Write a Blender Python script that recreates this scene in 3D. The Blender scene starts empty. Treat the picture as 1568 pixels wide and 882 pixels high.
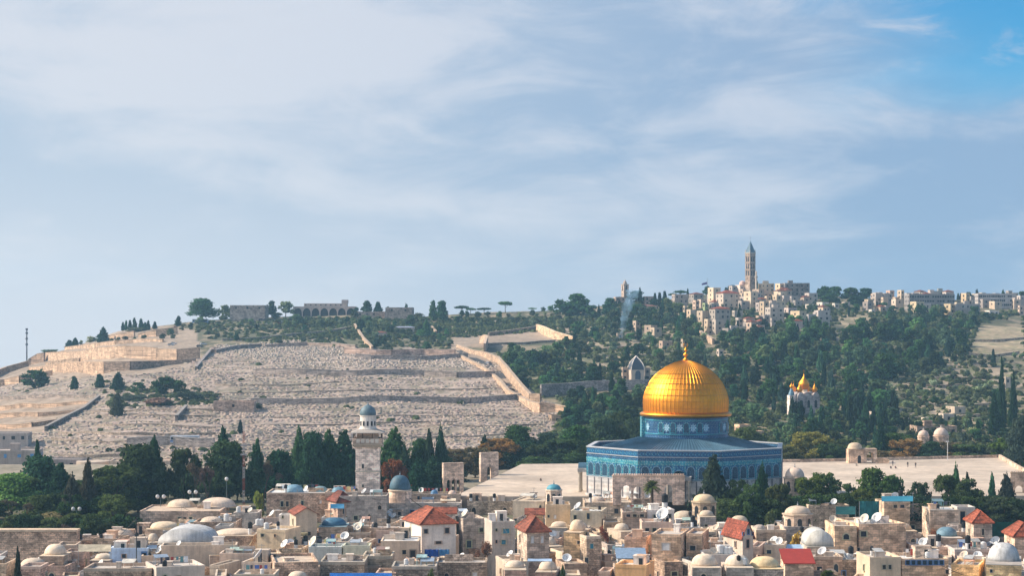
import bpy, math, random
import numpy as np
from mathutils import Vector, Matrix, noise as mnoise
R = math.radians
SC = bpy.context.scene
COL = SC.collection
rnd = random.Random(7)
F, CX, HY, CAMZ = 3000.0, 784.0, 497.0, 43.0   # focal length in photo pixels, centre column, eye level row, eye height

# ------------------------------------------------------------------ camera, sky, sun, exposure
cam = bpy.data.cameras.new('camera')
co = bpy.data.objects.new('camera', cam); COL.objects.link(co)
co.location = (0, 0, CAMZ); co.rotation_euler = (R(90), 0, 0)
cam.sensor_width = 36.0; cam.lens = 36.0 * F / 1568.0
cam.shift_y = (HY - 441.0) / 1568.0
cam.clip_start = 1.0; cam.clip_end = 20000
SC.camera = co

SUN_EL, SUN_AZ = 36.0, 81.0       # azimuth measured from +Y towards -X
w = bpy.data.worlds.new('World'); SC.world = w; w.use_nodes = True
nt = w.node_tree; nt.nodes.clear()
def N(t, **k):
    n = nt.nodes.new(t)
    for a, b in k.items(): setattr(n, a, b)
    return n
def mth(op, a, b=None, c=None, clamp=False):
    n = nt.nodes.new('ShaderNodeMath'); n.operation = op; n.use_clamp = clamp
    for i, v in enumerate((a, b, c)):
        if v is None: continue
        if isinstance(v, (int, float)): n.inputs[i].default_value = v
        else: nt.links.new(v, n.inputs[i])
    return n.outputs[0]
def mixc(f, a, b):
    n = nt.nodes.new('ShaderNodeMix'); n.data_type = 'RGBA'
    for v, s in ((f, n.inputs[0]), (a, n.inputs[6]), (b, n.inputs[7])):
        if isinstance(v, (int, float)): s.default_value = v
        elif isinstance(v, tuple): s.default_value = (*v, 1)
        else: nt.links.new(v, s)
    return n.outputs[2]
tc = N('ShaderNodeTexCoord')
sep = N('ShaderNodeSeparateXYZ'); nt.links.new(tc.outputs['Generated'], sep.inputs[0])
X, Yd, Z = sep.outputs
zc = mth('MAXIMUM', Z, 0.012)
cmb = N('ShaderNodeCombineXYZ')
nt.links.new(X, cmb.inputs[0]); nt.links.new(Yd, cmb.inputs[1]); nt.links.new(zc, cmb.inputs[2])
sky = N('ShaderNodeTexSky'); sky.sky_type = 'NISHITA'; sky.sun_disc = False
sky.sun_elevation = R(SUN_EL); sky.sun_rotation = R(-SUN_AZ)
sky.altitude = 800; sky.air_density = 1.0; sky.dust_density = 0.6; sky.ozone_density = 2.0
nt.links.new(cmb.outputs[0], sky.inputs[0])
# clouds: thin layered sheets, drawn over the direction of the sky
def noise(vec, scale, detail=5, rough=.55, dist=0.0, off=(0, 0, 0), stretch=(1, 1, 1), rot=0.0):
    mp = N('ShaderNodeMapping'); mp.inputs['Location'].default_value = off; mp.inputs['Scale'].default_value = stretch
    mp.inputs['Rotation'].default_value = (0, rot, 0)
    nt.links.new(vec, mp.inputs[0])
    n = N('ShaderNodeTexNoise'); n.inputs['Scale'].default_value = scale; n.inputs['Detail'].default_value = detail
    n.inputs['Roughness'].default_value = rough; n.inputs['Distortion'].default_value = dist
    nt.links.new(mp.outputs[0], n.inputs['Vector']); return n.outputs[0]
def ramp(v, a, b):
    n = nt.nodes.new('ShaderNodeMapRange'); n.interpolation_type = 'SMOOTHSTEP'
    nt.links.new(v, n.inputs[0]); n.inputs[1].default_value = a; n.inputs[2].default_value = b
    return n.outputs[0]
g = tc.outputs['Generated']
n1 = noise(g, 5.0, 7, .55, .4, (3.1, 0, 1.7), (1.0, 1.0, 3.4), R(9))
n2 = noise(g, 13.0, 6, .6, .6, (0.4, 0, 5.2), (1.0, 1.0, 3.0), R(-6))
n3 = noise(g, 2.6, 4, .5, .0, (7.3, 1, 0.9), (1.0, 1.0, 3.2), R(14))
nn = mth('ADD', mth('MULTIPLY', n1, .45), mth('ADD', mth('MULTIPLY', n2, .3), mth('MULTIPLY', n3, .25)))
white = ramp(nn, .43, .60)
# the cover is thin towards the clear patch of blue, high on one side
clear = mth('MULTIPLY', ramp(mth('ADD', mth('ADD', X, mth('MULTIPLY', Z, 1.1)), mth('MULTIPLY', mth('SUBTRACT', n1, .5), .22)), .255, .41), ramp(Z, .07, .14))
cover = mth('SUBTRACT', mth('SUBTRACT', .93, mth('MULTIPLY', ramp(Z, .25, .7), .25)), mth('MULTIPLY', clear, mth('SUBTRACT', .9, mth('MULTIPLY', ramp(n2, .46, .68), .75))), clamp=True)
leftw = ramp(X, .22, -.26)        # paler, hazier air on the sun's side
grey = mixc(leftw, (2.0, 2.85, 4.1), (3.45, 4.0, 4.75))
wht = mixc(leftw, (3.9, 4.25, 4.95), (4.7, 4.85, 5.25))
low = ramp(Z, .10, -.012)
cl = mixc(white, grey, wht)
cl = mixc(mth('MULTIPLY', low, mth('ADD', mth('MULTIPLY', leftw, .8), .08)), cl, (5.3, 5.2, 5.5))
skyt = N('ShaderNodeMix'); skyt.data_type = 'RGBA'; skyt.blend_type = 'MULTIPLY'; skyt.inputs[0].default_value = 1.0
nt.links.new(sky.outputs[0], skyt.inputs[6]); skyt.inputs[7].default_value = (.20, .64, .86, 1)
cl = mixc(ramp(Z, .2, .5), cl, (14.0, 14.3, 15.0))      # unseen cloud overhead, brightened to add soft fill in the shade
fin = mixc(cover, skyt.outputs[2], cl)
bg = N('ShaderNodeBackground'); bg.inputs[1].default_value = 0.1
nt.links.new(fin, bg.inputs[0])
out = N('ShaderNodeOutputWorld'); nt.links.new(bg.outputs[0], out.inputs[0])

sd = bpy.data.lights.new('sun', 'SUN'); so = bpy.data.objects.new('sun', sd); COL.objects.link(so)
sd.energy = 4.25; sd.angle = R(0.55); sd.color = (1.0, .86, .70)
ce = math.cos(R(SUN_EL))
sdir = Vector((-math.sin(R(SUN_AZ)) * ce, math.cos(R(SUN_AZ)) * ce, math.sin(R(SUN_EL))))
so.rotation_euler = (-sdir).to_track_quat('-Z', 'Y').to_euler()
SC.view_settings.view_transform = 'Standard'; SC.view_settings.look = 'None'
SC.view_settings.exposure = 0.66; SC.view_settings.gamma = 1.0; SC.view_settings.use_curve_mapping = False
SC.cycles.max_bounces = 5; SC.cycles.diffuse_bounces = 3; SC.cycles.glossy_bounces = 2; SC.cycles.transmission_bounces = 2
SC.cycles.transparent_max_bounces = 6; SC.cycles.volume_bounces = 0
SC.cycles.use_denoising = True

# ------------------------------------------------------------------ materials
MATS = {}
def M(name, col, rough=.85, metal=0.0, var=.25, scale=.6, bump=0.0, brick=None, tint=False, streak=0.0, attr=None, fine=0.0, flat=False):
    """Principled surface: base colour varied by two noises, optional courses of stone, stains, tint by the object's own colour."""
    m = bpy.data.materials.new(name); m.use_nodes = True; t = m.node_tree; L = t.links
    b = t.nodes['Principled BSDF']; b.inputs['Roughness'].default_value = rough; b.inputs['Metallic'].default_value = metal
    if 'Specular IOR Level' in b.inputs and metal == 0: b.inputs['Specular IOR Level'].default_value = .25
    tcn = t.nodes.new('ShaderNodeTexCoord'); vec = tcn.outputs['Object']
    def mul(a, bb, f=1.0):
        n = t.nodes.new('ShaderNodeMix'); n.data_type = 'RGBA'; n.blend_type = 'MULTIPLY'; n.inputs[0].default_value = f
        L.new(a, n.inputs[6]); L.new(bb, n.inputs[7]); return n.outputs[2]
    def nz(sc, det, v=None):
        n = t.nodes.new('ShaderNodeTexNoise'); n.inputs['Scale'].default_value = sc; n.inputs['Detail'].default_value = det
        n.inputs['Roughness'].default_value = .62
        L.new(v if v is not None else vec, n.inputs['Vector']); return n.outputs[0]
    def rmp(v, lo, hi, a=.3, z=.7):
        n = t.nodes.new('ShaderNodeMapRange'); L.new(v, n.inputs[0]); n.inputs[1].default_value = a; n.inputs[2].default_value = z
        n.inputs[3].default_value = lo; n.inputs[4].default_value = hi; return n.outputs[0]
    rgb = t.nodes.new('ShaderNodeRGB'); rgb.outputs[0].default_value = (*col, 1); c = rgb.outputs[0]
    if attr:
        at = t.nodes.new('ShaderNodeAttribute'); at.attribute_name = attr; c = mul(c, at.outputs['Color'])
    if tint:
        oi = t.nodes.new('ShaderNodeObjectInfo'); c = mul(c, oi.outputs['Color'])
    nv = nz(scale, 5)
    if var: c = mul(c, rmp(nv, 1 - var, 1 + var * .6))
    if fine: c = mul(c, rmp(nz(scale * 9, 3), 1 - fine, 1 + fine * .6))
    h = nv
    if brick:
        bw, bh, dark = brick
        sp = t.nodes.new('ShaderNodeSeparateXYZ'); L.new(vec, sp.inputs[0])
        ad = t.nodes.new('ShaderNodeMath'); L.new(sp.outputs[0], ad.inputs[0]); L.new(sp.outputs[1], ad.inputs[1])
        cb = t.nodes.new('ShaderNodeCombineXYZ'); L.new(sp.outputs[0] if flat else ad.outputs[0], cb.inputs[0]); L.new(sp.outputs[1 if flat else 2], cb.inputs[1])
        br = t.nodes.new('ShaderNodeTexBrick'); L.new(cb.outputs[0], br.inputs['Vector'])
        br.inputs['Scale'].default_value = 1.0; br.inputs['Brick Width'].default_value = bw; br.inputs['Row Height'].default_value = bh
        br.inputs['Mortar Size'].default_value = .035; br.inputs['Mortar Smooth'].default_value = .4
        br.inputs['Color1'].default_value = (1.03, 1, .97, 1) if flat else (1.12, 1.06, 1.0, 1); br.inputs['Color2'].default_value = (.95, .94, .93, 1) if flat else (.78, .76, .74, 1)
        br.inputs['Mortar'].default_value = (dark, dark, dark, 1)
        c = mul(c, br.outputs[0])
        vo = t.nodes.new('ShaderNodeTexVoronoi'); vo.voronoi_dimensions = '2D'; vo.inputs['Scale'].default_value = .9 / bw
        ms = t.nodes.new('ShaderNodeMapping'); ms.inputs['Scale'].default_value = (1, 1.7, 1); L.new(cb.outputs[0], ms.inputs[0]); L.new(ms.outputs[0], vo.inputs['Vector'])
        sc_ = t.nodes.new('ShaderNodeSeparateXYZ'); L.new(vo.outputs['Color'], sc_.inputs[0]); c = mul(c, rmp(sc_.outputs[0], *((.94, 1.05) if flat else (.62, 1.28)), 0, 1))
        c = mul(c, rmp(nz(.03 if flat else .16, 6), .9 if flat else .70, 1.06, .40, .53))
    if streak:
        mp = t.nodes.new('ShaderNodeMapping'); mp.inputs['Scale'].default_value = (1.6, 1.6, .16); L.new(vec, mp.inputs[0])
        c = mul(c, rmp(nz(1.0, 4, mp.outputs[0]), 1 - streak, 1.08, .36, .56))
    L.new(c, b.inputs['Base Color'])
    if bump:
        bp = t.nodes.new('ShaderNodeBump'); bp.inputs['Strength'].default_value = bump; bp.inputs['Distance'].default_value = .15
        L.new(nz(scale * 6, 4), bp.inputs['Height']); L.new(bp.outputs[0], b.inputs['Normal'])
    MATS[name] = m; return m
def foliage(name, lo=.55, hi=1.35, sc=9.0, trans=.3):
    m = bpy.data.materials.new(name); m.use_nodes = True; t = m.node_tree; L = t.links; t.nodes.clear()
    o = t.nodes.new('ShaderNodeOutputMaterial'); d = t.nodes.new('ShaderNodeBsdfDiffuse'); tr = t.nodes.new('ShaderNodeBsdfTranslucent')
    mx = t.nodes.new('ShaderNodeMixShader'); mx.inputs[0].default_value = trans
    oi = t.nodes.new('ShaderNodeObjectInfo'); tcn = t.nodes.new('ShaderNodeTexCoord')
    n = t.nodes.new('ShaderNodeTexNoise'); n.inputs['Scale'].default_value = sc; n.inputs['Detail'].default_value = 3
    L.new(tcn.outputs['Object'], n.inputs['Vector'])
    r = t.nodes.new('ShaderNodeMapRange'); L.new(n.outputs[0], r.inputs[0]); r.inputs[1].default_value = .3; r.inputs[2].default_value = .7
    r.inputs[3].default_value = lo; r.inputs[4].default_value = hi
    k = t.nodes.new('ShaderNodeMix'); k.data_type = 'RGBA'; k.blend_type = 'MULTIPLY'; k.inputs[0].default_value = 1
    L.new(oi.outputs['Color'], k.inputs[6]); L.new(r.outputs[0], k.inputs[7])
    L.new(k.outputs[2], d.inputs[0]); L.new(k.outputs[2], tr.inputs[0])
    L.new(d.outputs[0], mx.inputs[1]); L.new(tr.outputs[0], mx.inputs[2]); L.new(mx.outputs[0], o.inputs[0])
    MATS[name] = m; return m
M('stone', (.70, .605, .53), .9, var=.26, scale=.22, bump=.5, brick=(.95, .46, .6), tint=True, streak=.10, fine=.16)
M('plaster', (.58, .52, .46), .9, var=.24, scale=.22, bump=.3, tint=True, streak=.12, fine=.12)
M('rubble', (.72, .62, .545), .95, var=.42, scale=.4, bump=.9, brick=(.75, .42, .5), tint=True, streak=.10, fine=.42)
M('roofing', (.52, .465, .405), .9, var=.3, scale=.3, bump=.3, tint=True, fine=.2)
M('white_roof', (.68, .67, .64), .8, var=.18, scale=.4, bump=.2, tint=True, fine=.12)
M('red_tile', (.33, .10, .058), .8, var=.4, scale=.5, bump=.5, brick=(.3, .42, .55), tint=True, streak=.3, fine=.35)
M('white_paint', (.66, .65, .63), .7, var=.26, scale=.35, tint=True, streak=.22, fine=.12)
M('dark_pane', (.03, .035, .042), .25, var=.3, scale=2.0, tint=True)
M('frame_stone', (.50, .44, .36), .85, var=.2, scale=1.0, tint=True)
M('black_plastic', (.015, .016, .018), .45, var=.2, scale=2.0, tint=True)
M('blue_dome', (.12, .21, .27), .55, var=.35, scale=.9, bump=.25, tint=True, fine=.2)
M('dish', (.72, .72, .70), .5, var=.15, scale=2.0, tint=True)
M('metal', (.30, .31, .32), .5, metal=.4, var=.25, scale=1.5, tint=True)
M('tarp', (.42, .42, .42), .7, var=.4, scale=.8, bump=.5, tint=True)
M('paint', (.8, .8, .8), .55, var=.15, scale=1.0, tint=True)
M('bark', (.12, .085, .06), .95, var=.35, scale=3.0, bump=.6, tint=True)
M('paving', (.56, .465, .37), .85, var=.28, scale=.05, bump=.15, fine=.2, brick=(7.0, 9.0, .9), flat=True)
M('gold', (.95, .385, .035), .48, metal=1.0, var=.16, scale=.5, bump=.1, fine=.10)
M('gold_trim', (.72, .29, .03), .42, metal=1.0, var=.2, scale=.8)
M('lead', (.075, .165, .24), .5, metal=.1, var=.35, scale=.35, bump=.1, fine=.1)
M('marble', (.66, .64, .63), .5, var=.22, scale=.5, brick=(1.4, 1.7, .82), fine=.1)
M('marble_dark', (.16, .15, .16), .5, var=.25, scale=1.0)
M('coping', (.46, .48, .50), .7, var=.15, scale=.6)
M('asphalt', (.055, .055, .058), .9, var=.2, scale=.2)
M('skin', (.35, .2, .14), .6, var=.05, tint=False)
M('cloth', (.5, .5, .5), .9, var=.15, scale=3.0, tint=True)
M('ground_mat', (1, 1, 1), .95, var=.30, scale=.045, bump=.6, attr='zone', fine=.32)
M('grave_stone', (1, 1, 1), .9, var=.12, scale=.5, attr='zone')
foliage('leaf', .5, 1.6, 7.0, .42); foliage('leaf_olive', .6, 1.4, 7.0, .3); foliage('needle', .45, 1.6, 7.0, .3)
def tiles(name, ca, cb, cc, sc):
    """Glazed tile work: small squares of three glazes set in a repeating star lattice."""
    m = bpy.data.materials.new(name); m.use_nodes = True; t = m.node_tree; L = t.links; b = t.nodes['Principled BSDF']
    b.inputs['Roughness'].default_value = .38
    tcn = t.nodes.new('ShaderNodeTexCoord'); sp = t.nodes.new('ShaderNodeSeparateXYZ'); L.new(tcn.outputs['UV'], sp.inputs[0])
    v = t.nodes.new('ShaderNodeTexVoronoi'); v.voronoi_dimensions = '2D'; v.inputs['Scale'].default_value = sc; v.inputs['Randomness'].default_value = .55
    L.new(tcn.outputs['UV'], v.inputs['Vector'])
    ck = t.nodes.new('ShaderNodeTexChecker'); ck.inputs['Scale'].default_value = sc * 1.3; L.new(tcn.outputs['UV'], ck.inputs['Vector'])
    ck.inputs[1].default_value = (*ca, 1); ck.inputs[2].default_value = (*cb, 1)
    r = t.nodes.new('ShaderNodeMapRange'); L.new(v.outputs['Distance'], r.inputs[0]); r.inputs[1].default_value = .18; r.inputs[2].default_value = .34
    k = t.nodes.new('ShaderNodeMix'); k.data_type = 'RGBA'; L.new(r.outputs[0], k.inputs[0]); k.inputs[6].default_value = (*cc, 1); L.new(ck.outputs[0], k.inputs[7])
    n = t.nodes.new('ShaderNodeTexNoise'); n.inputs['Scale'].default_value = .5; n.inputs['Detail'].default_value = 5; L.new(tcn.outputs['Object'], n.inputs['Vector'])
    r2 = t.nodes.new('ShaderNodeMapRange'); L.new(n.outputs[0], r2.inputs[0]); r2.inputs[1].default_value = .3; r2.inputs[2].default_value = .7; r2.inputs[3].default_value = .7; r2.inputs[4].default_value = 1.3
    q = t.nodes.new('ShaderNodeMix'); q.data_type = 'RGBA'; q.blend_type = 'MULTIPLY'; q.inputs[0].default_value = 1; L.new(k.outputs[2], q.inputs[6]); L.new(r2.outputs[0], q.inputs[7])
    L.new(q.outputs[2], b.inputs['Base Color']); MATS[name] = m
tiles('tile_blue', (.012, .13, .28), (.010, .085, .21), (.09, .30, .40), 1.6)
tiles('tile_dark', (.008, .065, .17), (.012, .095, .21), (.12, .22, .30), 2.2)
tiles('tile_turq', (.025, .22, .31), (.05, .30, .38), (.24, .42, .42), 1.5)
tiles('tile_pane', (.010, .055, .11), (.010, .04, .09), (.04, .14, .20), 2.4)

# ------------------------------------------------------------------ mesh helpers
class MB:
    def __init__(s): s.v = []; s.f = []
    def quadv(s, *p):
        i = len(s.v); s.v += [tuple(q) for q in p]; s.f.append(tuple(range(i, i + len(p)))); return s
    def box(s, x0, x1, y0, y1, z0, z1, bottom=True):
        i = len(s.v); s.v += [(x0, y0, z0), (x1, y0, z0), (x1, y1, z0), (x0, y1, z0), (x0, y0, z1), (x1, y0, z1), (x1, y1, z1), (x0, y1, z1)]
        s.f += [(i, i+1, i+5, i+4), (i+1, i+2, i+6, i+5), (i+2, i+3, i+7, i+6), (i+3, i, i+4, i+7), (i+4, i+5, i+6, i+7)]
        if bottom: s.f.append((i+3, i+2, i+1, i))
        return s
    def prism(s, poly, z0, z1, cap=True):
        i = len(s.v); n = len(poly)
        s.v += [(x, y, z0) for x, y in poly] + [(x, y, z1) for x, y in poly]
        s.f += [(i + k, i + (k + 1) % n, i + n + (k + 1) % n, i + n + k) for k in range(n)]
        if cap: s.f += [tuple(range(i + n, i + 2 * n)), tuple(range(i + n - 1, i - 1, -1))]
        return s
    def plate(s, poly, y0, y1):
        """outline poly in (x, z), between two depths y0 (front) and y1"""
        i = len(s.v); n = len(poly)
        s.v += [(x, y0, z) for x, z in poly] + [(x, y1, z) for x, z in poly]
        s.f += [tuple(range(i, i + n)), tuple(range(i + 2 * n - 1, i + n - 1, -1))]
        s.f += [(i + (k + 1) % n, i + k, i + n + k, i + n + (k + 1) % n) for k in range(n)]
        return s
    def lathe(s, prof, seg=24, cx=0, cy=0, a0=0.0, rmod=None):
        i = len(s.v); m = len(prof)
        for r, z in prof:
            for k in range(seg):
                a = a0 + 2 * math.pi * k / seg; rr = r * (rmod(k, r) if rmod else 1)
                s.v.append((cx + rr * math.cos(a), cy + rr * math.sin(a), z))
        for j in range(m - 1):
            for k in range(seg):
                p, q = i + j * seg + k, i + j * seg + (k + 1) % seg
                s.f.append((p, q, q + seg, p + seg))
        if prof[0][0] > 1e-6: s.f.append(tuple(i + k for k in range(seg - 1, -1, -1)))
        if prof[-1][0] > 1e-6: s.f.append(tuple(i + (m - 1) * seg + k for k in range(seg)))
        return s
    def tube(s, pts, rad, seg=6):
        pts = [Vector(p) for p in pts]; i = len(s.v); n = len(pts)
        for j, p in enumerate(pts):
            d = (pts[min(j + 1, n - 1)] - pts[max(j - 1, 0)]).normalized()
            u = d.cross(Vector((0, 0, 1)) if abs(d.z) < .9 else Vector((1, 0, 0))).normalized(); v = d.cross(u)
            r = rad[j] if isinstance(rad, (list, tuple)) else rad
            for k in range(seg):
                a = 2 * math.pi * k / seg; s.v.append(tuple(p + u * math.cos(a) * r + v * math.sin(a) * r))
        for j in range(n - 1):
            for k in range(seg):
                a, b = i + j * seg + k, i + j * seg + (k + 1) % seg
                s.f.append((a, a + seg, b + seg, b))
        s.f.append(tuple(i + k for k in range(seg))); s.f.append(tuple(i + (n - 1) * seg + k for k in range(seg - 1, -1, -1)))
        return s
    def mesh(s, name, mat, smooth=False):
        me = bpy.data.meshes.new(name); me.from_pydata(s.v, [], s.f); me.update()
        if mat: me.materials.append(MATS[mat] if isinstance(mat, str) else mat)
        if smooth: me.polygons.foreach_set('use_smooth', [True] * len(me.polygons))
        return me
    def obj(s, name, mat, parent=None, smooth=False, color=None, loc=None):
        return link(name, s.mesh(name, mat, smooth), parent, color, loc)
def link(name, me, parent=None, color=None, loc=None, scale=None, rotz=None):
    o = bpy.data.objects.new(name, me); COL.objects.link(o)
    if parent is not None: o.parent = parent
    if color: o.color = (*color, 1)
    if loc is not None: o.location = loc
    if scale is not None: o.scale = scale
    if rotz is not None: o.rotation_euler = (0, 0, rotz)
    return o
def uv_by_wall(o, sx=1.0, sz=1.0, off=0.0):
    """UV: run along the wall, height"""
    me = o.data; u = me.uv_layers.new(name='UVMap')
    for p in me.polygons:
        n = p.normal; t = Vector((-n.y, n.x, 0)); t = t.normalized() if t.length > 1e-3 else Vector((1, 0, 0))
        for li in p.loop_indices:
            c = me.vertices[me.loops[li].vertex_index].co
            u.data[li].uv = (c.dot(t) * sx + off, (c.z if abs(n.z) < .8 else c.dot(Vector((0, 1, 0)))) * sz)
def fast_mesh(name, verts, faces4, mat, colors=None, smooth=False):
    """big quad mesh from arrays; colors: one per vertex -> attribute zone"""
    me = bpy.data.meshes.new(name); nv, nf = len(verts), len(faces4)
    me.vertices.add(nv); me.vertices.foreach_set('co', np.asarray(verts, dtype=np.float32).ravel())
    me.loops.add(nf * 4); me.loops.foreach_set('vertex_index', np.asarray(faces4, dtype=np.int32).ravel())
    me.polygons.add(nf); me.polygons.foreach_set('loop_start', np.arange(0, nf * 4, 4, dtype=np.int32))
    me.update(calc_edges=True)
    if colors is not None:
        a = me.color_attributes.new('zone', 'FLOAT_COLOR', 'POINT')
        c = np.ones((nv, 4), dtype=np.float32); c[:, :3] = colors; a.data.foreach_set('color', c.ravel())
    if smooth: me.polygons.foreach_set('use_smooth', np.ones(nf, dtype=bool))
    if mat: me.materials.append(MATS[mat])
    me.validate(); return me
AUTO = []            # (object, base label): labels made unique at the end
def tag(o, label, cat, group=None, auto=False):
    o['category'] = cat
    if label: o['label'] = label
    if group: o['group'] = group
    if auto: AUTO.append((o, label))
    return o
def thing(name, loc, label=None, cat=None, group=None, rotz=0.0, auto=False):
    o = bpy.data.objects.new(name, None); COL.objects.link(o); o.location = loc; o.rotation_euler = (0, 0, rotz)
    o.empty_display_size = .5
    if cat: tag(o, label, cat, group, auto)
    return o

# ------------------------------------------------------------------ the lie of the land
RX = [-600, 0, 60, 130, 180, 240, 300, 350, 420, 500, 560, 640, 700, 760, 820, 860, 900, 950, 1000, 1050, 1100, 1150, 1200, 1250, 1300, 1350, 1400, 1450, 1500, 1568, 2200]
RY = [640, 566, 549, 526, 508, 500, 492, 488, 486, 484, 482, 486, 481, 478, 477, 475, 471, 465, 463, 454, 449, 446, 449, 452, 455, 457, 457, 459, 459, 462, 470]
YB, YR, PB = 700.0, 1500.0, 730.0
def ridge(px): return np.interp(px, RX, RY)
_rs = np.random.RandomState(5); _tab = _rs.rand(256, 256)
def vnoise(x, y):
    x = np.asarray(x, dtype=float); y = np.asarray(y, dtype=float)
    xi = np.floor(x).astype(int); yi = np.floor(y).astype(int); fx = x - xi; fy = y - yi
    fx = fx * fx * (3 - 2 * fx); fy = fy * fy * (3 - 2 * fy)
    a = _tab[xi & 255, yi & 255]; b = _tab[(xi + 1) & 255, yi & 255]; c = _tab[xi & 255, (yi + 1) & 255]; d = _tab[(xi + 1) & 255, (yi + 1) & 255]
    return (a * (1 - fx) + b * fx) * (1 - fy) + (c * (1 - fx) + d * fx) * fy
def fbm(x, y, o=4):
    t = 0; a = .5
    for k in range(o): t = t + a * vnoise(x * 2 ** k + 17 * k, y * 2 ** k + 5 * k); a *= .5
    return t / (1 - .5 ** o)
def sstep(v, a, b):
    t = np.clip((v - a) / (b - a), 0, 1); return t * t * (3 - 2 * t)
def T(x, Y):
    """height of the ground"""
    x = np.asarray(x, dtype=float); Y = np.asarray(Y, dtype=float)
    px = CX + F * x / np.maximum(Y, 60)
    near = -10 + 6 * sstep(Y, 415, 455) - 7.4 * sstep(Y, 655, 700)
    Yh = np.clip(Y, YB, YR)
    s = (1 / YB - 1 / Yh) / (1 / YB - 1 / YR)
    py = PB - s * (PB - ridge(px))
    hill = CAMZ - (py - HY) * Yh / F
    hill = hill + (fbm(x / 60, Y / 60) - .5) * 5.0 * sstep(Y, 720, 820) * (1 - sstep(Y, 1420, 1500)) + (fbm(x / 9 + 40, Y / 9, 3) - .5) * 1.0
    fall = np.maximum(Y - YR, 0); hill = hill - 0.00012 * np.minimum(fall, 400) ** 2 - .1 * np.maximum(fall - 300, 0)
    k = sstep(Y, 690, 705)
    return np.maximum(near * (1 - k) + hill * k, -72)
def gz(x, Y): return float(T(x, Y))
def hp(px, py):
    """the hillside point seen at that place of the view"""
    s = (PB - py) / (PB - float(ridge(px))); s = min(max(s, 0.0), 1.0)
    Y = 1 / (1 / YB - s * (1 / YB - 1 / YR)); x = (px - CX) / F * Y
    return Vector((x, Y, gz(x, Y)))
def at(px, py, Y): return Vector(((px - CX) / F * Y, Y, CAMZ - (py - HY) * Y / F))
def inpoly(px, py, poly):
    c = np.zeros(np.shape(px), dtype=bool); n = len(poly)
    for i in range(n):
        x0, y0 = poly[i]; x1, y1 = poly[(i + 1) % n]
        if y0 == y1: continue
        c ^= ((y0 > py) != (y1 > py)) & (px < (x1 - x0) * (py - y0) / (y1 - y0) + x0)
    return c
CEM = [(-300, 590), (0, 575), (90, 565), (240, 565), (310, 545), (330, 528), (470, 522), (560, 532), (700, 535), (765, 570), (800, 605), (880, 625), (860, 665), (700, 720), (-300, 720)]
TAN_ = [[(-200, 575), (60, 552), (110, 528), (180, 506), (245, 498), (300, 505), (310, 550), (240, 572), (-200, 600)],
        [(690, 512), (745, 508), (745, 532), (690, 532)], [(745, 505), (880, 500), (880, 518), (745, 532)],
        [(690, 530), (745, 540), (800, 590), (835, 612), (800, 612), (745, 575)], [(-200, 608), (150, 612), (60, 668), (-200, 660)]]
FIELD = [[(1475, 503), (1700, 495), (1700, 545), (1500, 545)], [(1285, 480), (1345, 478), (1350, 510), (1300, 515)]]
GROVE = [[(1400, 560), (1480, 545), (1560, 560), (1560, 660), (1330, 660), (1340, 600)], [(880, 520), (1010, 515), (1010, 580), (800, 585), (800, 545)], [(1260, 560), (1340, 565), (1330, 600), (1260, 590)]]
def zone_colour(px, py, x, Y):
    wx = px + (fbm(x / 22, Y / 40) - .5) * 36; wy = py + (fbm(x / 22 + 9, Y / 40 + 4) - .5) * 14
    n = fbm(x / 7, Y / 16 + 3); n2 = fbm(x / 2.2 + 3, Y / 5, 3)
    c = np.zeros(np.shape(px) + (3,))
    c[:] = (.115, .112, .062)
    dry = sstep(n, .5, .62)[..., None]; c = c * (1 - dry) + np.array((.27, .215, .14)) * dry
    def put(mask, col, col2=None, t=None):
        nonlocal c
        col = np.array(col)
        k = col if col2 is None else col * (1 - t[..., None]) + np.array(col2) * t[..., None]
        c = np.where(mask[..., None], k, c)
    put(inpoly(wx, wy, CEM), (.385, .305, .25), (.235, .20, .145), sstep(n * .6 + n2 * .4 + (fbm(x / 40, Y / 70) - .5) * .4, .46, .62))
    for p in TAN_: put(inpoly(px + (n - .5) * 10, py + (n2 - .5) * 4, p), (.40, .31, .235), (.29, .225, .165), n2)
    for p in FIELD: put(inpoly(wx, wy, p), (.37, .29, .185), (.25, .225, .13), sstep(n2 * .5 + n * .5, .45, .6))
    for p in GROVE: put(inpoly(wx, wy, p), (.34, .27, .19), (.15, .15, .08), sstep(n, .38, .56))
    nearm = Y < 700
    put(nearm, (.16, .145, .095), (.10, .105, .06), n); put(nearm & (Y > 555), (.36, .30, .225), (.24, .215, .15), n2)
    return c
def build_ground():
    pxs = np.arange(-560, 2140, 4.0)
    Ys = np.concatenate([np.linspace(-50, 640, 60), np.linspace(650, 698, 12), 1 / np.linspace(1 / 700, 1 / 1500, 230), np.linspace(1512, 1900, 30), np.linspace(1930, 2600, 16)])
    PX, YY = np.meshgrid(pxs, Ys)
    XX = np.where(YY < 640, (PX - CX) / F * np.maximum(640, YY), (PX - CX) / F * YY)
    ZZ = T(XX, YY)
    PY = HY + (CAMZ - ZZ) * F / np.maximum(YY, 60)
    colr = zone_colour(CX + F * XX / np.maximum(YY, 60), PY, XX, YY)
    nr, nc = PX.shape
    idx = np.arange(nr * nc).reshape(nr, nc)
    q = np.stack([idx[:-1, :-1], idx[:-1, 1:], idx[1:, 1:], idx[1:, :-1]], -1).reshape(-1, 4)
    v = np.stack([XX, YY, ZZ], -1).reshape(-1, 3)
    o = link('ground', fast_mesh('ground', v, q, 'ground_mat', colr.reshape(-1, 3), True)); o['kind'] = 'structure'
build_ground()
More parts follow.
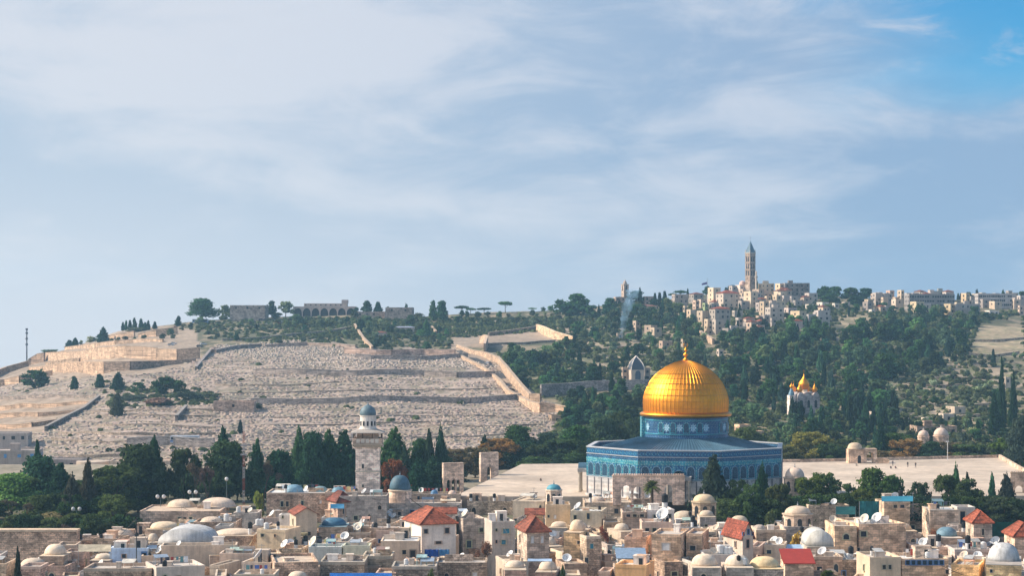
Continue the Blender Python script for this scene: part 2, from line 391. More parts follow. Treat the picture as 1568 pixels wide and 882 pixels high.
# ------------------------------------------------------------------ the raised paved terrace
PLAT = [(-14.5, 489), (3.0, 603), (23, 605), (91, 612), (158, 633), (150, 575), (149, 492), (100, 490), (40, 489)]
o = MB().prism(PLAT, -10.5, 0).obj('paved_terrace', 'paving'); o['kind'] = 'structure'
def low_wall(name, pts, h, th, mat, label, cat, z=0.0, base=0.0, color=(1, 1, 1)):
    mb = MB()
    for (x0, y0), (x1, y1) in zip(pts, pts[1:]):
        d = Vector((x1 - x0, y1 - y0)).normalized(); n = Vector((-d.y, d.x)) * th / 2
        mb.prism([(x0 - n.x, y0 - n.y), (x1 - n.x, y1 - n.y), (x1 + n.x, y1 + n.y), (x0 + n.x, y0 + n.y)], z - base, z + h)
    return tag(mb.obj(name, mat, color=color), label, cat)
low_wall('parapet_wall', [(23.2, 604.4), (91, 611.4), (157.6, 632.4)], .9, .5, 'stone', 'long low stone parapet along the far edge of the paved terrace', 'wall', color=(.9, .8, .7))
low_wall('parapet_wall', [(157.0, 631), (149.6, 575), (148.6, 500)], 1.1, .6, 'stone', 'low stone parapet down the side of the terrace beside the ruined arcade', 'wall', color=(1, .92, .8))

# ------------------------------------------------------------------ the octagonal shrine with the golden dome
tiles('tile_frame', (.26, .44, .54), (.14, .32, .45), (.42, .52, .56), 2.0)
def shrine():
    cx, cy = (1050 - CX) / 6.0, 500.0
    rot = -R(8.7)                       # the middle face looks a little to the left
    root = thing('domed_shrine', (cx, cy, 0), 'great octagonal shrine of blue tiles and marble under a large golden dome', 'shrine', rotz=rot)
    s = 20.1; ap = s / 2 / math.tan(R(22.5)); cr = s / 2 / math.sin(R(22.5))
    def octa(k): return [((cr + k) * math.cos(R(22.5 + 45 * i)), (cr + k) * math.sin(R(22.5 + 45 * i))) for i in range(8)]
    o = MB().prism(octa(0), -.2, 4.9).obj('marble_wall', 'marble', root)
    o = MB().prism(octa(.35), -.2, .55).obj('plinth', 'marble', root)
    o = MB().prism(octa(-.02), 4.9, 9.0).obj('tiled_wall', 'tile_blue', root); uv_by_wall(o)
    o = MB().prism(octa(.10), 9.0, 9.75).obj('pattern_band', 'tile_turq', root); uv_by_wall(o)
    def ring(a, b, z0, z1, mat, name):
        m = MB(); A, B = octa(a), octa(b)
        for i in range(8):
            j = (i + 1) % 8
            m.quadv((*A[i], z0), (*A[j], z0), (*A[j], z1), (*A[i], z1)); m.quadv((*B[j], z0), (*B[i], z0), (*B[i], z1), (*B[j], z1))
            m.quadv((*A[i], z1), (*A[j], z1), (*B[j], z1), (*B[i], z1)); m.quadv((*A[j], z0), (*A[i], z0), (*B[i], z0), (*B[j], z0))
        return m.obj(name, mat, root)
    o = ring(.0, -1.0, 9.75, 12.1, 'tile_dark', 'parapet'); uv_by_wall(o)
    ring(.14, -1.12, 12.1, 12.36, 'coping', 'coping')
    ring(.13, .0, 10.55, 10.72, 'coping', 'string_course'); ring(.11, -.05, 4.82, 5.02, 'coping', 'string_course')
    o = ring(.05, -.05, 8.62, 8.98, 'tile_turq', 'string_course'); uv_by_wall(o)
    # lead roof, rising from behind the parapet to the drum, with standing seams
    m = MB(); O = octa(-1.1)
    n = 20; r1, z1, z0 = 11.0, 14.35, 11.0
    for i in range(8):
        a, b = Vector((*O[i], z0)), Vector((*O[(i + 1) % 8], z0))
        for k in range(n):
            p, q = a.lerp(b, k / n), a.lerp(b, (k + 1) / n)
            th0, th1 = math.atan2(p.y, p.x), math.atan2(q.y, q.x)
            P, Q = Vector((r1 * math.cos(th0), r1 * math.sin(th0), z1)), Vector((r1 * math.cos(th1), r1 * math.sin(th1), z1))
            w0 = .09
            pm, Pm = p.lerp(q, w0), P.lerp(Q, w0); up = Vector((0, 0, .16))
            m.quadv(p + up, pm + up, Pm + up, P + up); m.quadv(pm + up, pm, Pm, Pm + up); m.quadv(p, p + up, P + up, P)
            m.quadv(pm, q, Q, Pm)
    m.obj('roof', 'lead', root)
    # bays: seven to a face
    def arch(wd, z0, z1, n=8):
        r = wd / 2; pts = [(-r, z0), (r, z0)]
        for k in range(n + 1):
            a = math.pi * k / n; pts.append((r * math.cos(a), z1 - r * 1.15 + r * 1.15 * math.sin(a)))
        return pts
    win = MB().plate(arch(2.1, 5.15, 8.5), -.10, .05).mesh('window', 'tile_frame')
    pan = MB().plate(arch(1.75, 5.35, 8.35), -.16, -.04).mesh('pane', 'tile_pane')
    for me in (win, pan):
        u = me.uv_layers.new(name='UVMap')
        for l in me.loops: c = me.vertices[l.vertex_index].co; u.data[l.index].uv = (c.x, c.z)
    pil = MB().box(-.17, .17, -.09, .02, .56, 4.8).mesh('marble_panel', 'marble_dark')
    pil2 = MB().box(-.14, .14, -.12, .02, 5.05, 8.6).mesh('pilaster', 'tile_turq')
    niche = MB().plate(arch(1.5, 10.85, 11.9, 5), -.06, .02).mesh('niche', 'tile_blue')
    for me in (pil2, niche):
        u = me.uv_layers.new(name='UVMap')
        for l in me.loops: c = me.vertices[l.vertex_index].co; u.data[l.index].uv = (c.x, c.z)
    for f in range(8):
        a = R(-90 + 45 * f); n = Vector((math.cos(a), math.sin(a), 0)); t = Vector((-n.y, n.x, 0))
        if n.y > .5: continue            # the far faces never show
        bw = s / 7.25
        for k in range(7):
            p = n * (ap + .0) + t * (k - 3) * bw
            if f == 0 and k == 3: continue
            e = link('window', win, root, loc=p); e.rotation_euler = (0, 0, a + R(90))
            link('pane', pan, e)
        for k in range(8):
            p = n * ap + t * (k - 3.5) * bw
            for me, nm in ((pil, 'marble_panel'), (pil2, 'pilaster')):
                link(nm, me, root, loc=p).rotation_euler = (0, 0, a + R(90))
        for k in range(13):
            p = n * ap + t * (k - 6) * s / 13.4
            link('niche', niche, root, loc=p).rotation_euler = (0, 0, a + R(90))
    # porches: on the left face (a vaulted canopy on columns) and in the middle
    for f, ww in ((0, 6.0), (7, 5.0), (6, 5.5)):
        a = R(-90 + 45 * f); n = Vector((math.cos(a), math.sin(a), 0))
        pr = bpy.data.objects.new('porch', None); COL.objects.link(pr); pr.parent = root; pr.location = n * ap; pr.rotation_euler = (0, 0, a + R(90))
        if f == 7: continue
        MB().box(-ww / 2, ww / 2, -3.2, -.02, 5.2, 6.1).obj('entablature', 'marble', pr)
        m = MB()
        for k in range(9):
            b0, b1 = math.pi * k / 9, math.pi * (k + 1) / 9
            rr = ww / 4
            m.quadv((rr * math.cos(b0), -3.2, 6.1 + rr * math.sin(b0)), (rr * math.cos(b0), -.05, 6.1 + rr * math.sin(b0)), (rr * math.cos(b1), -.05, 6.1 + rr * math.sin(b1)), (rr * math.cos(b1), -3.2, 6.1 + rr * math.sin(b1)))
        m.obj('vault', 'lead', pr)
        for x in (-ww / 2 + .4, -ww / 6, ww / 6, ww / 2 - .4):
            MB().lathe([(.42, 0), (.42, .3), (.3, .45), (.27, 4.6), (.42, 5.0), (.42, 5.2)], 10, x, -2.8).obj('column', 'frame_stone', pr)
        MB().plate(arch(2.6, 0, 4.6), -.14, .0).obj('door', 'dark_pane', pr, color=(1.6, 1.2, .8))
    # drum with its four piers, windows and tile panels
    zd0, zd1, rd = 14.1, 19.55, 10.75
    o = MB().lathe([(rd + .2, zd0), (rd + .2, zd0 + .55), (rd, zd0 + .6), (rd, zd1)], 64).obj('drum', 'tile_dark', root); uv_by_wall(o)
    for z, nm in ((15.3, 'string_course'), (18.75, 'string_course')):
        MB().lathe([(rd + .02, z), (rd + .14, z + .04), (rd + .14, z + .2), (rd + .02, z + .24)], 64).obj(nm, 'tile_turq', root)
    dw = MB().plate(arch(1.7, 15.7, 18.5), -.12, .25).mesh('drum_window', 'tile_turq'); dp = MB().plate(arch(1.25, 15.9, 18.3), -.17, -.05).mesh('pane', 'tile_pane')
    st = MB().plate([(1.0 * math.cos(R(22.5 * k)) * (1 if k % 2 == 0 else .55), 17.1 + 1.25 * math.sin(R(22.5 * k)) * (1 if k % 2 == 0 else .55)) for k in range(16)], -.1, .25).mesh('tile_panel', 'tile_frame')
    for me in (dw, dp, st):
        u = me.uv_layers.new(name='UVMap')
        for l in me.loops: c = me.vertices[l.vertex_index].co; u.data[l.index].uv = (c.x, c.z)
    for k in range(40):
        a = R(9 * k + 4.5); 
        if math.sin(a + rot) > .35: continue
        if min(abs(((math.degrees(a) - q + 180) % 360) - 180) for q in (45, 135, 225, 315)) < 8: continue
        p = Vector((rd * math.cos(a), rd * math.sin(a), 0))
        if k % 2 == 0:
            e = link('drum_window', dw, root, loc=p); e.rotation_euler = (0, 0, a + R(90)); link('pane', dp, e)
        else:
            link('tile_panel', st, root, loc=p).rotation_euler = (0, 0, a + R(90))
    for q in (-135 - 33, -45 - 40, 45, 135 - 20):
        a = R(q); p = Vector((rd * math.cos(a), rd * math.sin(a), 0))
        if q == -85: continue
        e = MB().box(-1.5, 1.5, -.75, 1.0, zd0 - .4, zd1 - .05).obj('pier', 'tile_turq', root, loc=p); e.rotation_euler = (0, 0, a + R(90)); uv_by_wall(e)
    MB().lathe([(rd + .05, 19.5), (11.5, 19.75), (11.68, 20.05), (11.68, 20.35), (11.3, 20.6), (10.7, 20.75)], 72).obj('cornice', 'gold_trim', root, True)
    # dome: gilded plates with raised seams
    prof = [(10.72, 0), (10.80, 1.0), (10.86, 2.2), (10.80, 3.6), (10.45, 4.95), (9.95, 6.2), (9.30, 7.5), (8.45, 8.7), (7.45, 9.8), (6.3, 10.75), (5.1, 11.55), (3.85, 12.22), (2.6, 12.75), (1.3, 13.12), (.4, 13.35), (.0, 13.4)]
    fine = []
    for (ra, za), (rb, zb) in zip(prof, prof[1:]): fine += [(ra + (rb - ra) * t, za + (zb - za) * t) for t in (0, .34, .67)]
    fine.append(prof[-1])
    amp = lambda k, r: 1 + (.005 if k % 5 == 0 else (.0 if k % 5 in (1, 4) else .001)) * min(1, 4.5 / max(r, 1) * .8 + .45)
    o = MB().lathe([(r, z + 20.6) for r, z in fine], 64 * 5, rmod=amp).obj('dome', 'gold', root, True)
    m = MB()
    for k in range(64):
        a = 2 * math.pi * k / 64
        if math.sin(a + rot) > .3: continue
        m.tube([(r * math.cos(a) * 1.004, r * math.sin(a) * 1.004, z + 20.6) for r, z in prof[:-2]], .055, 4)
    m.obj('standing_seam', 'gold_trim', root)
    for z, r in ((21.9, 10.83), (23.6, 10.86), (25.2, 10.62), (26.7, 10.03), (28.1, 9.38), (29.4, 8.4), (30.5, 7.4)):
        MB().lathe([(r - .06, z - .05), (r + .06, z), (r - .10, z + .06)], 96).obj('plate_seam', 'gold_trim', root)
    MB().lathe([(.55, 33.7), (.75, 34.0), (.3, 34.35), (.22, 34.8), (.62, 35.15), (.62, 35.4), (.2, 35.75), (.16, 36.1), (.42, 36.4), (.42, 36.6), (.12, 36.9), (.09, 37.2), (0, 37.25)], 14).obj('finial', 'gold', root, True)
    m = MB()
    for k in range(12):
        a0, a1 = R(-60 + 300 * k / 12), R(-60 + 300 * (k + 1) / 12); a0 += R(0); 
        r_ = .55
        m.tube([(r_ * math.sin(a0 - R(90)), 0, 37.75 - r_ * math.cos(a0 - R(90))), (r_ * math.sin(a1 - R(90)), 0, 37.75 - r_ * math.cos(a1 - R(90)))], .07, 5)
    m.obj('crescent', 'gold', root)
    for x in (0,):
        pass
shrine()
for x in [o for o in bpy.data.objects if o.name.startswith('porch') and not any(c.parent == o for c in bpy.data.objects)]: bpy.data.objects.remove(x)

def arch_outline(x0, x1, z0, zs, n=8, pointed=.2):
    """half-open arch from x0 to x1 springing at zs"""
    c, r = (x0 + x1) / 2, (x1 - x0) / 2
    return [(c + r * math.cos(math.pi * k / n), zs + r * (1 + pointed) * math.sin(math.pi * k / n)) for k in range(n + 1)]
def arcade_mesh(W, H, openings, th, z0=0.0):
    """a wall of width W, height H with arched openings (x0, x1, springing height) cut right through"""
    m = MB(); y0, y1 = -th / 2, th / 2; xs = -W / 2
    for (a, b, zs) in openings:
        m.box(xs, a, y0, y1, z0, H)
        o = arch_outline(a, b, 0, zs)         # from b over to a
        for (xa, za), (xb, zb) in zip(o, o[1:]):
            m.quadv((xb, y0, zb), (xa, y0, za), (xa, y0, H), (xb, y0, H)); m.quadv((xa, y1, za), (xb, y1, zb), (xb, y1, H), (xa, y1, H))
            m.quadv((xa, y0, za), (xb, y0, zb), (xb, y1, zb), (xa, y1, za)); m.quadv((xb, y0, H), (xa, y0, H), (xa, y1, H), (xb, y1, H))
        xs = b
    m.box(xs, W / 2, y0, y1, z0, H)
    return m
def arcade(px0, px1, pyt, Y, openings, th, label, zb=0.0, rot=0.0, crest=True, color=(.9, .84, .78)):
    c = at((px0 + px1) / 2, pyt, Y); W = (px1 - px0) / F * Y / math.cos(rot); H = c.z - zb
    root = thing('stone_arcade', (c.x, Y, zb), label, 'arcade', 'free-standing stone arcades on the terrace steps', rotz=rot)
    arcade_mesh(W, H - .45 if crest else H, [(a * W - W / 2, b * W - W / 2, zs * H) for a, b, zs in openings], th).obj('wall', 'stone', root, color=color)
    if crest:
        MB().box(-W / 2 - .15, W / 2 + .15, -th / 2 - .18, th / 2 + .18, H - .45, H - .2).obj('cornice', 'frame_stone', root, color=color)
        m = MB(); n = int(W / .55)
        for k in range(n):
            x = -W / 2 + (k + .5) * W / n
            m.box(x - .16, x + .16, -th / 2 + .02, th / 2 - .02, H - .2, H + .12)
        m.obj('cresting', 'stone', root, color=color)
    return root
arcade(938, 1048, 727, 466, [(.12, .26, .45), (.29, .41, .45), (.44, .56, .45), (.72, .84, .5)], 1.3, 'tan stone arcade with crested top standing in front of the blue shrine', crest=True, color=(1.35, 1.16, 1.05))
arcade(678, 709, 709, 522, [(.18, .34, .45), (.42, .58, .45), (.66, .82, .45)], 1.6, 'ruined three arched stone arcade between the dark cypresses and the paved terrace', rot=R(14), zb=-3.0, crest=False, color=(1.3, 1.15, 1.05))
arcade(735, 762, 693, 560, [(.36, .62, .42)], 1.6, 'single arched stone gate at the far corner of the paved terrace', rot=R(18), zb=-2.0, crest=False, color=(1.2, 1.1, 1.02))
arcade(1549, 1600, 723, 500, [(.12, .34, .5), (.42, .64, .5), (.7, .92, .5)], 1.8, 'dark stone arcade with tall arches cut off by the edge of the view', rot=R(-12), zb=-4.0, crest=True, color=(.75, .66, .58))

def hemi(r, h, n=8, z0=0.0, bulge=1.0):
    return [(r * (math.cos(math.pi / 2 * k / n) ** (1 / bulge)) if k < n else 0.0, z0 + h * math.sin(math.pi / 2 * k / n)) for k in range(n + 1)]
# ------------------------------------------------------------------ minaret
def minaret():
    Y = 470.0; sc = Y / F; c = at(563.5, 700, Y); zb = -4.2
    z = lambda py: CAMZ - (py - HY) * sc - zb
    root = thing('minaret', (c.x, Y, zb), 'pale square stone minaret with canopied balcony and small blue dome', 'minaret', rotz=R(2))
    h = 2.85
    MB().box(-h, h, -h, h, 0, z(684)).obj('shaft', 'stone', root, color=(1.5, 1.46, 1.42))
    MB().box(-h - .14, h + .14, -h - .14, h + .14, z(722), z(720)).obj('string_course', 'frame_stone', root, color=(1.15, 1.15, 1.1))
    MB().box(-h - .4, h + .4, -h - .4, h + .4, z(684), z(680.5)).obj('corbel', 'frame_stone', root, color=(.9, .85, .78))
    MB().box(-h - .75, h + .75, -h - .75, h + .75, z(680.5), z(678.5)).obj('balcony_floor', 'frame_stone', root, color=(1, .95, .88))
    zr0, zr1 = z(678.5), z(670.5); e = h + .55
    m = MB()
    for s in (-1, 1):
        m.box(-e, e, s * e - .1, s * e + .1, zr0, zr1); m.box(s * e - .1, s * e + .1, -e + .1, e - .1, zr0, zr1)
    m.obj('balustrade', 'stone', root, color=(1.0, .9, .8))
    for k in range(5):
        for s in (-1,):
            MB().box(-e + .6 + k * (2 * e - 1.2) / 5 + .15, -e + .6 + (k + 1) * (2 * e - 1.2) / 5 - .15, -e - .16, -e - .08, zr0 + .2, zr1 - .15).obj('balustrade_panel', 'frame_stone', root, color=(1.3, 1.35, 1.4))
    MB().box(-h + .35, h - .35, -h + .35, h - .35, z(680), z(661.5)).obj('lantern_room', 'stone', root, color=(1.0, .86, .72))
    for x in (-e + .12, -e / 3, e / 3, e - .12):
        for y in (-e + .12, e - .12): MB().box(x - .11, x + .11, y - .11, y + .11, zr1, z(663)).obj('post', 'bark', root)
    m = MB(); E = h + 1.15; zc = z(661.8)
    m.quadv((-E, -E, zc), (E, -E, zc), (1.9, -1.9, zc + .75), (-1.9, -1.9, zc + .75)); m.quadv((E, -E, zc), (E, E, zc), (1.9, 1.9, zc + .75), (1.9, -1.9, zc + .75))
    m.quadv((E, E, zc), (-E, E, zc), (-1.9, 1.9, zc + .75), (1.9, 1.9, zc + .75)); m.quadv((-E, E, zc), (-E, -E, zc), (-1.9, -1.9, zc + .75), (-1.9, 1.9, zc + .75))
    m.box(-E, E, -E, E, zc - .18, zc - .002); m.obj('canopy', 'roofing', root, color=(.75, .75, .76))
    r = 1.95
    MB().lathe([(r + .25, zc + .6), (r + .25, zc + .9), (r, zc + 1.0), (r - .08, z(637.5)), (r + .1, z(637)), (r + .1, z(636))], 24).obj('turret', 'plaster', root, color=(1.28, 1.3, 1.3))
    for a in range(-150, 0, 30):
        q = R(a); e2 = MB().box(-.22, .22, -.06, .1, z(652), z(645)).obj('slit_window', 'dark_pane', root, loc=((r - .02) * math.cos(q), (r - .02) * math.sin(q), 0)); e2.rotation_euler = (0, 0, q + R(90))
    MB().lathe([(1.9, z(636)), (1.97, z(633.5)), (1.85, z(629.5)), (1.45, z(625)), (.85, z(621.8)), (.3, z(619.8)), (0, z(619.3))], 24).obj('dome', 'blue_dome', root, True, color=(1.15, 1.0, .9))
    MB().lathe([(.18, z(620)), (.28, z(619)), (.1, z(618)), (.08, z(615.6)), (0, z(615))], 8).obj('finial', 'metal', root)
    for px, pt, pb in ((556, 709, 717), (556, 740, 746)):
        f_ = MB().box((px - 563) * sc - .36, (px - 563) * sc + .36, -h - .14, -h + .05, z(pb), z(pt)).obj('window', 'frame_stone', root, color=(1.2, 1.2, 1.2))
        MB().box((px - 563) * sc - .2, (px - 563) * sc + .2, -h - .19, -h - .08, z(pb) + .15, z(pt) - .15).obj('pane', 'dark_pane', f_)
minaret()

def domed_kiosk(name, px0, px1, pyt, pydrum, pyb, Y, label, cat='kiosk', dmat='plaster', dcol=(1, 1, 1), wcol=(1, 1, 1), seg=8, finial=True, openings=True, lowz=None, flat=.5):
    """a small building on a polygonal plan under a dome"""
    c = at((px0 + px1) / 2, pyb, Y); r = (px1 - px0) / 2 / F * Y; zb = gz(c.x, Y) if lowz is None else lowz
    z = lambda py: CAMZ - (py - HY) * Y / F - zb
    root = thing(name, (c.x, Y, zb), label, cat)
    a0 = math.pi / seg
    R2 = r / math.cos(a0) if seg <= 8 else r
    MB().lathe([(R2, 0), (R2, z(pydrum))], seg, a0=a0).obj('wall', 'stone', root, color=wcol)
    MB().lathe([(R2 * 1.05, z(pydrum) - .02), (R2 * 1.07, z(pydrum) + .1), (R2 * 1.07, z(pydrum) + .28), (R2 * .97, z(pydrum) + .34)], seg, a0=a0).obj('cornice', 'frame_stone', root, color=wcol)
    MB().lathe([(rr, zz) for rr, zz in hemi(r * .93, z(pyt) - z(pydrum) - .3, 9, z(pydrum) + .3, 1.25)], 28).obj('dome', dmat, root, True, color=dcol)
    if finial: MB().lathe([(.12, z(pyt) - .1), (.2, z(pyt) + .2), (.08, z(pyt) + .45), (.06, z(pyt) + .9), (0, z(pyt) + 1.0)], 8).obj('finial', 'metal', root)
    if openings:
        for k in range(seg):
            a = math.pi * 2 * k / seg
            if math.sin(a) > .2: continue
            hh = min(z(pydrum) * .75, 2.6); ww = min(r * .5, 1.0)
            b0 = max(z(pydrum) - hh - .5, .1)
            e = MB().plate([(-ww / 2, b0), (ww / 2, b0)] + arch_outline(-ww / 2, ww / 2, 0, z(pydrum) - .5 - ww * .7, 6), -.05, .15).obj('arch_opening', 'dark_pane', root, loc=(r * math.cos(a), r * math.sin(a), 0))
            e.rotation_euler = (0, 0, a + R(90))
    return root
domed_kiosk('domed_tomb', 595, 630, 728, 752, 760, 478, 'blue-grey lead dome on a round white drum beside the minaret', 'tomb', 'blue_dome', (.72, .82, .85), (1.5, 1.35, 1.25), 24, True, False)
domed_kiosk('domed_kiosk', 1201, 1233, 716, 733, 752, 482, 'small pale domed stone kiosk with finial beside the octagonal shrine', 'kiosk', 'plaster', (1.15, 1.0, .9), (1.1, .95, .85), 8)
domed_kiosk('domed_kiosk', 836, 860, 742, 752, 775, 462, 'little turquoise domed white turret on a roof before the paved terrace', 'turret', 'blue_dome', (.75, 1.5, 1.45), (1.5, 1.4, 1.3), 8)
domed_kiosk('domed_kiosk', 1200, 1243, 775, 789, 808, 428, 'open octagonal stone kiosk with shallow tan dome and columns', 'kiosk', 'plaster', (1.1, .95, .8), (1.15, 1.02, .9), 8)
domed_kiosk('domed_tomb', 1060, 1096, 757, 770, 790, 445, 'ochre domed stone tomb under the dark pine before the shrine', 'tomb', 'plaster', (1.15, .98, .72), (.95, .85, .7), 8)
domed_kiosk('domed_tomb', 1112, 1133, 753, 764, 775, 494, 'small broken ochre dome on a stub of grey wall', 'tomb', 'plaster', (1.2, .9, .7), (.9, .8, .75), 8, False)
domed_kiosk('domed_tomb', 1118, 1146, 790, 802, 812, 415, 'low tan dome on a rough stone base behind the gabled chapel', 'tomb', 'plaster', (1.0, .9, .72), (.9, .82, .7), 12, False, False)
def small_shrine():
    Y = 608.0; c = at(1309, 700, Y); root = thing('domed_chamber', (c.x, Y, 0), 'square domed stone chamber with arched porch on the far edge of the terrace', 'chamber')
    s = Y / F; z = lambda py: CAMZ - (py - HY) * s
    W = 23 * s / 2
    MB().box(-W, W, -W, W, 0, z(688)).obj('wall', 'stone', root, color=(1.2, 1.0, .82))
    MB().lathe([(W * .98, z(688)), (W * .98, z(686))] + hemi(W * .95, z(678) - z(686), 8, z(686), 1.3), 24).obj('dome', 'plaster', root, True, color=(1.1, .95, .75))
    MB().plate([(-.5, .1), (.5, .1)] + arch_outline(-.5, .5, 0, 1.9, 6), -W - .06, -W + .05).obj('door', 'dark_pane', root, loc=(1.0, 0, 0))
    m = arcade_mesh(4.2, z(687), [(-1.1, 1.1, 2.2)], W * 1.5); o = m.obj('porch', 'stone', root, color=(1.15, 1.0, .85), loc=(W + 2.12, 0, 0))
small_shrine()
p = at(1352, 708, 606); m = MB().box(-1.8, 1.8, -.8, .8, 0, 1.3).box(-1.3, 1.3, -.5, .5, 1.3, 1.6); tag(m.obj('stone_block', 'stone', color=(1.2, 1, .8), loc=(p.x, 606, 0)), 'low stone block on the terrace next to the domed chamber', 'stone block')

# ------------------------------------------------------------------ houses
UNITBOX = {}
def unit_box(mat):
    if mat not in UNITBOX: UNITBOX[mat] = MB().box(-.5, .5, -.5, .5, -.5, .5).mesh('block', mat)
    return UNITBOX[mat]
WINM = {}
def win_mesh(kind):
    if kind == 'a':
        if 'a' not in WINM:
            WINM['a'] = MB().plate([(-.62, -.5), (.62, -.5)] + arch_outline(-.62, .62, 0, .25, 6, 0), -.12, .02).box(-.7, .7, -.22, .02, -.62, -.5).mesh('window', 'frame_stone'); WINM['ap'] = MB().plate([(-.45, -.48), (.45, -.48)] + arch_outline(-.45, .45, 0, .22, 6, 0), -.15, -.1).mesh('pane', 'dark_pane')
        return WINM['a'], WINM['ap']
    if kind not in WINM:
        m = MB()                                       # frame ring, unit sized, standing proud of the wall
        for b in ((-.62, -.44, -.5, .58), (.44, .62, -.5, .58)): m.box(b[0], b[1], -.16, .02, b[2], b[3])
        m.box(-.44, .44, -.16, .02, .46, .58); m.box(-.7, .7, -.24, .02, -.62, -.5)
        WINM[kind] = m.mesh('window', {'s': 'frame_stone', 'b': 'paint'}.get(kind, 'frame_stone'))
        p = MB().box(-.44, .44, -.05, .01, -.5, .46)
        p.box(-.03, .03, -.075, -.05, -.5, .46)
        if kind == 's': p = MB().box(-.43, -.01, -.12, .01, -.49, .45).box(.01, .43, -.12, .01, -.49, .45)
        WINM[kind + 'p'] = p.mesh('pane', {'s': 'white_paint', 'd': 'dark_pane'}.get(kind, 'dark_pane'))
    return WINM[kind], WINM[kind + 'p']
def add_window(root, x, y, z, wd, ht, kind='w', rotz=0.0, small=False):
    a, b = win_mesh(kind if kind in ('s', 'b', 'a') else 'w')
    nm = 'door' if kind == 'd' else ('shuttered_window' if kind == 's' else 'window')
    o = link(nm, a, root, loc=(x, y, z), scale=(wd, 1, ht), rotz=rotz)
    shade = rnd.choice(((1, 1, 1), (.7, .8, 1.0), (1.3, 1.1, .9), (1.0, 1.5, 1.8)))
    o.color = (*{'b': (.12, .25, .5), 'd': (.55, .5, .45)}.get(kind, (.9 + rnd.random() * .3, .9 + rnd.random() * .2, .88)), 1)
    p = link('shutter' if kind == 's' else 'pane', b, o)
    p.color = (*({'s': (1, 1, 1), 't': (2, 7, 8)}.get(kind, shade)), 1)
    return o
HOUSES = []
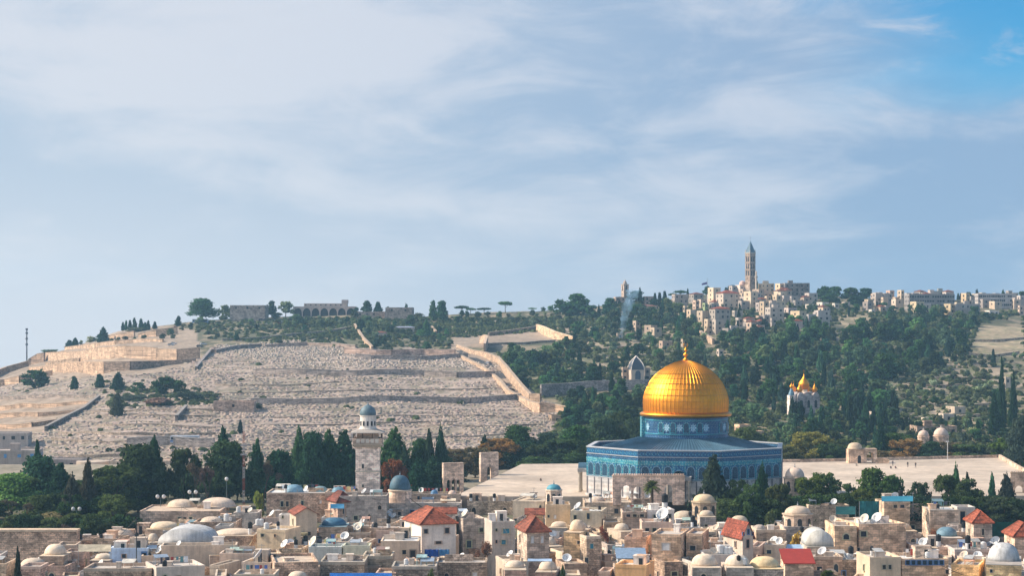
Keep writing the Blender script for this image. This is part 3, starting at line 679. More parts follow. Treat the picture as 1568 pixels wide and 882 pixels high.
def house(px0, px1, pyt, h, dep, label, short, rot=0.0, col=(1, 1, 1), wall='stone', roof='flat', rise=0.0, rcol=(1, 1, 1), wins=(), auto=2, zb=None, para=.55, rmat=None, group=None, autolab=False, cat='house', Yg=None):
    """rot in degrees: positive turns the front to the right. h: height of the front top edge above the terrace."""
    Y = Yg if Yg else (CAMZ - h) * F / (pyt - HY)
    if Yg: h = CAMZ - (pyt - HY) * Y / F
    th = R(rot); W = (px1 - px0) / F * Y
    dep_ = dep
    if rot: W = max(W - abs(math.sin(th)) * dep * .55, W * .5) / math.cos(th)
    fx = ((px0 + px1) / 2 - CX) / F * Y
    nrm = Vector((math.sin(th), -math.cos(th)))
    cxw, cyw = fx - nrm.x * dep / 2, Y - nrm.y * dep / 2 + (abs(math.sin(th)) * W * .35)
    if zb is None: zb = gz(cxw, cyw) - .4
    H = h - zb
    root = thing({'dome': 'domed_house', 'vault': 'vaulted_house', 'hip': 'tiled_house', 'gable': 'tiled_house', 'gable_side': 'tiled_house', 'lean': 'roofed_shed'}.get(roof, 'house'), (cxw, cyw, zb), label, cat, group, th, autolab)
    w2, d2 = W / 2, dep / 2
    top = H - para if roof == 'flat' else H
    MB().box(-w2, w2, -d2, d2, 0, top).obj('wall', wall, root, color=col)
    rs = {'H': H, 'W': W, 'D': dep, 'root': root, 'top': top, 'short': short, 'roof': roof, 'px': (px0 + px1) / 2, 'py': pyt, 'Y': Y}
    if roof == 'flat':
        MB().box(-w2 + .3, w2 - .3, -d2 + .3, d2 - .3, top + .002, top + .03).obj('roof', rmat or 'roofing', root, color=rcol)
        m = MB(); t = .28
        m.box(-w2 - .04, w2 + .04, -d2 - .04, -d2 + t, top, H); m.box(-w2 - .04, w2 + .04, d2 - t, d2 + .04, top, H)
        m.box(-w2 - .04, -w2 + t, -d2 + t, d2 - t, top, H); m.box(w2 - t, w2 + .04, -d2 + t, d2 - t, top, H)
        kk = 0 if min(W, dep) < 4.5 else rnd.choice((0, 1, 1, 2, 3))
        for _ in range(kk):
            q_ = rnd.random(); rw, rd, rh = rnd.uniform(1.6, min(3.8, W * .45)), rnd.uniform(1.5, 2.6), rnd.uniform(1.2, 2.4)
            rx, ry = rnd.uniform(-w2 + rw / 2 + .4, w2 - rw / 2 - .4), rnd.uniform(-.1, .95) * (d2 - rd / 2 - .4)
            cc = tuple(c * f_ for c, f_ in zip(rnd.choice((col, (1.1, 1, .9), (1.4, 1.35, 1.3), (.8, .76, .72))), (1, 1, 1)))
            if q_ < .28:
                e_ = MB().box(-rw / 2, rw / 2, -rd / 2, rd / 2, top + .03, top + rh).box(-rw / 2 - .1, rw / 2 + .1, -rd / 2 - .1, rd / 2 + .1, top + rh, top + rh + .14).obj('roof_room', rnd.choice(('plaster', wall)), root, color=cc, loc=(rx, ry, 0))
                MB().box(-.35, .35, -.05, .02, top + .05, top + rh * .8).obj('door', 'dark_pane', e_, loc=(rnd.uniform(-.25, .25) * rw, -rd / 2, 0))
            elif q_ < .62: MB().box(-rw * .7, rw * .7, -.12, .12, top + .03, top + rnd.uniform(.7, 1.5)).obj('roof_wall', wall, root, color=cc, loc=(min(max(rx, -w2 + rw * .8), w2 - rw * .8), ry, 0), )
            else:
                m_ = MB(); a_ = rh * .9; m_.quadv((-rw / 2, -rd / 2, top + a_ - .4), (rw / 2, -rd / 2, top + a_ - .4), (rw / 2, rd / 2, top + a_), (-rw / 2, rd / 2, top + a_)); m_.quadv((-rw / 2, rd / 2, top + a_ - .08), (rw / 2, rd / 2, top + a_ - .08), (rw / 2, -rd / 2, top + a_ - .48), (-rw / 2, -rd / 2, top + a_ - .48)); m_.quadv((-rw / 2, -rd / 2, top + a_ - .48), (rw / 2, -rd / 2, top + a_ - .48), (rw / 2, -rd / 2, top + a_ - .4), (-rw / 2, -rd / 2, top + a_ - .4))
                for sx_ in (-1, 1):
                    for sy_ in (-1, 1): m_.tube([(sx_ * (rw / 2 - .1), sy_ * (rd / 2 - .1), top), (sx_ * (rw / 2 - .1), sy_ * (rd / 2 - .1), top + a_ - .3)], .05, 4)
                m_.obj('lean_to', rnd.choice(('metal', 'tarp', 'roofing')), root, color=rnd.choice(((1.2, 1.4, 1.6), (1.5, 1.4, 1.2), (.8, .9, 1.0), (1.3, .8, .6), (.7, 1.0, 1.0))), loc=(rx, ry, 0))
        m.obj('parapet', wall if rnd.random() < .6 else 'plaster', root, color=tuple(c * 1.05 for c in col))
    elif roof == 'hip':
        e = .45; k = min(w2, d2); m = MB(); A = [(-w2 - e, -d2 - e, H), (w2 + e, -d2 - e, H), (w2 + e, d2 + e, H), (-w2 - e, d2 + e, H)]
        if w2 >= d2: a, b = (-w2 + k, 0, H + rise), (w2 - k + 1e-3, 0, H + rise); fs = [(A[0], A[1], b, a), (A[1], A[2], b), (A[2], A[3], a, b), (A[3], A[0], a)]
        else: a, b = (0, -d2 + k, H + rise), (0, d2 - k, H + rise); fs = [(A[0], A[1], a), (A[1], A[2], b, a), (A[2], A[3], b), (A[3], A[0], a, b)]
        for q in fs: m.quadv(*q)
        m.box(-w2 - e, w2 + e, -d2 - e, d2 + e, H - .16, H - .004); rf = m.obj('roof', 'red_tile', root, color=rcol)
        rg = MB()
        for c_ in A: rg.tube([c_, a if Vector(c_).lerp(Vector(a), 1) and (Vector(c_) - Vector(a)).length <= (Vector(c_) - Vector(b)).length else b], .13, 5)
        if (Vector(a) - Vector(b)).length > .1: rg.tube([a, b], .14, 5)
        rg.obj('ridge_tiles', 'red_tile', rf, color=tuple(min(c * 1.25, 3) for c in rcol))
    elif roof in ('gable', 'gable_side'):
        e = .4; m = MB()
        if roof == 'gable':        # gable looks at us
            m2 = MB().plate([(-w2, H), (w2, H), (0, H + rise)], -d2, d2); m2.obj('gable', wall, root, color=col)
            for s in (-1, 1):
                q = [(0, -d2 - e, H + rise + .12), (s * (w2 + e), -d2 - e, H - e * rise / w2 + .12), (s * (w2 + e), d2 + e, H - e * rise / w2 + .12), (0, d2 + e, H + rise + .12)]
                m.quadv(*q if s < 0 else q[::-1]); q2 = [(x, y, z - .14) for x, y, z in q]; m.quadv(*q2[::-1] if s < 0 else q2)
                m.quadv(q[0], q[1], q2[1], q2[0])
        else:
            gb = MB()
            for s in (-1, 1): gb.quadv((s * w2, -d2, H), (s * w2, d2, H), (s * w2, 0, H + rise))
            gb.obj('gable', wall, root, color=col)
            for s in (-1, 1):
                q = [(-w2 - e, 0, H + rise + .12), (-w2 - e, s * (d2 + e), H - e * rise / d2 + .12), (w2 + e, s * (d2 + e), H - e * rise / d2 + .12), (w2 + e, 0, H + rise + .12)]
                m.quadv(*q if s < 0 else q[::-1]); q2 = [(x, y, z - .14) for x, y, z in q]; m.quadv(*q2)
                m.quadv(q[1], q[2], q2[2], q2[1])
        m.obj('roof', 'red_tile', root, color=rcol)
    elif roof == 'dome':
        r = min(w2, d2) * .92
        sx = w2 / min(w2, d2)
        MB().box(-w2 - .05, w2 + .05, -d2 - .05, d2 + .05, H, H + .12).obj('roof', 'roofing', root, color=rcol)
        dm = MB().lathe(hemi(r, rise, 8, H + .1, 1.3), 26).obj('dome', rmat or 'plaster', root, True, color=rcol); dm.scale = (min(sx, 1.5), 1, 1)
    elif roof == 'vault':
        m = MB(); n = 12
        pts = [(w2 * math.cos(math.pi * k / n), H + rise * math.sin(math.pi * k / n) ** .8 if 0 < k < n else H) for k in range(n + 1)]
        m.plate(pts[::-1] if False else [(x, z) for x, z in pts], -d2 * .85, d2 * .85); m.obj('vault', rmat or 'plaster', root, True, color=rcol)
        # hipped ends, so that it reads as a pillow of masonry
        MB().box(-w2 - .05, w2 + .05, -d2 - .05, d2 + .05, H - .15, H + .002).obj('cornice', 'frame_stone', root)
    elif roof == 'lean':
        m = MB(); m.quadv((-w2 - .3, -d2 - .4, H), (w2 + .3, -d2 - .4, H), (w2 + .3, d2, H + rise), (-w2 - .3, d2, H + rise))
        m.quadv((-w2 - .3, d2, H + rise - .12), (w2 + .3, d2, H + rise - .12), (w2 + .3, -d2 - .4, H - .12), (-w2 - .3, -d2 - .4, H - .12))
        m.quadv((-w2 - .3, -d2 - .4, H - .12), (w2 + .3, -d2 - .4, H - .12), (w2 + .3, -d2 - .4, H), (-w2 - .3, -d2 - .4, H))
        m.obj('roof', rmat or 'red_tile', root, color=rcol)
        MB().box(-w2, w2, d2 - .3, d2, H, H + rise - .14).obj('back_wall', wall, root, color=col)
    sc = Y / F
    for (wx, wy, ww, wh, k) in wins:
        add_window(root, (wx - (px0 + px1) / 2) * sc / math.cos(th), -d2, CAMZ - (wy - HY) * sc - zb, ww * sc * .85, wh * sc * .85, k)
    if rnd.random() < (.55 if autolab else .22) and H > 6:
        aw, ad, ah = W * rnd.uniform(.35, .6), rnd.uniform(1.6, 3.0), H - rnd.uniform(2.6, 4.2); ax = rnd.choice((-1, 1)) * (w2 - aw / 2 - .05)
        e_ = MB().box(-aw / 2, aw / 2, -ad, -.01, 0, ah).box(-aw / 2 - .06, aw / 2 + .06, -ad - .06, -.02, ah, ah + .22).obj('annex', rnd.choice(('rubble', 'stone', 'plaster')), root, color=tuple(c * rnd.uniform(.85, 1.1) for c in col), loc=(ax, -d2, 0))
        if aw > 2: add_window(e_, 0, -ad, ah - 1.5, .8, 1.1, 'w')
    if auto: auto = max(auto, int(W / 2.5))
    for k in range(auto):
        x = (k + .5 + rnd.uniform(-.2, .2)) / auto * W - w2
        z = top - rnd.uniform(1.6, 2.2) - (2.9 if rnd.random() < .4 else 0)
        if abs(x) < w2 - .7: add_window(root, x, -d2, z, rnd.uniform(.6, 1.25), rnd.uniform(.8, 1.6), rnd.choice('swwwaab'))
    for s in (-1, 1):
        if rnd.random() < .8:
            for q in range(1 + int(dep > 8)):
                add_window(root, s * w2, rnd.uniform(-.6, .6) * d2 * .8, top - rnd.uniform(1.5, 2.3) - 2.9 * q, .8, 1.15, 'w', R(90) * s)
    HOUSES.append(rs); return rs
# ------------------------------------------------------------------ the old town in front, house by house
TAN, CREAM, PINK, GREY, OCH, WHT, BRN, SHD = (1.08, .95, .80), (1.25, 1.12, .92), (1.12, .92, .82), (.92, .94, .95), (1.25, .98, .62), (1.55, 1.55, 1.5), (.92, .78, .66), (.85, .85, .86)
# bottom edge, then row after row away from us
house(232, 318, 869, 1.0, 9, 'grey plastered house with a sloping lit parapet at the bottom edge', 'the grey plastered house', rot=22, col=(1.05, 1.0, .95), wall='plaster', auto=1)
house(128, 232, 871, .6, 8, 'long low stone house with pale coping at the bottom edge', 'the low stone house', col=BRN, wall='rubble', auto=0)
house(168, 226, 840, -.6, 5, 'blue-washed house with a blue door under a dark flat roof', 'the blue-washed house', col=(.9, 1.25, 1.75), wall='plaster', rcol=(.4, .4, .42), auto=0, wins=((190, 852, 8, 7, 'w'), (221, 856, 9, 22, 'b')))
house(60, 97, 853, -1.0, 7, 'low house with a cream plaster dome beside the old town wall', 'the cream domed house', col=(1.0, .88, .75), roof='dome', rise=1.9, rcol=(1.35, 1.2, 1.0), auto=0)
house(97, 128, 846, -1.6, 6, 'narrow tan house behind the cream awning', 'the narrow tan house', col=PINK, auto=1)
house(30, 62, 868, -.5, 6, 'low pinkish rubble house behind the single cypress at the bottom', 'the pinkish rubble house', col=PINK, wall='rubble', auto=1)
house(240, 322, 835, -.5, 12, 'house under a big whitewashed vault with a blue shaded end', 'the whitewashed vault', col=(1.0, .9, .8), roof='vault', rise=3.0, rmat='white_paint', rcol=(.86, .86, .86), auto=0)
house(246, 362, 836, .1, 5, 'long tan wall house with terrace railing below the white vault', 'the long tan terrace', col=TAN, wall='plaster', auto=0, rot=6)
house(222, 272, 812, -1.2, 8, 'house under a wide pale yellow dome behind the white vault', 'the pale yellow dome', col=TAN, roof='dome', rise=1.3, rcol=(1.2, 1.05, .82), auto=0)
house(150, 224, 822, -2.0, 12, 'jumbled tan house with rough roof below the dark pines', 'the jumbled tan house', col=PINK, wall='rubble', auto=2)
house(112, 160, 828, -2.6, 9, 'small rubble house touching the end of the long town wall', 'the small rubble house', col=BRN, wall='rubble', auto=1)
house(214, 336, 783, -.3, 16, 'broad low hall with a wide pale flat roof and two low humps', 'the broad low hall', col=(1.0, .88, .78), rcol=(1.15, 1.0, .85), auto=0, wins=((275, 796, 6, 9, 'w'), (283, 796, 6, 9, 'w'), (292, 796, 6, 9, 'w')), para=.3)
house(296, 362, 800, -1.0, 9, 'rubble house with rough pale roof right of the broad hall', 'the rubble house', col=BRN, wall='rubble', auto=1)
house(322, 388, 822, -1.2, 10, 'heap-roofed stone house with low uneven vaults', 'the heap-roofed house', col=BRN, wall='rubble', roof='dome', rise=1.0, rcol=(1.15, 1.02, .86), auto=0)
house(357, 394, 786, -.4, 8, 'grey stone house below the red and white mast', 'the house below the mast', col=GREY, auto=1)
house(330, 352, 806, -.5, 6, 'tiny grey house between the broad hall and brown stone house', 'the tiny grey house', col=GREY, auto=1)
house(386, 410, 806, .2, 8, 'narrow grey house at the foot of the domed stone house', 'the narrow grey house', col=SHD, auto=1)
house(387, 442, 812, .6, 8, 'cream house catching the sun with a small green window', 'the cream house', rot=-17, col=(1.35, 1.15, .85), wall='plaster', auto=0, wins=((401, 821, 7, 6, 'w'), (421, 821, 4, 5, 'w')))
house(408, 500, 755, 3.0, 12, 'brown stone house with two blue-grey domes on its white roof', 'the brown two-domed house', col=BRN, wall='rubble', rmat='white_roof', auto=0, wins=((432, 772, 6, 10, 'w'), (440, 772, 6, 10, 'w'), (463, 771, 5, 9, 'w'), (491, 769, 4, 6, 's')), para=.35)
house(498, 556, 754, 3.3, 9, 'stone house with blue domes right against the minaret foot', 'the house at the minaret foot', col=BRN, wall='rubble', rmat='white_roof', auto=1)
house(512, 545, 769, 2.0, 7, 'small stone house with a dark red hipped roof below the minaret', 'the dark red hipped house', rot=24, col=PINK, roof='hip', rise=2.2, rcol=(.8, .8, .9), auto=1)
house(449, 489, 788, 2.6, 8, 'plain tan house with a red gabled roof', 'the tan gabled house', rot=16, col=(1.1, .98, .82), wall='plaster', roof='gable', rise=1.3, rcol=(1, 1, 1), auto=0, wins=((459, 822, 8, 13, 'b'), (473, 818, 6, 7, 'w')))
house(427, 450, 789, 1.2, 4, 'white box-shaped roof room beside the tan gabled house', 'the white roof room', col=WHT, wall='plaster', auto=0, wins=((433, 792, 3, 5, 'w'),))
house(488, 530, 808, -.4, 8, 'low stone house with a dark opening under a blue dome', 'the low blue-domed house', col=TAN, roof='dome', rise=1.6, rmat='blue_dome', rcol=(.5, .75, .9), auto=0, wins=((514, 826, 14, 5, 'w'),))
house(528, 568, 806, -.6, 8, 'stone house with an arched top edge below the minaret', 'the arch-topped house', col=BRN, auto=1)
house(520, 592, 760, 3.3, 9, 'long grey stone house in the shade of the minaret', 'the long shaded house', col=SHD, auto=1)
house(590, 706, 771, -.2, 9, 'long grey stone wall house carrying a sagging cable', 'the long grey house', col=(.88, .86, .84), auto=1)
house(625, 705, 757, 1.0, 7, 'stone hall with a round arch before the ruined arcade', 'the arched stone hall', col=(.98, .9, .8), auto=0, wins=((662, 763, 6, 7, 'w'), (641, 763, 5, 7, 'w')))
house(566, 640, 809, -.8, 9, 'row house with flat cluttered roof full of dishes', 'the cluttered flat roof', col=(.95, .88, .78), auto=2)
house(637, 706, 803, 2.4, 12, 'white house with a bright red hipped tile roof', 'the white red-roofed house', rot=20, col=(1.5, 1.48, 1.44), wall='plaster', roof='hip', rise=2.9, rcol=(1.25, 1.2, 1.1), auto=0, wins=((652, 814, 8, 8, 'w'), (684, 814, 9, 10, 'w'), (671, 832, 12, 5, 'w')))
house(663, 697, 786, 2.4, 4, 'small upper roof of red tile behind the white red-roofed house', 'the small red upper roof', col=GREY, roof='gable_side', rise=1.0, rcol=(1.1, 1.05, 1), auto=0)
house(583, 641, 829, .2, 9, 'low tan house with a bright white flat roof and dark door', 'the white flat roof', col=(1.15, 1.0, .82), wall='plaster', rmat='white_roof', auto=0, wins=((619, 846, 8, 8, 'w'), (632, 849, 10, 14, 'd')), para=.2)
house(705, 748, 795, 1.4, 9, 'grey stone house with a bare brown tree before it', 'the house behind the bare tree', rot=14, col=(.95, .92, .88), auto=2)
house(715, 785, 768, -.6, 9, 'flat stone house at the near edge of the paved terrace', 'the house at the terrace edge', col=(.85, .8, .7), wall='rubble', auto=1)
house(750, 792, 799, 2.2, 8, 'three storey grey house with teal window panes', 'the grey house with teal panes', rot=12, col=(1.05, 1.0, .95), wall='plaster', auto=0, wins=((775, 814, 13, 9, 't'), (771, 831, 9, 8, 't'), (760, 812, 4, 5, 'w'), (760, 830, 4, 6, 'w')))
house(415, 492, 862, .4, 14, 'stone house with a broad sunlit roof terrace', 'the broad roof terrace', rot=10, col=BRN, wall='rubble', rcol=(1.1, .98, .85), auto=0)
house(490, 558, 861, -.4, 11, 'dark rubble house beside the broad roof terrace', 'the dark rubble house', col=(.75, .7, .6), wall='rubble', auto=1)
house(473, 523, 838, -.8, 6, 'roof room with teal strip and white parapet above the terrace', 'the teal parapet house', col=(.85, 1.0, 1.05), wall='plaster', rmat='white_roof', auto=0)
house(525, 566, 836, -.6, 5, 'small pale green plaster roof room behind dishes', 'the pale green roof room', col=(1.0, 1.12, .98), wall='plaster', auto=1)
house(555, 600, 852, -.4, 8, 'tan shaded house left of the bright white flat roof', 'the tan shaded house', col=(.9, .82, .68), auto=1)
house(600, 668, 868, -.8, 8, 'low dark stone house under a washing line', 'the washing line house', col=(.75, .72, .66), wall='rubble', auto=2)
house(668, 745, 862, -1.0, 8, 'low house with rough fenced roof right of the blue laundry', 'the fenced roof house', col=(.8, .74, .64), wall='rubble', auto=2)
house(366, 418, 862, -.5, 8, 'low house with lit flat roof left of the broad terrace', 'the low lit roof', rot=-10, col=(1.1, 1.0, .88), wall='plaster', auto=0)
house(358, 420, 880, .6, 7, 'flat roof with curved pale coping at the bottom edge', 'the curved coping roof', col=TAN, auto=0)
house(336, 388, 848, -.9, 8, 'tan house with a round white dish on its end wall', 'the tan dish house', col=(1.05, .92, .82), wall='plaster', auto=1)
# centre
house(780, 838, 768, .8, 12, 'long pale plastered house with a wide flat lit roof', 'the long pale house', rot=-14, col=(1.2, 1.08, .9), wall='plaster', rcol=(1.2, 1.08, .92), auto=1, para=.25)
house(836, 873, 773, 2.2, 7, 'tan tower house with brick parapet under the turquoise turret', 'the tan tower house', col=(1.2, 1.0, .72), wall='plaster', auto=0, wins=((840, 791, 4, 5, 'w'), (850, 792, 5, 7, 's')))
house(871, 924, 783, 1.4, 9, 'cream house with a tall grey window and pale flat roof', 'the cream flat house', rot=-10, col=(1.2, 1.12, .92), wall='plaster', rmat='white_roof', auto=0, wins=((901, 791, 6, 11, 'w'), (881, 793, 6, 8, 'w')))
house(895, 968, 770, .6, 12, 'long stone house with pale roof in front of the arcade', 'the long roof before the arcade', col=(1.0, .9, .76), rcol=(1.2, 1.08, .95), auto=1, para=.2)
house(962, 1000, 764, .8, 8, 'stone house with pinkish flat roof below the palm', 'the house below the palm', col=TAN, rcol=(1.2, 1.0, .88), auto=1)
house(803, 845, 815, 3.0, 9, 'stone house with a red pyramid roof and two white shuttered windows', 'the red pyramid roof', rot=12, col=(1.02, .94, .86), roof='hip', rise=2.7, rcol=(.95, 1.0, 1.0), auto=0, wins=((815, 827, 6, 13, 's'), (830, 827, 6, 13, 's')))
house(806, 832, 788, 1.8, 5, 'small red roofed room behind the red pyramid roof', 'the small red roofed room', col=OCH, roof='gable_side', rise=1.0, auto=0, rcol=(.95, 1, 1))
house(858, 894, 817, 2.6, 8, 'ochre house with a pale dome on top', 'the ochre domed house', rot=-17, col=(1.3, 1.05, .68), roof='dome', rise=2.1, rcol=(1.25, 1.05, .82), auto=0, wins=((887, 831, 8, 6, 'w'), (882, 860, 6, 3, 'w')))
house(892, 926, 822, 2.4, 10, 'tall rough stone house with uneven blocks and a blue window', 'the rough stone house', rot=16, col=(1.08, .98, .84), wall='rubble', auto=0, wins=((906, 837, 7, 9, 't'), (898, 859, 7, 11, 'w')))
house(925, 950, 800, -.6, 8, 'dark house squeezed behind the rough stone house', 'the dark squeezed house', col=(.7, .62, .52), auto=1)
house(993, 1048, 819, 3.2, 11, 'big tan stone house with one white window', 'the big tan house', rot=-13, col=(1.2, .98, .76), auto=0, wins=((1020, 838, 15, 13, 's'), (1017, 868, 10, 15, 'd')))
house(1046, 1080, 818, 3.0, 10, 'tan stone house joined to the big tan house', 'the joined tan house', rot=-13, col=(1.12, .92, .72), auto=0, wins=((1061, 840, 11, 9, 'w'),))
house(952, 994, 823, 2.0, 9, 'pinkish stone house behind an orange wall', 'the pinkish stone house', rot=-13, col=(1.15, .9, .74), auto=0)
house(938, 994, 866, 1.6, 7, 'orange plastered wall house at the bottom edge', 'the orange house', rot=-15, col=(1.5, .92, .48), wall='plaster', auto=0)
house(946, 988, 855, .2, 5, 'blue-grey tin shed behind the orange house', 'the tin shed', col=(.7, .85, 1.0), wall='plaster', roof='lean', rise=1.3, rmat='metal', rcol=(1.0, 1.3, 1.6), auto=0)
house(989, 1035, 781, 2.0, 8, 'white house with two dark windows below the palm', 'the white house below the palm', rot=8, col=(1.6, 1.55, 1.5), wall='plaster', rmat='white_roof', auto=0, wins=((1005, 791, 11, 6, 'w'), (1025, 791, 8, 7, 'w')))
house(953, 990, 784, 2.0, 7, 'house with a dark wooden balcony room on top', 'the balcony house', col=(.95, .85, .76), rmat='white_roof', auto=0, wins=((962, 790, 8, 5, 'w'), (972, 790, 8, 5, 'w'), (983, 790, 8, 5, 'w')))
house(983, 1030, 800, 1.6, 7, 'pink parapet house with white framed windows and a large dish', 'the pink parapet house', col=(1.25, .98, .84), wall='plaster', auto=0, wins=((991, 812, 8, 7, 'w'), (1002, 812, 8, 7, 'w'), (1013, 812, 6, 7, 'w')))
house(1035, 1072, 808, .8, 8, 'grey blue roofed house behind the big tan house', 'the grey blue roofed house', col=GREY, wall='plaster', rmat='metal', rcol=(1, 1.2, 1.5), auto=1)
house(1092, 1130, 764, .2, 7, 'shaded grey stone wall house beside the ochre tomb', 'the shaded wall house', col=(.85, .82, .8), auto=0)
house(1072, 1096, 793, 0, 7, 'small grey house with low dome below the ochre tomb', 'the small grey domed house', col=GREY, roof='dome', rise=1.2, rcol=(1.05, .95, .8), auto=1)
house(1080, 1132, 815, -1.0, 10, 'rough stone house with rubble roof left of the gabled chapel', 'the rubble roof house', col=(.95, .88, .74), wall='rubble', auto=2)
house(1078, 1130, 831, .0, 9, 'stone house with a pale roof and hanging white cloth', 'the hanging cloth house', col=(.95, .88, .8), auto=1)
house(1131, 1160, 820, 2.6, 9, 'little gabled chapel with red tile roof and blue-white gable', 'the gabled chapel', rot=18, col=(1.15, 1.08, 1.0), wall='plaster', roof='gable', rise=2.4, rcol=(1.15, 1, 1), auto=0, wins=((1145, 833, 7, 16, 'w'), (1138, 818, 4, 6, 'b'), (1146, 815, 4, 9, 'b'), (1153, 818, 4, 6, 'b')))
house(1060, 1104, 871, 1.4, 8, 'stone house with a pale dome at the bottom edge', 'the pale bottom dome', col=(.95, .9, .86), roof='dome', rise=1.9, rcol=(1.25, 1.12, .95), auto=1)
house(1112, 1154, 871, 1.4, 8, 'stone house with a small windowed dome at the bottom edge', 'the windowed bottom dome', col=(.95, .9, .86), roof='dome', rise=1.8, rcol=(1.25, 1.15, 1.0), auto=1)
house(1078, 1128, 850, 0, 7, 'low house crowded with white tanks behind two domes', 'the white tank roof', col=(1.0, 1.0, 1.0), wall='plaster', rmat='white_roof', auto=0)
house(1150, 1200, 873, 1.0, 8, 'rubble house with a yellow dome at the bottom edge', 'the yellow bottom dome', col=(.95, .85, .8), wall='rubble', roof='dome', rise=1.7, rcol=(1.3, 1.1, .72), auto=0)
# right
house(1168, 1204, 835, .6, 7, 'small tan house with a dark shuttered window beside the chapel', 'the small tan house', rot=-12, col=TAN, wall='plaster', auto=0, wins=((1178, 846, 9, 7, 'w'),))
house(1158, 1204, 812, -.8, 9, 'low stone house behind the gabled chapel', 'the low stone house by the chapel', col=TAN, auto=1)
house(1200, 1246, 807, -.4, 10, 'grey stone base house under the open kiosk', 'the kiosk base', col=GREY, auto=1)
house(1238, 1300, 774, 2.0, 5, 'rough stone house wall with stepped top behind the kiosk', 'the stepped stone wall', col=(.98, .9, .76), wall='rubble', auto=0)
house(1264, 1352, 767, 1.0, 5, 'long rough stone house wall below the dark garden trees', 'the long rough wall', col=(1.0, .9, .76), wall='rubble', auto=0)
house(1278, 1312, 806, 3.0, 12, 'tan house end with pipes beside the big terrace house', 'the tan house end', col=(1.15, .98, .76), auto=1)
house(1310, 1394, 803, 3.2, 13, 'big tan terrace house with a green shuttered window', 'the big terrace house', rot=10, col=(1.15, .96, .76), auto=0, wins=((1322, 818, 12, 10, 'w'), (1314, 842, 5, 7, 'w')))
house(1352, 1396, 768, 4.2, 6, 'roof room with a bright blue awning on the terrace house', 'the blue awning room', rot=8, col=(1.05, .92, .74), auto=0, wins=((1382, 776, 9, 6, 'w'), (1371, 776, 8, 6, 'w')))
house(1236, 1278, 838, .4, 9, 'stone house under a whitewashed barrel vault', 'the whitewashed barrel vault', col=(.95, .9, .8), roof='vault', rise=3.0, rmat='white_paint', rcol=(.95, .93, .86), auto=0)
house(1202, 1246, 863, .6, 6, 'shed with a sloping bright red roof', 'the sloping red roof', col=TAN, roof='lean', rise=1.9, rmat='paint', rcol=(.42, .055, .035), auto=0)
house(1205, 1234, 845, -.8, 5, 'shed with a pale blue tin roof behind the red one', 'the pale blue tin roof', col=GREY, roof='lean', rise=.8, rmat='metal', rcol=(1.4, 1.9, 2.4), auto=0)
house(1246, 1290, 853, .8, 8, 'stone house with wooden lattice edge right of the red roof', 'the lattice edge house', col=BRN, auto=1)
house(1276, 1332, 858, .2, 9, 'broken stone house with stairs and stacked rubble', 'the broken stone house', col=(.9, .82, .7), wall='rubble', auto=2)
house(1330, 1382, 854, 2.0, 9, 'tan house with a lit corner and paired windows at the bottom edge', 'the lit corner house', rot=5, col=(1.1, .95, .76), wall='plaster', auto=0, wins=((1354, 869, 7, 8, 'w'), (1363, 869, 6, 8, 'w')))
house(1381, 1452, 856, 1.6, 9, 'house with a long row of blue framed windows', 'the row of blue windows', col=(1.1, .92, .72), auto=0, wins=tuple((1390 + 8.6 * k, 862, 7.5, 8, 'b') for k in range(7)) + ((1458 - 8, 876, 6, 8, 'w'),), rmat='white_roof')
house(1452, 1506, 866, .6, 9, 'ochre stone house with sloping lit corner left of the white dome', 'the sloping ochre house', rot=-20, col=(1.4, 1.12, .68), auto=1)
house(1504, 1572, 867, 1.4, 14, 'large white ribbed dome on a yellow stone base at the corner', 'the large white dome', rot=-14, col=(1.4, 1.15, .72), roof='dome', rise=3.1, rmat='white_paint', rcol=(.8, .8, .8), auto=0, wins=((1520, 876, 5, 6, 'w'),))
house(1424, 1468, 781, 3.6, 8, 'square stone tower house with a pale slab roof and skylight', 'the square tower house', col=(.95, .86, .75), rmat='white_roof', auto=0, para=.25)
house(1466, 1493, 777, 2.6, 6, 'narrow concrete stair house beside the square tower house', 'the stair house', col=(1.0, .98, .98), wall='plaster', auto=0, rmat='white_roof', wins=((1474, 793, 10, 24, 'w'),))
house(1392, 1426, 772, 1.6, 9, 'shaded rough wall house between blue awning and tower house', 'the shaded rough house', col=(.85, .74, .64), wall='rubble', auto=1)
house(1491, 1519, 801, 3.0, 7, 'small stone house with a bright red pyramid roof by green netting', 'the red pyramid by the netting', col=(1.0, .92, .84), roof='hip', rise=2.2, rcol=(1.3, 1.15, 1), auto=0, wins=((1505, 815, 4, 12, 'w'),))
house(1455, 1500, 815, 0, 9, 'low tan house with outside steps', 'the house with outside steps', col=TAN, auto=1)
house(1438, 1474, 825, -.4, 8, 'low house with a wide blue-grey dome', 'the wide blue-grey dome', col=(.95, .85, .75), roof='dome', rise=1.8, rmat='blue_dome', rcol=(1.3, 1.25, 1.2), auto=1)
house(1520, 1590, 823, -.6, 8, 'long brown stone house below the green netting', 'the brown house below the netting', col=(.95, .8, .7), auto=1)
house(1554, 1590, 822, 2.6, 8, 'pink house with red roof at the very edge', 'the edge red roof', col=(1.2, 1.0, .85), roof='hip', rise=2.4, rcol=(1.2, 1.1, 1), auto=1)
house(1400, 1450, 838, -1.0, 8, 'low house with pinkish wall behind big dishes', 'the low pinkish house', col=PINK, auto=1)
house(1462, 1520, 842, -.8, 8, 'house crowded with tanks and blue sheets left of the white dome', 'the crowded tank roof', col=(.95, .9, .9), auto=1)
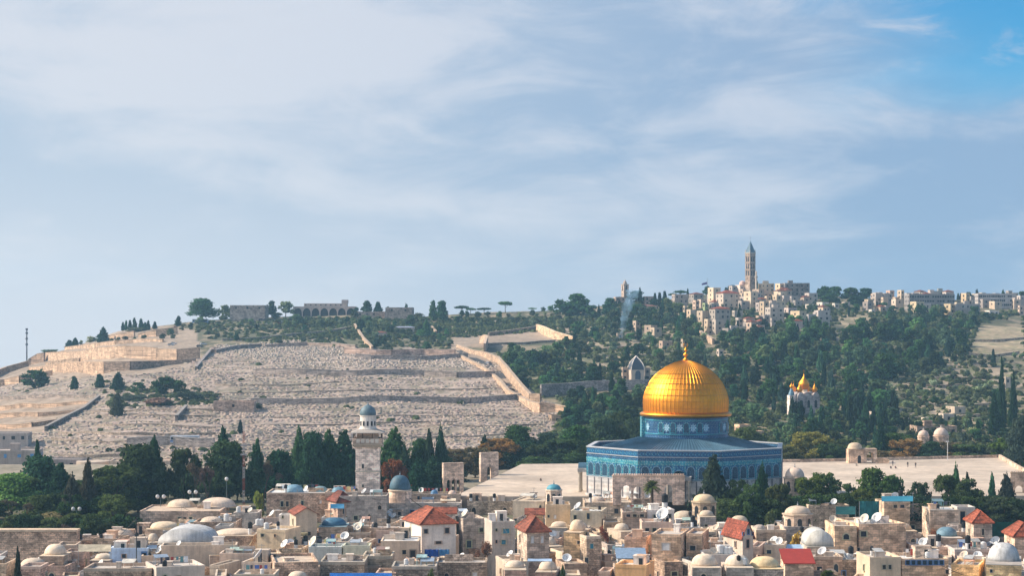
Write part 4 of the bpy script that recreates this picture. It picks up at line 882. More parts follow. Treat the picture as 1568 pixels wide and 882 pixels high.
# lower houses filling the lanes between
fr = random.Random(21)
for Yr_, step in ((340, 44), (353, 40), (366, 42), (379, 38), (392, 40), (406, 36), (420, 38), (436, 40), (452, 40)):
    px = -40 + fr.uniform(0, 40)
    while px < 1620:
        wpx = fr.uniform(20, 44)
        skip = (Yr_ > 425 and (px < 200 or px > 1190)) or (Yr_ > 398 and px < 100) or (Yr_ >= 455 and px < 360) or (Yr_ > 385 and px < 60)
        if not skip and not (712 < px + wpx / 2 < 775 and 345 < Yr_ < 410) and fr.random() > .13:
            h = fr.uniform(-4.4, -1.2)
            pyt = HY + (CAMZ - h) * F / Yr_
            k = fr.random()
            c = fr.choice((TAN, BRN, PINK, GREY, CREAM, SHD, (1, .92, .8)))
            house(px, px + wpx, pyt, h, fr.uniform(6, 10), fr.choice(('low tan house', 'low flat roofed house', 'small stone house', 'small plain house')), None, rot=fr.uniform(-20, 20), col=c,
                  wall=fr.choice(('stone', 'rubble', 'plaster')), roof='dome' if k < .11 else 'flat', rise=fr.uniform(1.0, 1.8), rcol=(1.1, 1.0, .86), auto=fr.choice((1, 2, 2)), autolab=True, group='low houses filling the lanes of the old town')
        px += wpx + fr.uniform(2, step * .4)

# humps and small domes standing on particular roofs, as parts of their houses
def roof_of(short): return next(h for h in HOUSES if h['short'] == short)
def roof_dome(short, px, pyb, r, rise, mat, col, back=.3):
    h = roof_of(short); rt = h['root']
    x = (px - h['px']) * h['Y'] / F
    MB().lathe([(r * 1.08, 0), (r * 1.08, .3)] + hemi(r, rise, 8, .3, 1.2), 22).obj('dome', mat, rt, True, color=col, loc=(x, (back - .5) * h['D'], h['top'] + .03))
for s_, px, r, rise, mat, col, bk in (('the brown two-domed house', 446, 2.2, 1.5, 'blue_dome', (1.6, 1.6, 1.6), .5), ('the brown two-domed house', 486, 1.7, 1.0, 'blue_dome', (1.8, 1.6, 1.35), .6),
        ('the house at the minaret foot', 516, 1.6, 1.2, 'blue_dome', (1.3, 1.4, 1.4), .5),
        ('the broad low hall', 262, 3.2, 1.5, 'plaster', (1.2, 1.05, .88), .85), ('the broad low hall', 320, 4.2, 1.9, 'plaster', (1.2, 1.05, .9), .85), ('the rubble house', 320, 2.4, 1.1, 'plaster', (1.1, .98, .85), .4),
        ('the jumbled tan house', 175, 2.6, 1.2, 'plaster', (1.1, .95, .8), .6), ('the arched stone hall', 692, 1.0, .9, 'plaster', (1.2, 1.0, .9), .4), ('the arched stone hall', 664, .9, .9, 'blue_dome', (.9, 1.2, 1.6), .6),
        ('the long roof before the arcade', 915, 1.8, .8, 'plaster', (1.1, 1, .9), .5), ('the rubble roof house', 1098, 1.8, 1.0, 'plaster', (1.05, .95, .8), .5), ('the low stone house by the chapel', 1166, 1.3, 1.0, 'plaster', (.85, .8, .76), .4)):
    roof_dome(s_, px, 0, r, rise, mat, col, bk)

# the long town wall
m = MB(); m.box(-75, 0, -1.2, 1.2, 0, 10.2); wl = m.mesh('wall', 'rubble')
p = at(120, 815, 408)
rt = thing('town_wall', (p.x, 408, -10.3), 'long rough stone town wall with pale coping below the dark pines', 'wall')
link('wall', wl, rt, color=(1.08, .9, .76))
MB().box(-75.1, .1, -1.45, 1.45, 10.2, 10.65).obj('coping', 'plaster', rt, color=(1.2, 1.0, .8))

# ------------------------------------------------------------------ things on the roofs
def dish_meshes():
    r = .62; n, k = 18, 5; m = MB(); prof = [(r * i / k, .30 * (i / k) ** 2) for i in range(k + 1)]
    m.lathe([(0.001, 0.0)] + prof[1:] + [(r * .985, .31), (r * .78, .2), (r * .4, .06), (0.001, .02)], n)
    arm = MB().tube([(0, -r * .9, .25), (0, -.1, .62)], .025, 5).tube([(0, -.1, .62), (0, -.04, .55)], .06, 6)
    mast = MB().tube([(0, 0, 0), (0, 0, .75)], .04, 6).tube([(-.22, 0, .02), (.22, 0, .02)], .03, 5)
    return m.mesh('reflector', 'dish', True), arm.mesh('feed_arm', 'metal'), mast.mesh('mast', 'metal')
DM = dish_meshes()
DG = 'satellite dishes on the roofs of the old town'
def dish(loc, az, r=.7, tilt=50, col=(1, 1, 1), label=None, auto=True):
    root = thing('satellite_dish', loc, label, 'satellite dish', DG, R(az), auto)
    s = r / .62
    link('mast', DM[2], root, scale=(s, s, s))
    a = link('reflector', DM[0], root, loc=(0, 0, .75 * s), scale=(s, s, s), color=col); a.rotation_euler = (R(tilt), 0, 0)
    link('feed_arm', DM[1], a)
    return root
tk_b = MB().lathe([(.5, 0), (.54, .05), (.54, 1.1), (.5, 1.2), (.2, 1.3), (.2, 1.38), (0, 1.38)], 16).mesh('tank', 'paint', False)
tk_s = MB().box(-.5, .5, -.5, .5, .38, .46)
for x in (-.45, .45):
    for y in (-.45, .45): tk_s.box(x - .04, x + .04, y - .04, y + .04, 0, .38)
tk_s = tk_s.mesh('stand', 'metal')
cyl_b = MB().lathe([(.42, 0), (.45, .06), (.45, 1.3), (.42, 1.36), (0, 1.4)], 16).mesh('cylinder', 'white_paint')
TG = 'water tanks on the roofs of the old town'
def tank(loc, kind, label=None, s=1.0, auto=True):
    root = thing('water_tank', loc, label, 'water tank', TG, rnd.uniform(0, 3), auto)
    if kind == 'stack':     # white cylinder with a black drum on top
        link('cylinder', cyl_b, root, scale=(s, s, s)); link('tank', tk_b, root, loc=(0, 0, 1.4 * s), scale=(s * .95, s * .95, s), color=(.018, .02, .024))
    else:
        link('stand', tk_s, root, scale=(s, s, s)); link('tank', tk_b, root, loc=(0, 0, .46 * s), scale=(s, s, s), color=(.02, .022, .026) if kind == 'black' else (.8, .8, .78))
    return root
def on_roof(px, py, h=None):
    """nearest house roof under that place of the view -> point on it"""
    best = None
    for q in HOUSES:
        if q['roof'] not in ('flat', 'dome', 'vault'): continue
        Y = q['Y'] + min(q['D'] * .3, 2.5)
        zr = q['root'].location.z + q['top'] + .03
        pr = HY + (CAMZ - zr) * F / Y
        hw = q['W'] / 2 / q['Y'] * F
        d = abs(pr - py) + 3 * max(0, abs(px - q['px']) - hw + 6)
        if best is None or d < best[0]: best = (d, q, Y, zr)
    d, q, Y, zr = best
    hw = q['W'] / 2 / q['Y'] * F - 4
    px = min(max(px, q['px'] - hw), q['px'] + hw)
    # stay inside the plan of the roof
    th = q['root'].rotation_euler.z; x = (px - CX) / F * Y
    l = Matrix.Rotation(-th, 2) @ Vector((x - q['root'].location.x, Y - q['root'].location.y))
    mx, my = max(q['W'] / 2 - .9, .2), max(q['D'] / 2 - .9, .2)
    l = Vector((min(max(l.x, -mx), mx), min(max(l.y, -my), my)))
    g_ = Matrix.Rotation(th, 2) @ l
    return Vector((q['root'].location.x + g_.x, q['root'].location.y + g_.y, zr)), q
def short_of(q): return q['short'] or 'a low house in the lanes'
for px, py, r, az in ((384, 847, .8, 60), (398, 854, 1.1, 80), (433, 843, .85, 55), (480, 836, .95, 50), (418, 802, .8, 70), (519, 789, .8, 75), (531, 826, .9, 20), (549, 823, .95, 40), (575, 824, .7, 30), (575, 835, .8, 30),
                      (554, 796, .9, 60), (581, 799, .8, 55), (588, 803, .7, 30), (604, 797, .7, 60), (637, 816, .8, -40), (713, 777, .9, 55), (886, 772, .9, 70), (1007, 796, .8, -60), (1022, 795, .7, 60), (1016, 806, 1.3, 35), (992, 768, .8, 10),
                      (1190, 825, .5, 40), (1194, 832, .7, 30), (1260, 862, .8, 35), (1325, 795, .9, 55), (1344, 823, 1.0, 40), (1300, 829, .8, 15), (1341, 850, .7, 0), (1361, 848, .8, -20), (1403, 845, 1.0, 10), (1414, 844, .8, 30), (1417, 834, .8, 60), (1491, 836, .45, 0), (1525, 843, .9, 45),
                      (1503, 824, .5, 30), (1515, 826, .5, 30), (1371, 754, .9, 5), (384, 781, .6, 60), (60, 845, .6, 60), (360, 800, .7, 60), (470, 733, .7, 60), (312, 834, .7, 40), (275, 842, .5, 40), (1288, 858, .7, 40), (1294, 860, .6, -40), (1550, 840, .6, 20)):
    v, q = on_roof(px, py); dish(v, -az + rnd.uniform(-12, 12), r * 1.12, rnd.uniform(46, 62), rnd.choice(((1, 1, 1), (1, 1, 1), (.75, .75, .78), (1.05, .95, .8))), ('large' if r >= .9 else 'small' if r < .65 else 'round') + ' white satellite dish on ' + short_of(q))
for px, py, kind, s in ((408, 803, 'white', 1), (400, 767, 'white', 1), (395, 767, 'white', 1), (472, 829, 'black', 1), (488, 820, 'black', 1.2), (453, 848, 'stack', .8), (468, 833, 'stack', .9), (595, 812, 'stack', .9), (629, 795, 'black', .9), (640, 792, 'black', 1.0), (714, 765, 'stack', .8), (757, 768, 'stack', .8),
                        (797, 838, 'stack', .9), (916, 808, 'stack', 1.1), (904, 756, 'stack', .8), (1018, 762, 'stack', 1.4), (1060, 796, 'black', 1.2), (1069, 796, 'black', 1), (1058, 776, 'black', 1.1), (1061, 806, 'stack', 1), (1103, 845, 'white', 1.2), (1112, 850, 'white', 1), (1118, 852, 'white', 1), (1131, 850, 'stack', .7), (1140, 850, 'white', .8),
                        (1260, 822, 'stack', .9), (1303, 848, 'stack', 1), (1299, 852, 'white', .8), (1304, 780, 'black', 1.2), (1379, 785, 'stack', 1), (1437, 846, 'stack', 1), (1482, 836, 'stack', 1.1), (1506, 842, 'white', 1.0), (1508, 846, 'white', .8), (1245, 858, 'stack', 1), (250, 835, 'black', .8), (383, 810, 'stack', 1), (347, 778, 'white', 1.2), (358, 782, 'white', 1), (366, 780, 'white', .9),
                        (1470, 850, 'white', .8), (1420, 850, 'white', .8), (1335, 800, 'white', .7), (575, 800, 'black', .8), (660, 862, 'black', .8), (205, 832, 'black', .8), (118, 838, 'black', .9)):
    v, q = on_roof(px, py); tank(v, kind, {'white': 'white', 'black': 'black', 'stack': 'black over white'}[kind] + ' water tank on ' + short_of(q), s)
# roof clutter: vents, crates, rolled mats, chairs read only as specks; low masonry stubs and hatches
stub = MB().box(-.5, .5, -.5, .5, 0, .8).box(-.6, .6, -.6, .6, .8, .9).mesh('roof_hatch', 'plaster')
for q in list(HOUSES):
    if q['roof'] != 'flat' or q['W'] < 4: continue
    for k in range(rnd.choice((0, 1, 1, 2))):
        x, y = rnd.uniform(-.3, .3) * q['W'], rnd.uniform(-.15, .35) * q['D']
        o = link('roof_hatch', stub, q['root'], loc=(x, y, q['top'] + .03), scale=(rnd.uniform(.7, 2.2), rnd.uniform(.6, 1.6), rnd.uniform(.6, 2.2)), rotz=rnd.uniform(-.3, .3))
        o.color = (*rnd.choice(((1.2, 1.1, 1), (1.5, 1.5, 1.5), (.9, .85, .8), (1.2, .9, .7))), 1)
    if q['short'] is None and rnd.random() < .75:
        v = q['root'].matrix_basis @ Vector((rnd.uniform(-.3, .3) * q['W'], rnd.uniform(-.2, .3) * q['D'], q['top'] + .03))
        if rnd.random() < .5: dish(v, rnd.uniform(-80, 20), rnd.uniform(.75, 1.1), rnd.uniform(45, 60), label='white satellite dish on a low house')
        else: 
            kk = rnd.choice(('black', 'white', 'stack')); tank(v, kk, {'white': 'white', 'black': 'black', 'stack': 'black over white'}[kk] + ' water tank on a low house', rnd.uniform(.7, 1))
# awnings, sheets, nets
def sheet(name, corners, mat, color, label, cat, posts=True, sag=.25):
    c = [Vector(p) for p in corners]; n = 6; m = MB(); g_ = []
    for i in range(n + 1):
        row = []
        for j in range(n + 1):
            p = c[0].lerp(c[1], i / n).lerp(c[3].lerp(c[2], i / n), j / n); p.z -= sag * math.sin(math.pi * i / n) * math.sin(math.pi * j / n) + rnd.uniform(0, .05); row.append(p)
        g_.append(row)
    for i in range(n):
        for j in range(n):
            a = (g_[i][j], g_[i+1][j], g_[i+1][j+1], g_[i][j+1]); m.quadv(*a)
            b = [v - Vector((0, 0, .04)) for v in a[::-1]]; m.quadv(*b)
    base = Vector((sum(p.x for p in c) / 4, sum(p.y for p in c) / 4, min(p.z for p in c) - 2.2))
    root = thing(name, base, label, cat)
    o = m.obj('cloth', mat, root, color=color, loc=-base)
    if posts:
        for p in c: MB().tube([p - base - Vector((0, 0, 2.4)), p - base], .05, 5).obj('post', 'metal', root)
    return root
def sheet_at(px0, px1, py0, py1, h, mat, color, label, cat, name='awning', d=None):
    Y = (CAMZ - h) * F / (py1 - HY); a, b = at(px0, py1, Y), at(px1, py1, Y); zt = .8
    Y2 = Y + (d or 3.0)
    c_, e = at(px1, py0, Y2), at(px0, py0, Y2)
    return sheet(name, (a, b, c_, e), mat, color, label, cat)
sheet_at(120, 170, 834, 845, .4, 'tarp', (1.1, .95, .68), 'cream canvas awning on a yellow post over a courtyard', 'awning')
sheet_at(1350, 1398, 760, 768, 5.3, 'paint', (.05, .27, .38), 'bright blue awning over the roof room of the terrace house', 'awning')
sheet_at(506, 527, 772, 779, 3.0, 'paint', (.04, .2, .36), 'small blue awning beside the red gabled roof', 'awning')
sheet_at(505, 600, 878, 888, 2.0, 'tarp', (.02, .26, .9), 'bright blue tarpaulin stretched at the bottom edge', 'tarpaulin')
sheet_at(808, 845, 856, 860, 1.0, 'metal', (1.5, 1.9, 2.3), 'pale blue tin canopy below the red pyramid roof', 'canopy')
sheet_at(1280, 1310, 776, 788, 3.6, 'tarp', (.03, .2, .2), 'dark teal shade net over a rooftop washing line', 'shade net')
for px0, px1, py0, py1, Y, col, lab in ((1519, 1580, 800, 826, 402, (.01, .10, .07), 'dark green netting fence beside the red pyramid roof'), (1316, 1346, 768, 796, 398, (.02, .16, .17), 'teal screen netting on the terrace house roof'),
                                        (650, 672, 842, 853, 376, (.02, .10, .42), 'blue laundry sheet hung below the white house'), (670, 688, 842, 852, 376, (.10, .32, .62), 'pale blue laundry hung beside a darker blue sheet')):
    a, b = at(px0, py1, Y), at(px1, py1, Y); H_ = (py1 - py0) / F * Y; m = MB(); n = 10
    for k in range(n):
        x0, x1 = a.x + (b.x - a.x) * k / n, a.x + (b.x - a.x) * (k + 1) / n; d0, d1 = .12 * math.sin(k * 1.9), .12 * math.sin((k + 1) * 1.9)
        m.quadv((x0, Y + d0, a.z), (x1, Y + d1, a.z), (x1, Y + d1, a.z + H_), (x0, Y + d0, a.z + H_)); m.quadv((x1, Y + d1 + .05, a.z), (x0, Y + d0 + .05, a.z), (x0, Y + d0 + .05, a.z + H_), (x1, Y + d1 + .05, a.z + H_))
    nm = 'laundry_sheet' if 'laundry' in lab else 'netting_fence'
    root = thing(nm, (a.x, Y, gz(a.x, Y)), lab, 'laundry' if 'laundry' in lab else 'netting'); o = m.obj('cloth', 'tarp', root, color=tuple(c * 2 for c in col)); o.location = -root.location
    for x in (a.x, b.x): MB().tube([(x - root.location.x, 0, 0), (x - root.location.x, 0, a.z + H_ - root.location.z)], .06, 5).obj('post', 'metal', root)
p0, p1 = at(632, 762, 452), at(705, 778, 412); p0, p1, q0 = at(627, 763, 424), at(703, 775, 424), at(660, 779, 420)
m = MB(); pts = [(p0.lerp(p1, k / 14) - Vector((0, 0, 2.2 * math.sin(math.pi * k / 14)))) for k in range(15)]; m.tube(pts, .07, 5); tag(m.obj('cable', 'black_plastic'), 'thick dark cable sagging across the long grey house', 'cable')

# more tanks and dishes wherever a roof has room, and cables strung from roof to roof
xr = random.Random(77)
for q in xr.sample([h for h in HOUSES if h['roof'] == 'flat' and h['W'] > 4], 72):
    v = q['root'].matrix_basis @ Vector((xr.uniform(-.38, .38) * q['W'], xr.uniform(-.3, .38) * q['D'], q['top'] + .03)); k = xr.random()
    if k < .35: dish(v, xr.uniform(-85, 25), xr.uniform(.5, .85), xr.uniform(45, 60), xr.choice(((1, 1, 1), (.7, .7, .72), (.9, .75, .6))), 'small white satellite dish on ' + short_of(q))
    else:
        kk = xr.choice(('black', 'black', 'stack', 'white')); tank(v, kk, 'small ' + {'white': 'white', 'black': 'black', 'stack': 'black over white'}[kk] + ' water tank on ' + short_of(q), xr.uniform(.6, .85))
for q in xr.sample([h for h in HOUSES if h['short'] and h['roof'] == 'flat'], 22):
    b = min((h for h in HOUSES if h is not q and h['roof'] == 'flat'), key=lambda h: abs((h['root'].location - q['root'].location).length - 14))
    p0, p1 = (h['root'].location + Vector((0, -h['D'] * .35, h['top'] + 1.0)) for h in (q, b)); root = thing('cable', p0, 'thin dark cable strung across from ' + q['short'], 'cable', 'cables strung between the roofs', 0, True)
    MB().tube([p0.lerp(p1, k / 8) - p0 - Vector((0, 0, 1.1 * math.sin(math.pi * k / 8))) for k in range(9)], .035, 4).obj('wire', 'black_plastic', root); MB().tube([(0, 0, -1.1), (0, 0, .1)], .04, 4).obj('bracket', 'metal', root)
# washing lines and thin aerials on many roofs
for q in rnd.sample([h for h in HOUSES if h['roof'] == 'flat' and h['W'] > 4.5], 46):
    r_ = q['root']; W_, D_, t_ = q['W'], q['D'], q['top'] + .03; sh = q['short'] or 'a low house'
    if rnd.random() < .5:
        root = thing('washing_line', r_.matrix_basis @ Vector((0, rnd.uniform(-.1, .25) * D_, t_)), 'washing line hung with clothes on ' + sh, 'washing line', 'washing lines on the roofs', r_.rotation_euler.z, True); L_ = W_ * .32
        MB().tube([(-L_, 0, 0), (-L_, 0, 1.7)], .04, 5).tube([(L_, 0, 0), (L_, 0, 1.7)], .04, 5).tube([(-L_, 0, 1.65), (0, 0, 1.55), (L_, 0, 1.65)], .02, 4).obj('line', 'metal', root)
        x = -L_ + .3
        while x < L_ - .7:
            w_, h_ = rnd.uniform(.35, .8), rnd.uniform(.5, 1.1); MB().box(x, x + w_, -.02, .02, 1.55 - h_, 1.57).obj('cloth', 'cloth', root, color=rnd.choice(((1.5, 1.5, 1.5), (.2, .35, .9), (.8, .15, .12), (.15, .15, .2), (1.3, 1.1, .5), (.3, .6, .6)))); x += w_ + rnd.uniform(.08, .5)
    else:
        root = thing('aerial', r_.matrix_basis @ Vector((rnd.uniform(-.3, .3) * W_, rnd.uniform(0, .3) * D_, t_)), 'thin rooftop aerial on ' + sh, 'aerial', 'aerials on the roofs', 0, True); H_ = rnd.uniform(2, 3.6)
        MB().tube([(0, 0, 0), (0, 0, H_)], .045, 5).obj('pole', 'metal', root); m = MB().tube([(-.6, 0, H_ - .2), (.6, 0, H_ - .2)], .03, 4)
        for k in range(5): m.tube([(-.5 + .25 * k, -.35, H_ - .2), (-.5 + .25 * k, .35, H_ - .2)], .02, 4)
        m.obj('rods', 'metal', root)
# lamps and masts
def lamp(px, pyt, Y, globes, label):
    p = at(px, pyt, Y); zb = gz(p.x, Y); root = thing('street_lamp', (p.x, Y, zb), label, 'street lamp', 'globe lamps along the garden'); H = p.z - zb
    MB().tube([(0, 0, 0), (0, 0, H - .5)], [.10, .06], 7).obj('pole', 'metal', root, color=(.5, .7, .65))
    xs = {1: (0,), 2: (-.75, .75)}[globes]
    if globes == 2: MB().tube([(-.75, 0, H - .6), (0, 0, H - .45), (.75, 0, H - .6)], .05, 5).obj('arm', 'metal', root)
    for x in xs: MB().lathe([(.12, H - .62), (.34, H - .5), (.46, H - .2), (.40, H + .12), (.2, H + .3), (0, H + .33)], 14).obj('globe', 'white_paint', root, True, loc=(x, 0, 0))
lamp(246, 760, 468, 2, 'twin globe lamp at the edge of the dark pines')
lamp(295, 753, 470, 2, 'twin globe lamp standing over the broad low hall')
lamp(347, 733, 474, 1, 'single globe lamp on a green pole beside the mast')
lamp(117, 779, 455, 2, 'twin globe lamp in the dark trees above the town wall')
p = at(373, 643, 486); root = thing('radio_mast', (p.x, 486, gz(p.x, 486)), 'tall slender red and white lattice mast among the dark trees', 'mast'); H = p.z - root.location.z
for k in range(8):
    m = MB(); z0, z1 = H * k / 8, H * (k + 1) / 8
    for a in range(3):
        x, y = .28 * math.cos(a * 2.1), .28 * math.sin(a * 2.1); m.tube([(x, y, z0), (x, y, z1)], .05, 5)
    for j in range(4):
        zz = z0 + (z1 - z0) * j / 4
        for a in range(3): m.tube([(.28 * math.cos(a * 2.1), .28 * math.sin(a * 2.1), zz), (.28 * math.cos(a * 2.1 + 2.1), .28 * math.sin(a * 2.1 + 2.1), zz + (z1 - z0) / 4)], .03, 4)
    m.obj('mast_section', 'paint', root, color=(.35, .10, .07) if k % 2 == 0 else (.55, .5, .48))
for zz in (.62, .72): MB().box(-.8, .8, -.15, .15, H * zz, H * zz + .35).obj('antenna_bracket', 'metal', root)
p = at(209, 812, 380); root = thing('antenna_pole', (p.x, 380, gz(p.x, 380)), 'thin dark antenna pole with slanting stays above the blue-washed house', 'pole'); H = at(209, 790, 380).z - root.location.z
MB().tube([(0, 0, 0), (0, 0, H)], .09, 6).obj('pole', 'black_plastic', root)
for s in (-1, 1): MB().tube([(0, 0, H - .6), (s * 3.6 - 1, -1, H - 5.5)], .04, 4).obj('stay', 'black_plastic', root)
# ------------------------------------------------------------------ trees
def leaf_quads(lobes, n, size, seed, out=.55, shell=.55, up=0.0, aspect=1.0):
    """n small leaf faces spread through ellipsoid lobes (cx,cy,cz,rx,ry,rz)"""
    r = np.random.RandomState(seed); L_ = np.array(lobes); wt = (L_[:, 3] * L_[:, 4] + L_[:, 3] * L_[:, 5]); wt /= wt.sum()
    k = r.choice(len(L_), n, p=wt); d = r.normal(size=(n, 3)); d /= np.linalg.norm(d, axis=1)[:, None]
    rad = shell + (1 - shell) * r.rand(n) ** .5
    rad *= 1 + .24 * np.abs(r.normal(size=n)) * (r.rand(n) < .4)
    P = L_[k, :3] + d * L_[k, 3:6] * rad[:, None]
    nrm = d * out + r.normal(size=(n, 3)) * (1 - out); nrm[:, 2] += up; nrm /= np.linalg.norm(nrm, axis=1)[:, None]
    t = np.cross(nrm, r.normal(size=(n, 3))); t /= np.linalg.norm(t, axis=1)[:, None]; b = np.cross(nrm, t)
    s = size * (.6 + .8 * r.rand(n))[:, None]
    q = np.stack([P - t * s - b * s * aspect, P + t * s * .8 - b * s * aspect, P + t * s + b * s * aspect, P - t * s * .7 + b * s * aspect], 1).reshape(-1, 3)
    return q
def crown_mesh(name, lobes, n, size, seed, mat, **k):
    q = leaf_quads(lobes, n, size, seed, **k); q[:, 2] = np.maximum(q[:, 2], .0)
    return fast_mesh(name, q, np.arange(len(q)).reshape(-1, 4), mat)
def trunk_mesh(h, r0, seed, forks=4, top=.75, fz=.5, spread=.22):
    rr = random.Random(seed); m = MB(); bend = rr.uniform(-.04, .04)
    m.tube([(0, 0, -.04), (bend, .01, h * .5), (bend * .5, 0, h)], [r0, r0 * .75, r0 * .5], 7)
    for k in range(forks):
        a = rr.uniform(0, 6.28); z = h * rr.uniform(fz, 1.0)
        m.tube([(bend * .6, 0, z), (spread * .5 * math.cos(a), spread * .5 * math.sin(a), z + (top - z) * .45), (spread * math.cos(a), spread * math.sin(a), top)], [r0 * .45, r0 * .3, r0 * .12], 5)
    return m.mesh('trunk', 'bark')
def lobes_round(seed, n, z0, z1, w=.5, lr=(.16, .26), flat=.8):
    r = random.Random(seed); o = []
    for k in range(n):
        t = (k + .5) / n; z = z0 + (z1 - z0) * r.random() ** .8; rz = r.uniform(*lr)
        zz = (z - z0) / (z1 - z0); env = math.sin(math.pi * min(max(.18 + .72 * zz, 0), 1)) ** .7
        a = r.uniform(0, 6.28); d = r.random() ** .5 * max(w * env - rz * .7, .02)
        o.append((d * math.cos(a), d * math.sin(a), min(max(z, z0 + rz * flat * .8), z1 - rz * flat * .9), rz, rz, rz * flat))
    return o
def lobes_pine(seed, n=13, z0=.3, z1=1.0):
    r = random.Random(seed); o = []
    for k in range(n):
        zz = k / (n - 1); z = z0 + (z1 - z0) * zz; rz = r.uniform(.15, .22) * (1.1 - .35 * zz)
        d = r.uniform(.3, 1) * max(.46 * (1 - .75 * zz ** 1.6) - rz * .5, .02); a = k * 2.4 + r.uniform(-.5, .5)
        o.append((d * math.cos(a), d * math.sin(a), min(z, 1 - rz * .55), rz * 1.25, rz * 1.25, rz * .55))
    return o
def lobes_umbrella(seed):
    r = random.Random(seed)
    return [(.32 * math.cos(a) * q, .32 * math.sin(a) * q, .82 + .07 * (1 - q) + r.uniform(-.03, .03), .19, .19, .10) for a, q in [(i * .9, 1 if i < 7 else .35) for i in range(11)]]
def lobes_cyp(seed, wide=1.0, tip=1.6):
    r = random.Random(seed); o = []; n = 17
    for k in range(n):
        zz = (k + .3) / n; env = (.5 * min(1, zz * 5 + .35) * (1 - zz ** tip) ** .8 + .03)
        o.append((r.uniform(-.08, .08) * env * 2, r.uniform(-.08, .08) * env * 2, .04 + zz * .94, env * r.uniform(.85, 1.1) * wide, env * r.uniform(.85, 1.1) * wide, .065))
    return o
KINDS = {}
def kind(name, var, trunkf, lob, n, size, mat, cols, **k):
    KINDS[name] = dict(v=[(crown_mesh('crown', lob(100 * len(KINDS) + i), n, size, 31 * i + len(KINDS), mat, **k), trunkf(i)) for i in range(var)], cols=cols, mat=mat)
DG1, DG2, DG3, OLV, YEL = (.032, .070, .024), (.020, .050, .026), (.060, .105, .028), (.115, .135, .075), (.14, .15, .032)
RUST, BROWN = (.19, .085, .04), (.13, .088, .045)
# fine crowns for the trees near us, coarser ones for the far hillside
kind('pine_n', 4, lambda i: trunk_mesh(.55, .022, i, 6, .85, .5), lambda s: lobes_pine(s, 22), 5200, .019, 'needle', (DG1, DG2, DG3), up=.15)
kind('leafy_n', 4, lambda i: trunk_mesh(.4, .026, i + 9, 6, .8, .6), lambda s: lobes_round(s, 34, .10, 1.0, .55, (.065, .15), .75), 5000, .019, 'leaf', (DG3, YEL, (.07, .095, .03)))
kind('cyp_n', 3, lambda i: trunk_mesh(.5, .03, i, 0), lambda s: lobes_cyp(s), 3600, .030, 'needle', (DG2, (.02, .036, .02)), out=.5, up=.1)
kind('cone_n', 3, lambda i: trunk_mesh(.6, .03, i, 0), lambda s: lobes_cyp(s, 1.0, 1.0), 4200, .024, 'needle', (DG2, DG1), out=.4)
kind('pine', 5, lambda i: trunk_mesh(.5, .03, i, 4, .8), lambda s: lobes_pine(s, 12, .25), 900, .046, 'needle', (DG1, DG2, (.035, .06, .03)), up=.15)
kind('leafy', 5, lambda i: trunk_mesh(.35, .035, i, 4, .7, .6), lambda s: lobes_round(s, 18, .06, 1.0, .54, (.10, .21), .75), 800, .048, 'leaf', ((.045, .07, .03), (.06, .08, .035), DG1))
kind('olive', 5, lambda i: trunk_mesh(.35, .045, i, 4, .7, .6), lambda s: lobes_round(s, 9, .14, .98, .5, (.17, .27)), 520, .055, 'leaf_olive', (OLV, (.085, .105, .06), (.07, .09, .05)))
kind('cyp', 3, lambda i: trunk_mesh(.4, .04, i, 0), lambda s: lobes_cyp(s), 620, .075, 'needle', (DG2, (.02, .038, .024)), out=.5)
kind('umbrella', 3, lambda i: trunk_mesh(.72, .03, i, 6, .85, .6, .3), lobes_umbrella, 900, .036, 'needle', (DG1,), up=.3)
kind('shrub', 4, lambda i: trunk_mesh(.3, .04, i, 3, .6), lambda s: lobes_round(s, 8, .0, .95, .5, (.2, .3)), 420, .06, 'leaf', ((.05, .07, .03), (.07, .08, .04)))
def bare_tree_meshes(seed):
    r = random.Random(seed); m = MB(); tips = []
    def br(p, d, l, rad, depth):
        q = p + d * l; m.tube([p, p.lerp(q, .5) + Vector((r.uniform(-.03, .03), r.uniform(-.03, .03), 0)) * l * 3, q], [rad, rad * .8, rad * .55], 5)
        if depth == 0: tips.append(q); return
        for k in range(3 if depth > 1 else 4):
            a = r.uniform(0, 6.28); s = r.uniform(.35, .8); nd = (d + Vector((math.cos(a) * s, math.sin(a) * s, r.uniform(-.05, .35)))).normalized()
            br(q, nd, l * r.uniform(.6, .85), rad * .55, depth - 1)
    br(Vector((0, 0, -.03)), Vector((0, 0, 1)), .3, .028, 3)
    lo = [(t.x * 1.0, t.y * 1.0, min(t.z, .95), .07, .07, .06) for t in tips]
    return crown_mesh('crown', lo, 1500, .011, seed, 'leaf', out=.1, shell=.1), m.mesh('trunk', 'bark')
KINDS['bare'] = dict(v=[bare_tree_meshes(i) for i in range(3)], cols=((.15, .085, .055), (.13, .075, .05)))
TREE_NAME = {'pine': 'pine_tree', 'leafy': 'leafy_tree', 'olive': 'olive_tree', 'cyp': 'cypress_tree', 'cone': 'conifer_tree', 'umbrella': 'umbrella_pine', 'shrub': 'shrub', 'bare': 'bare_tree'}
TREES = []
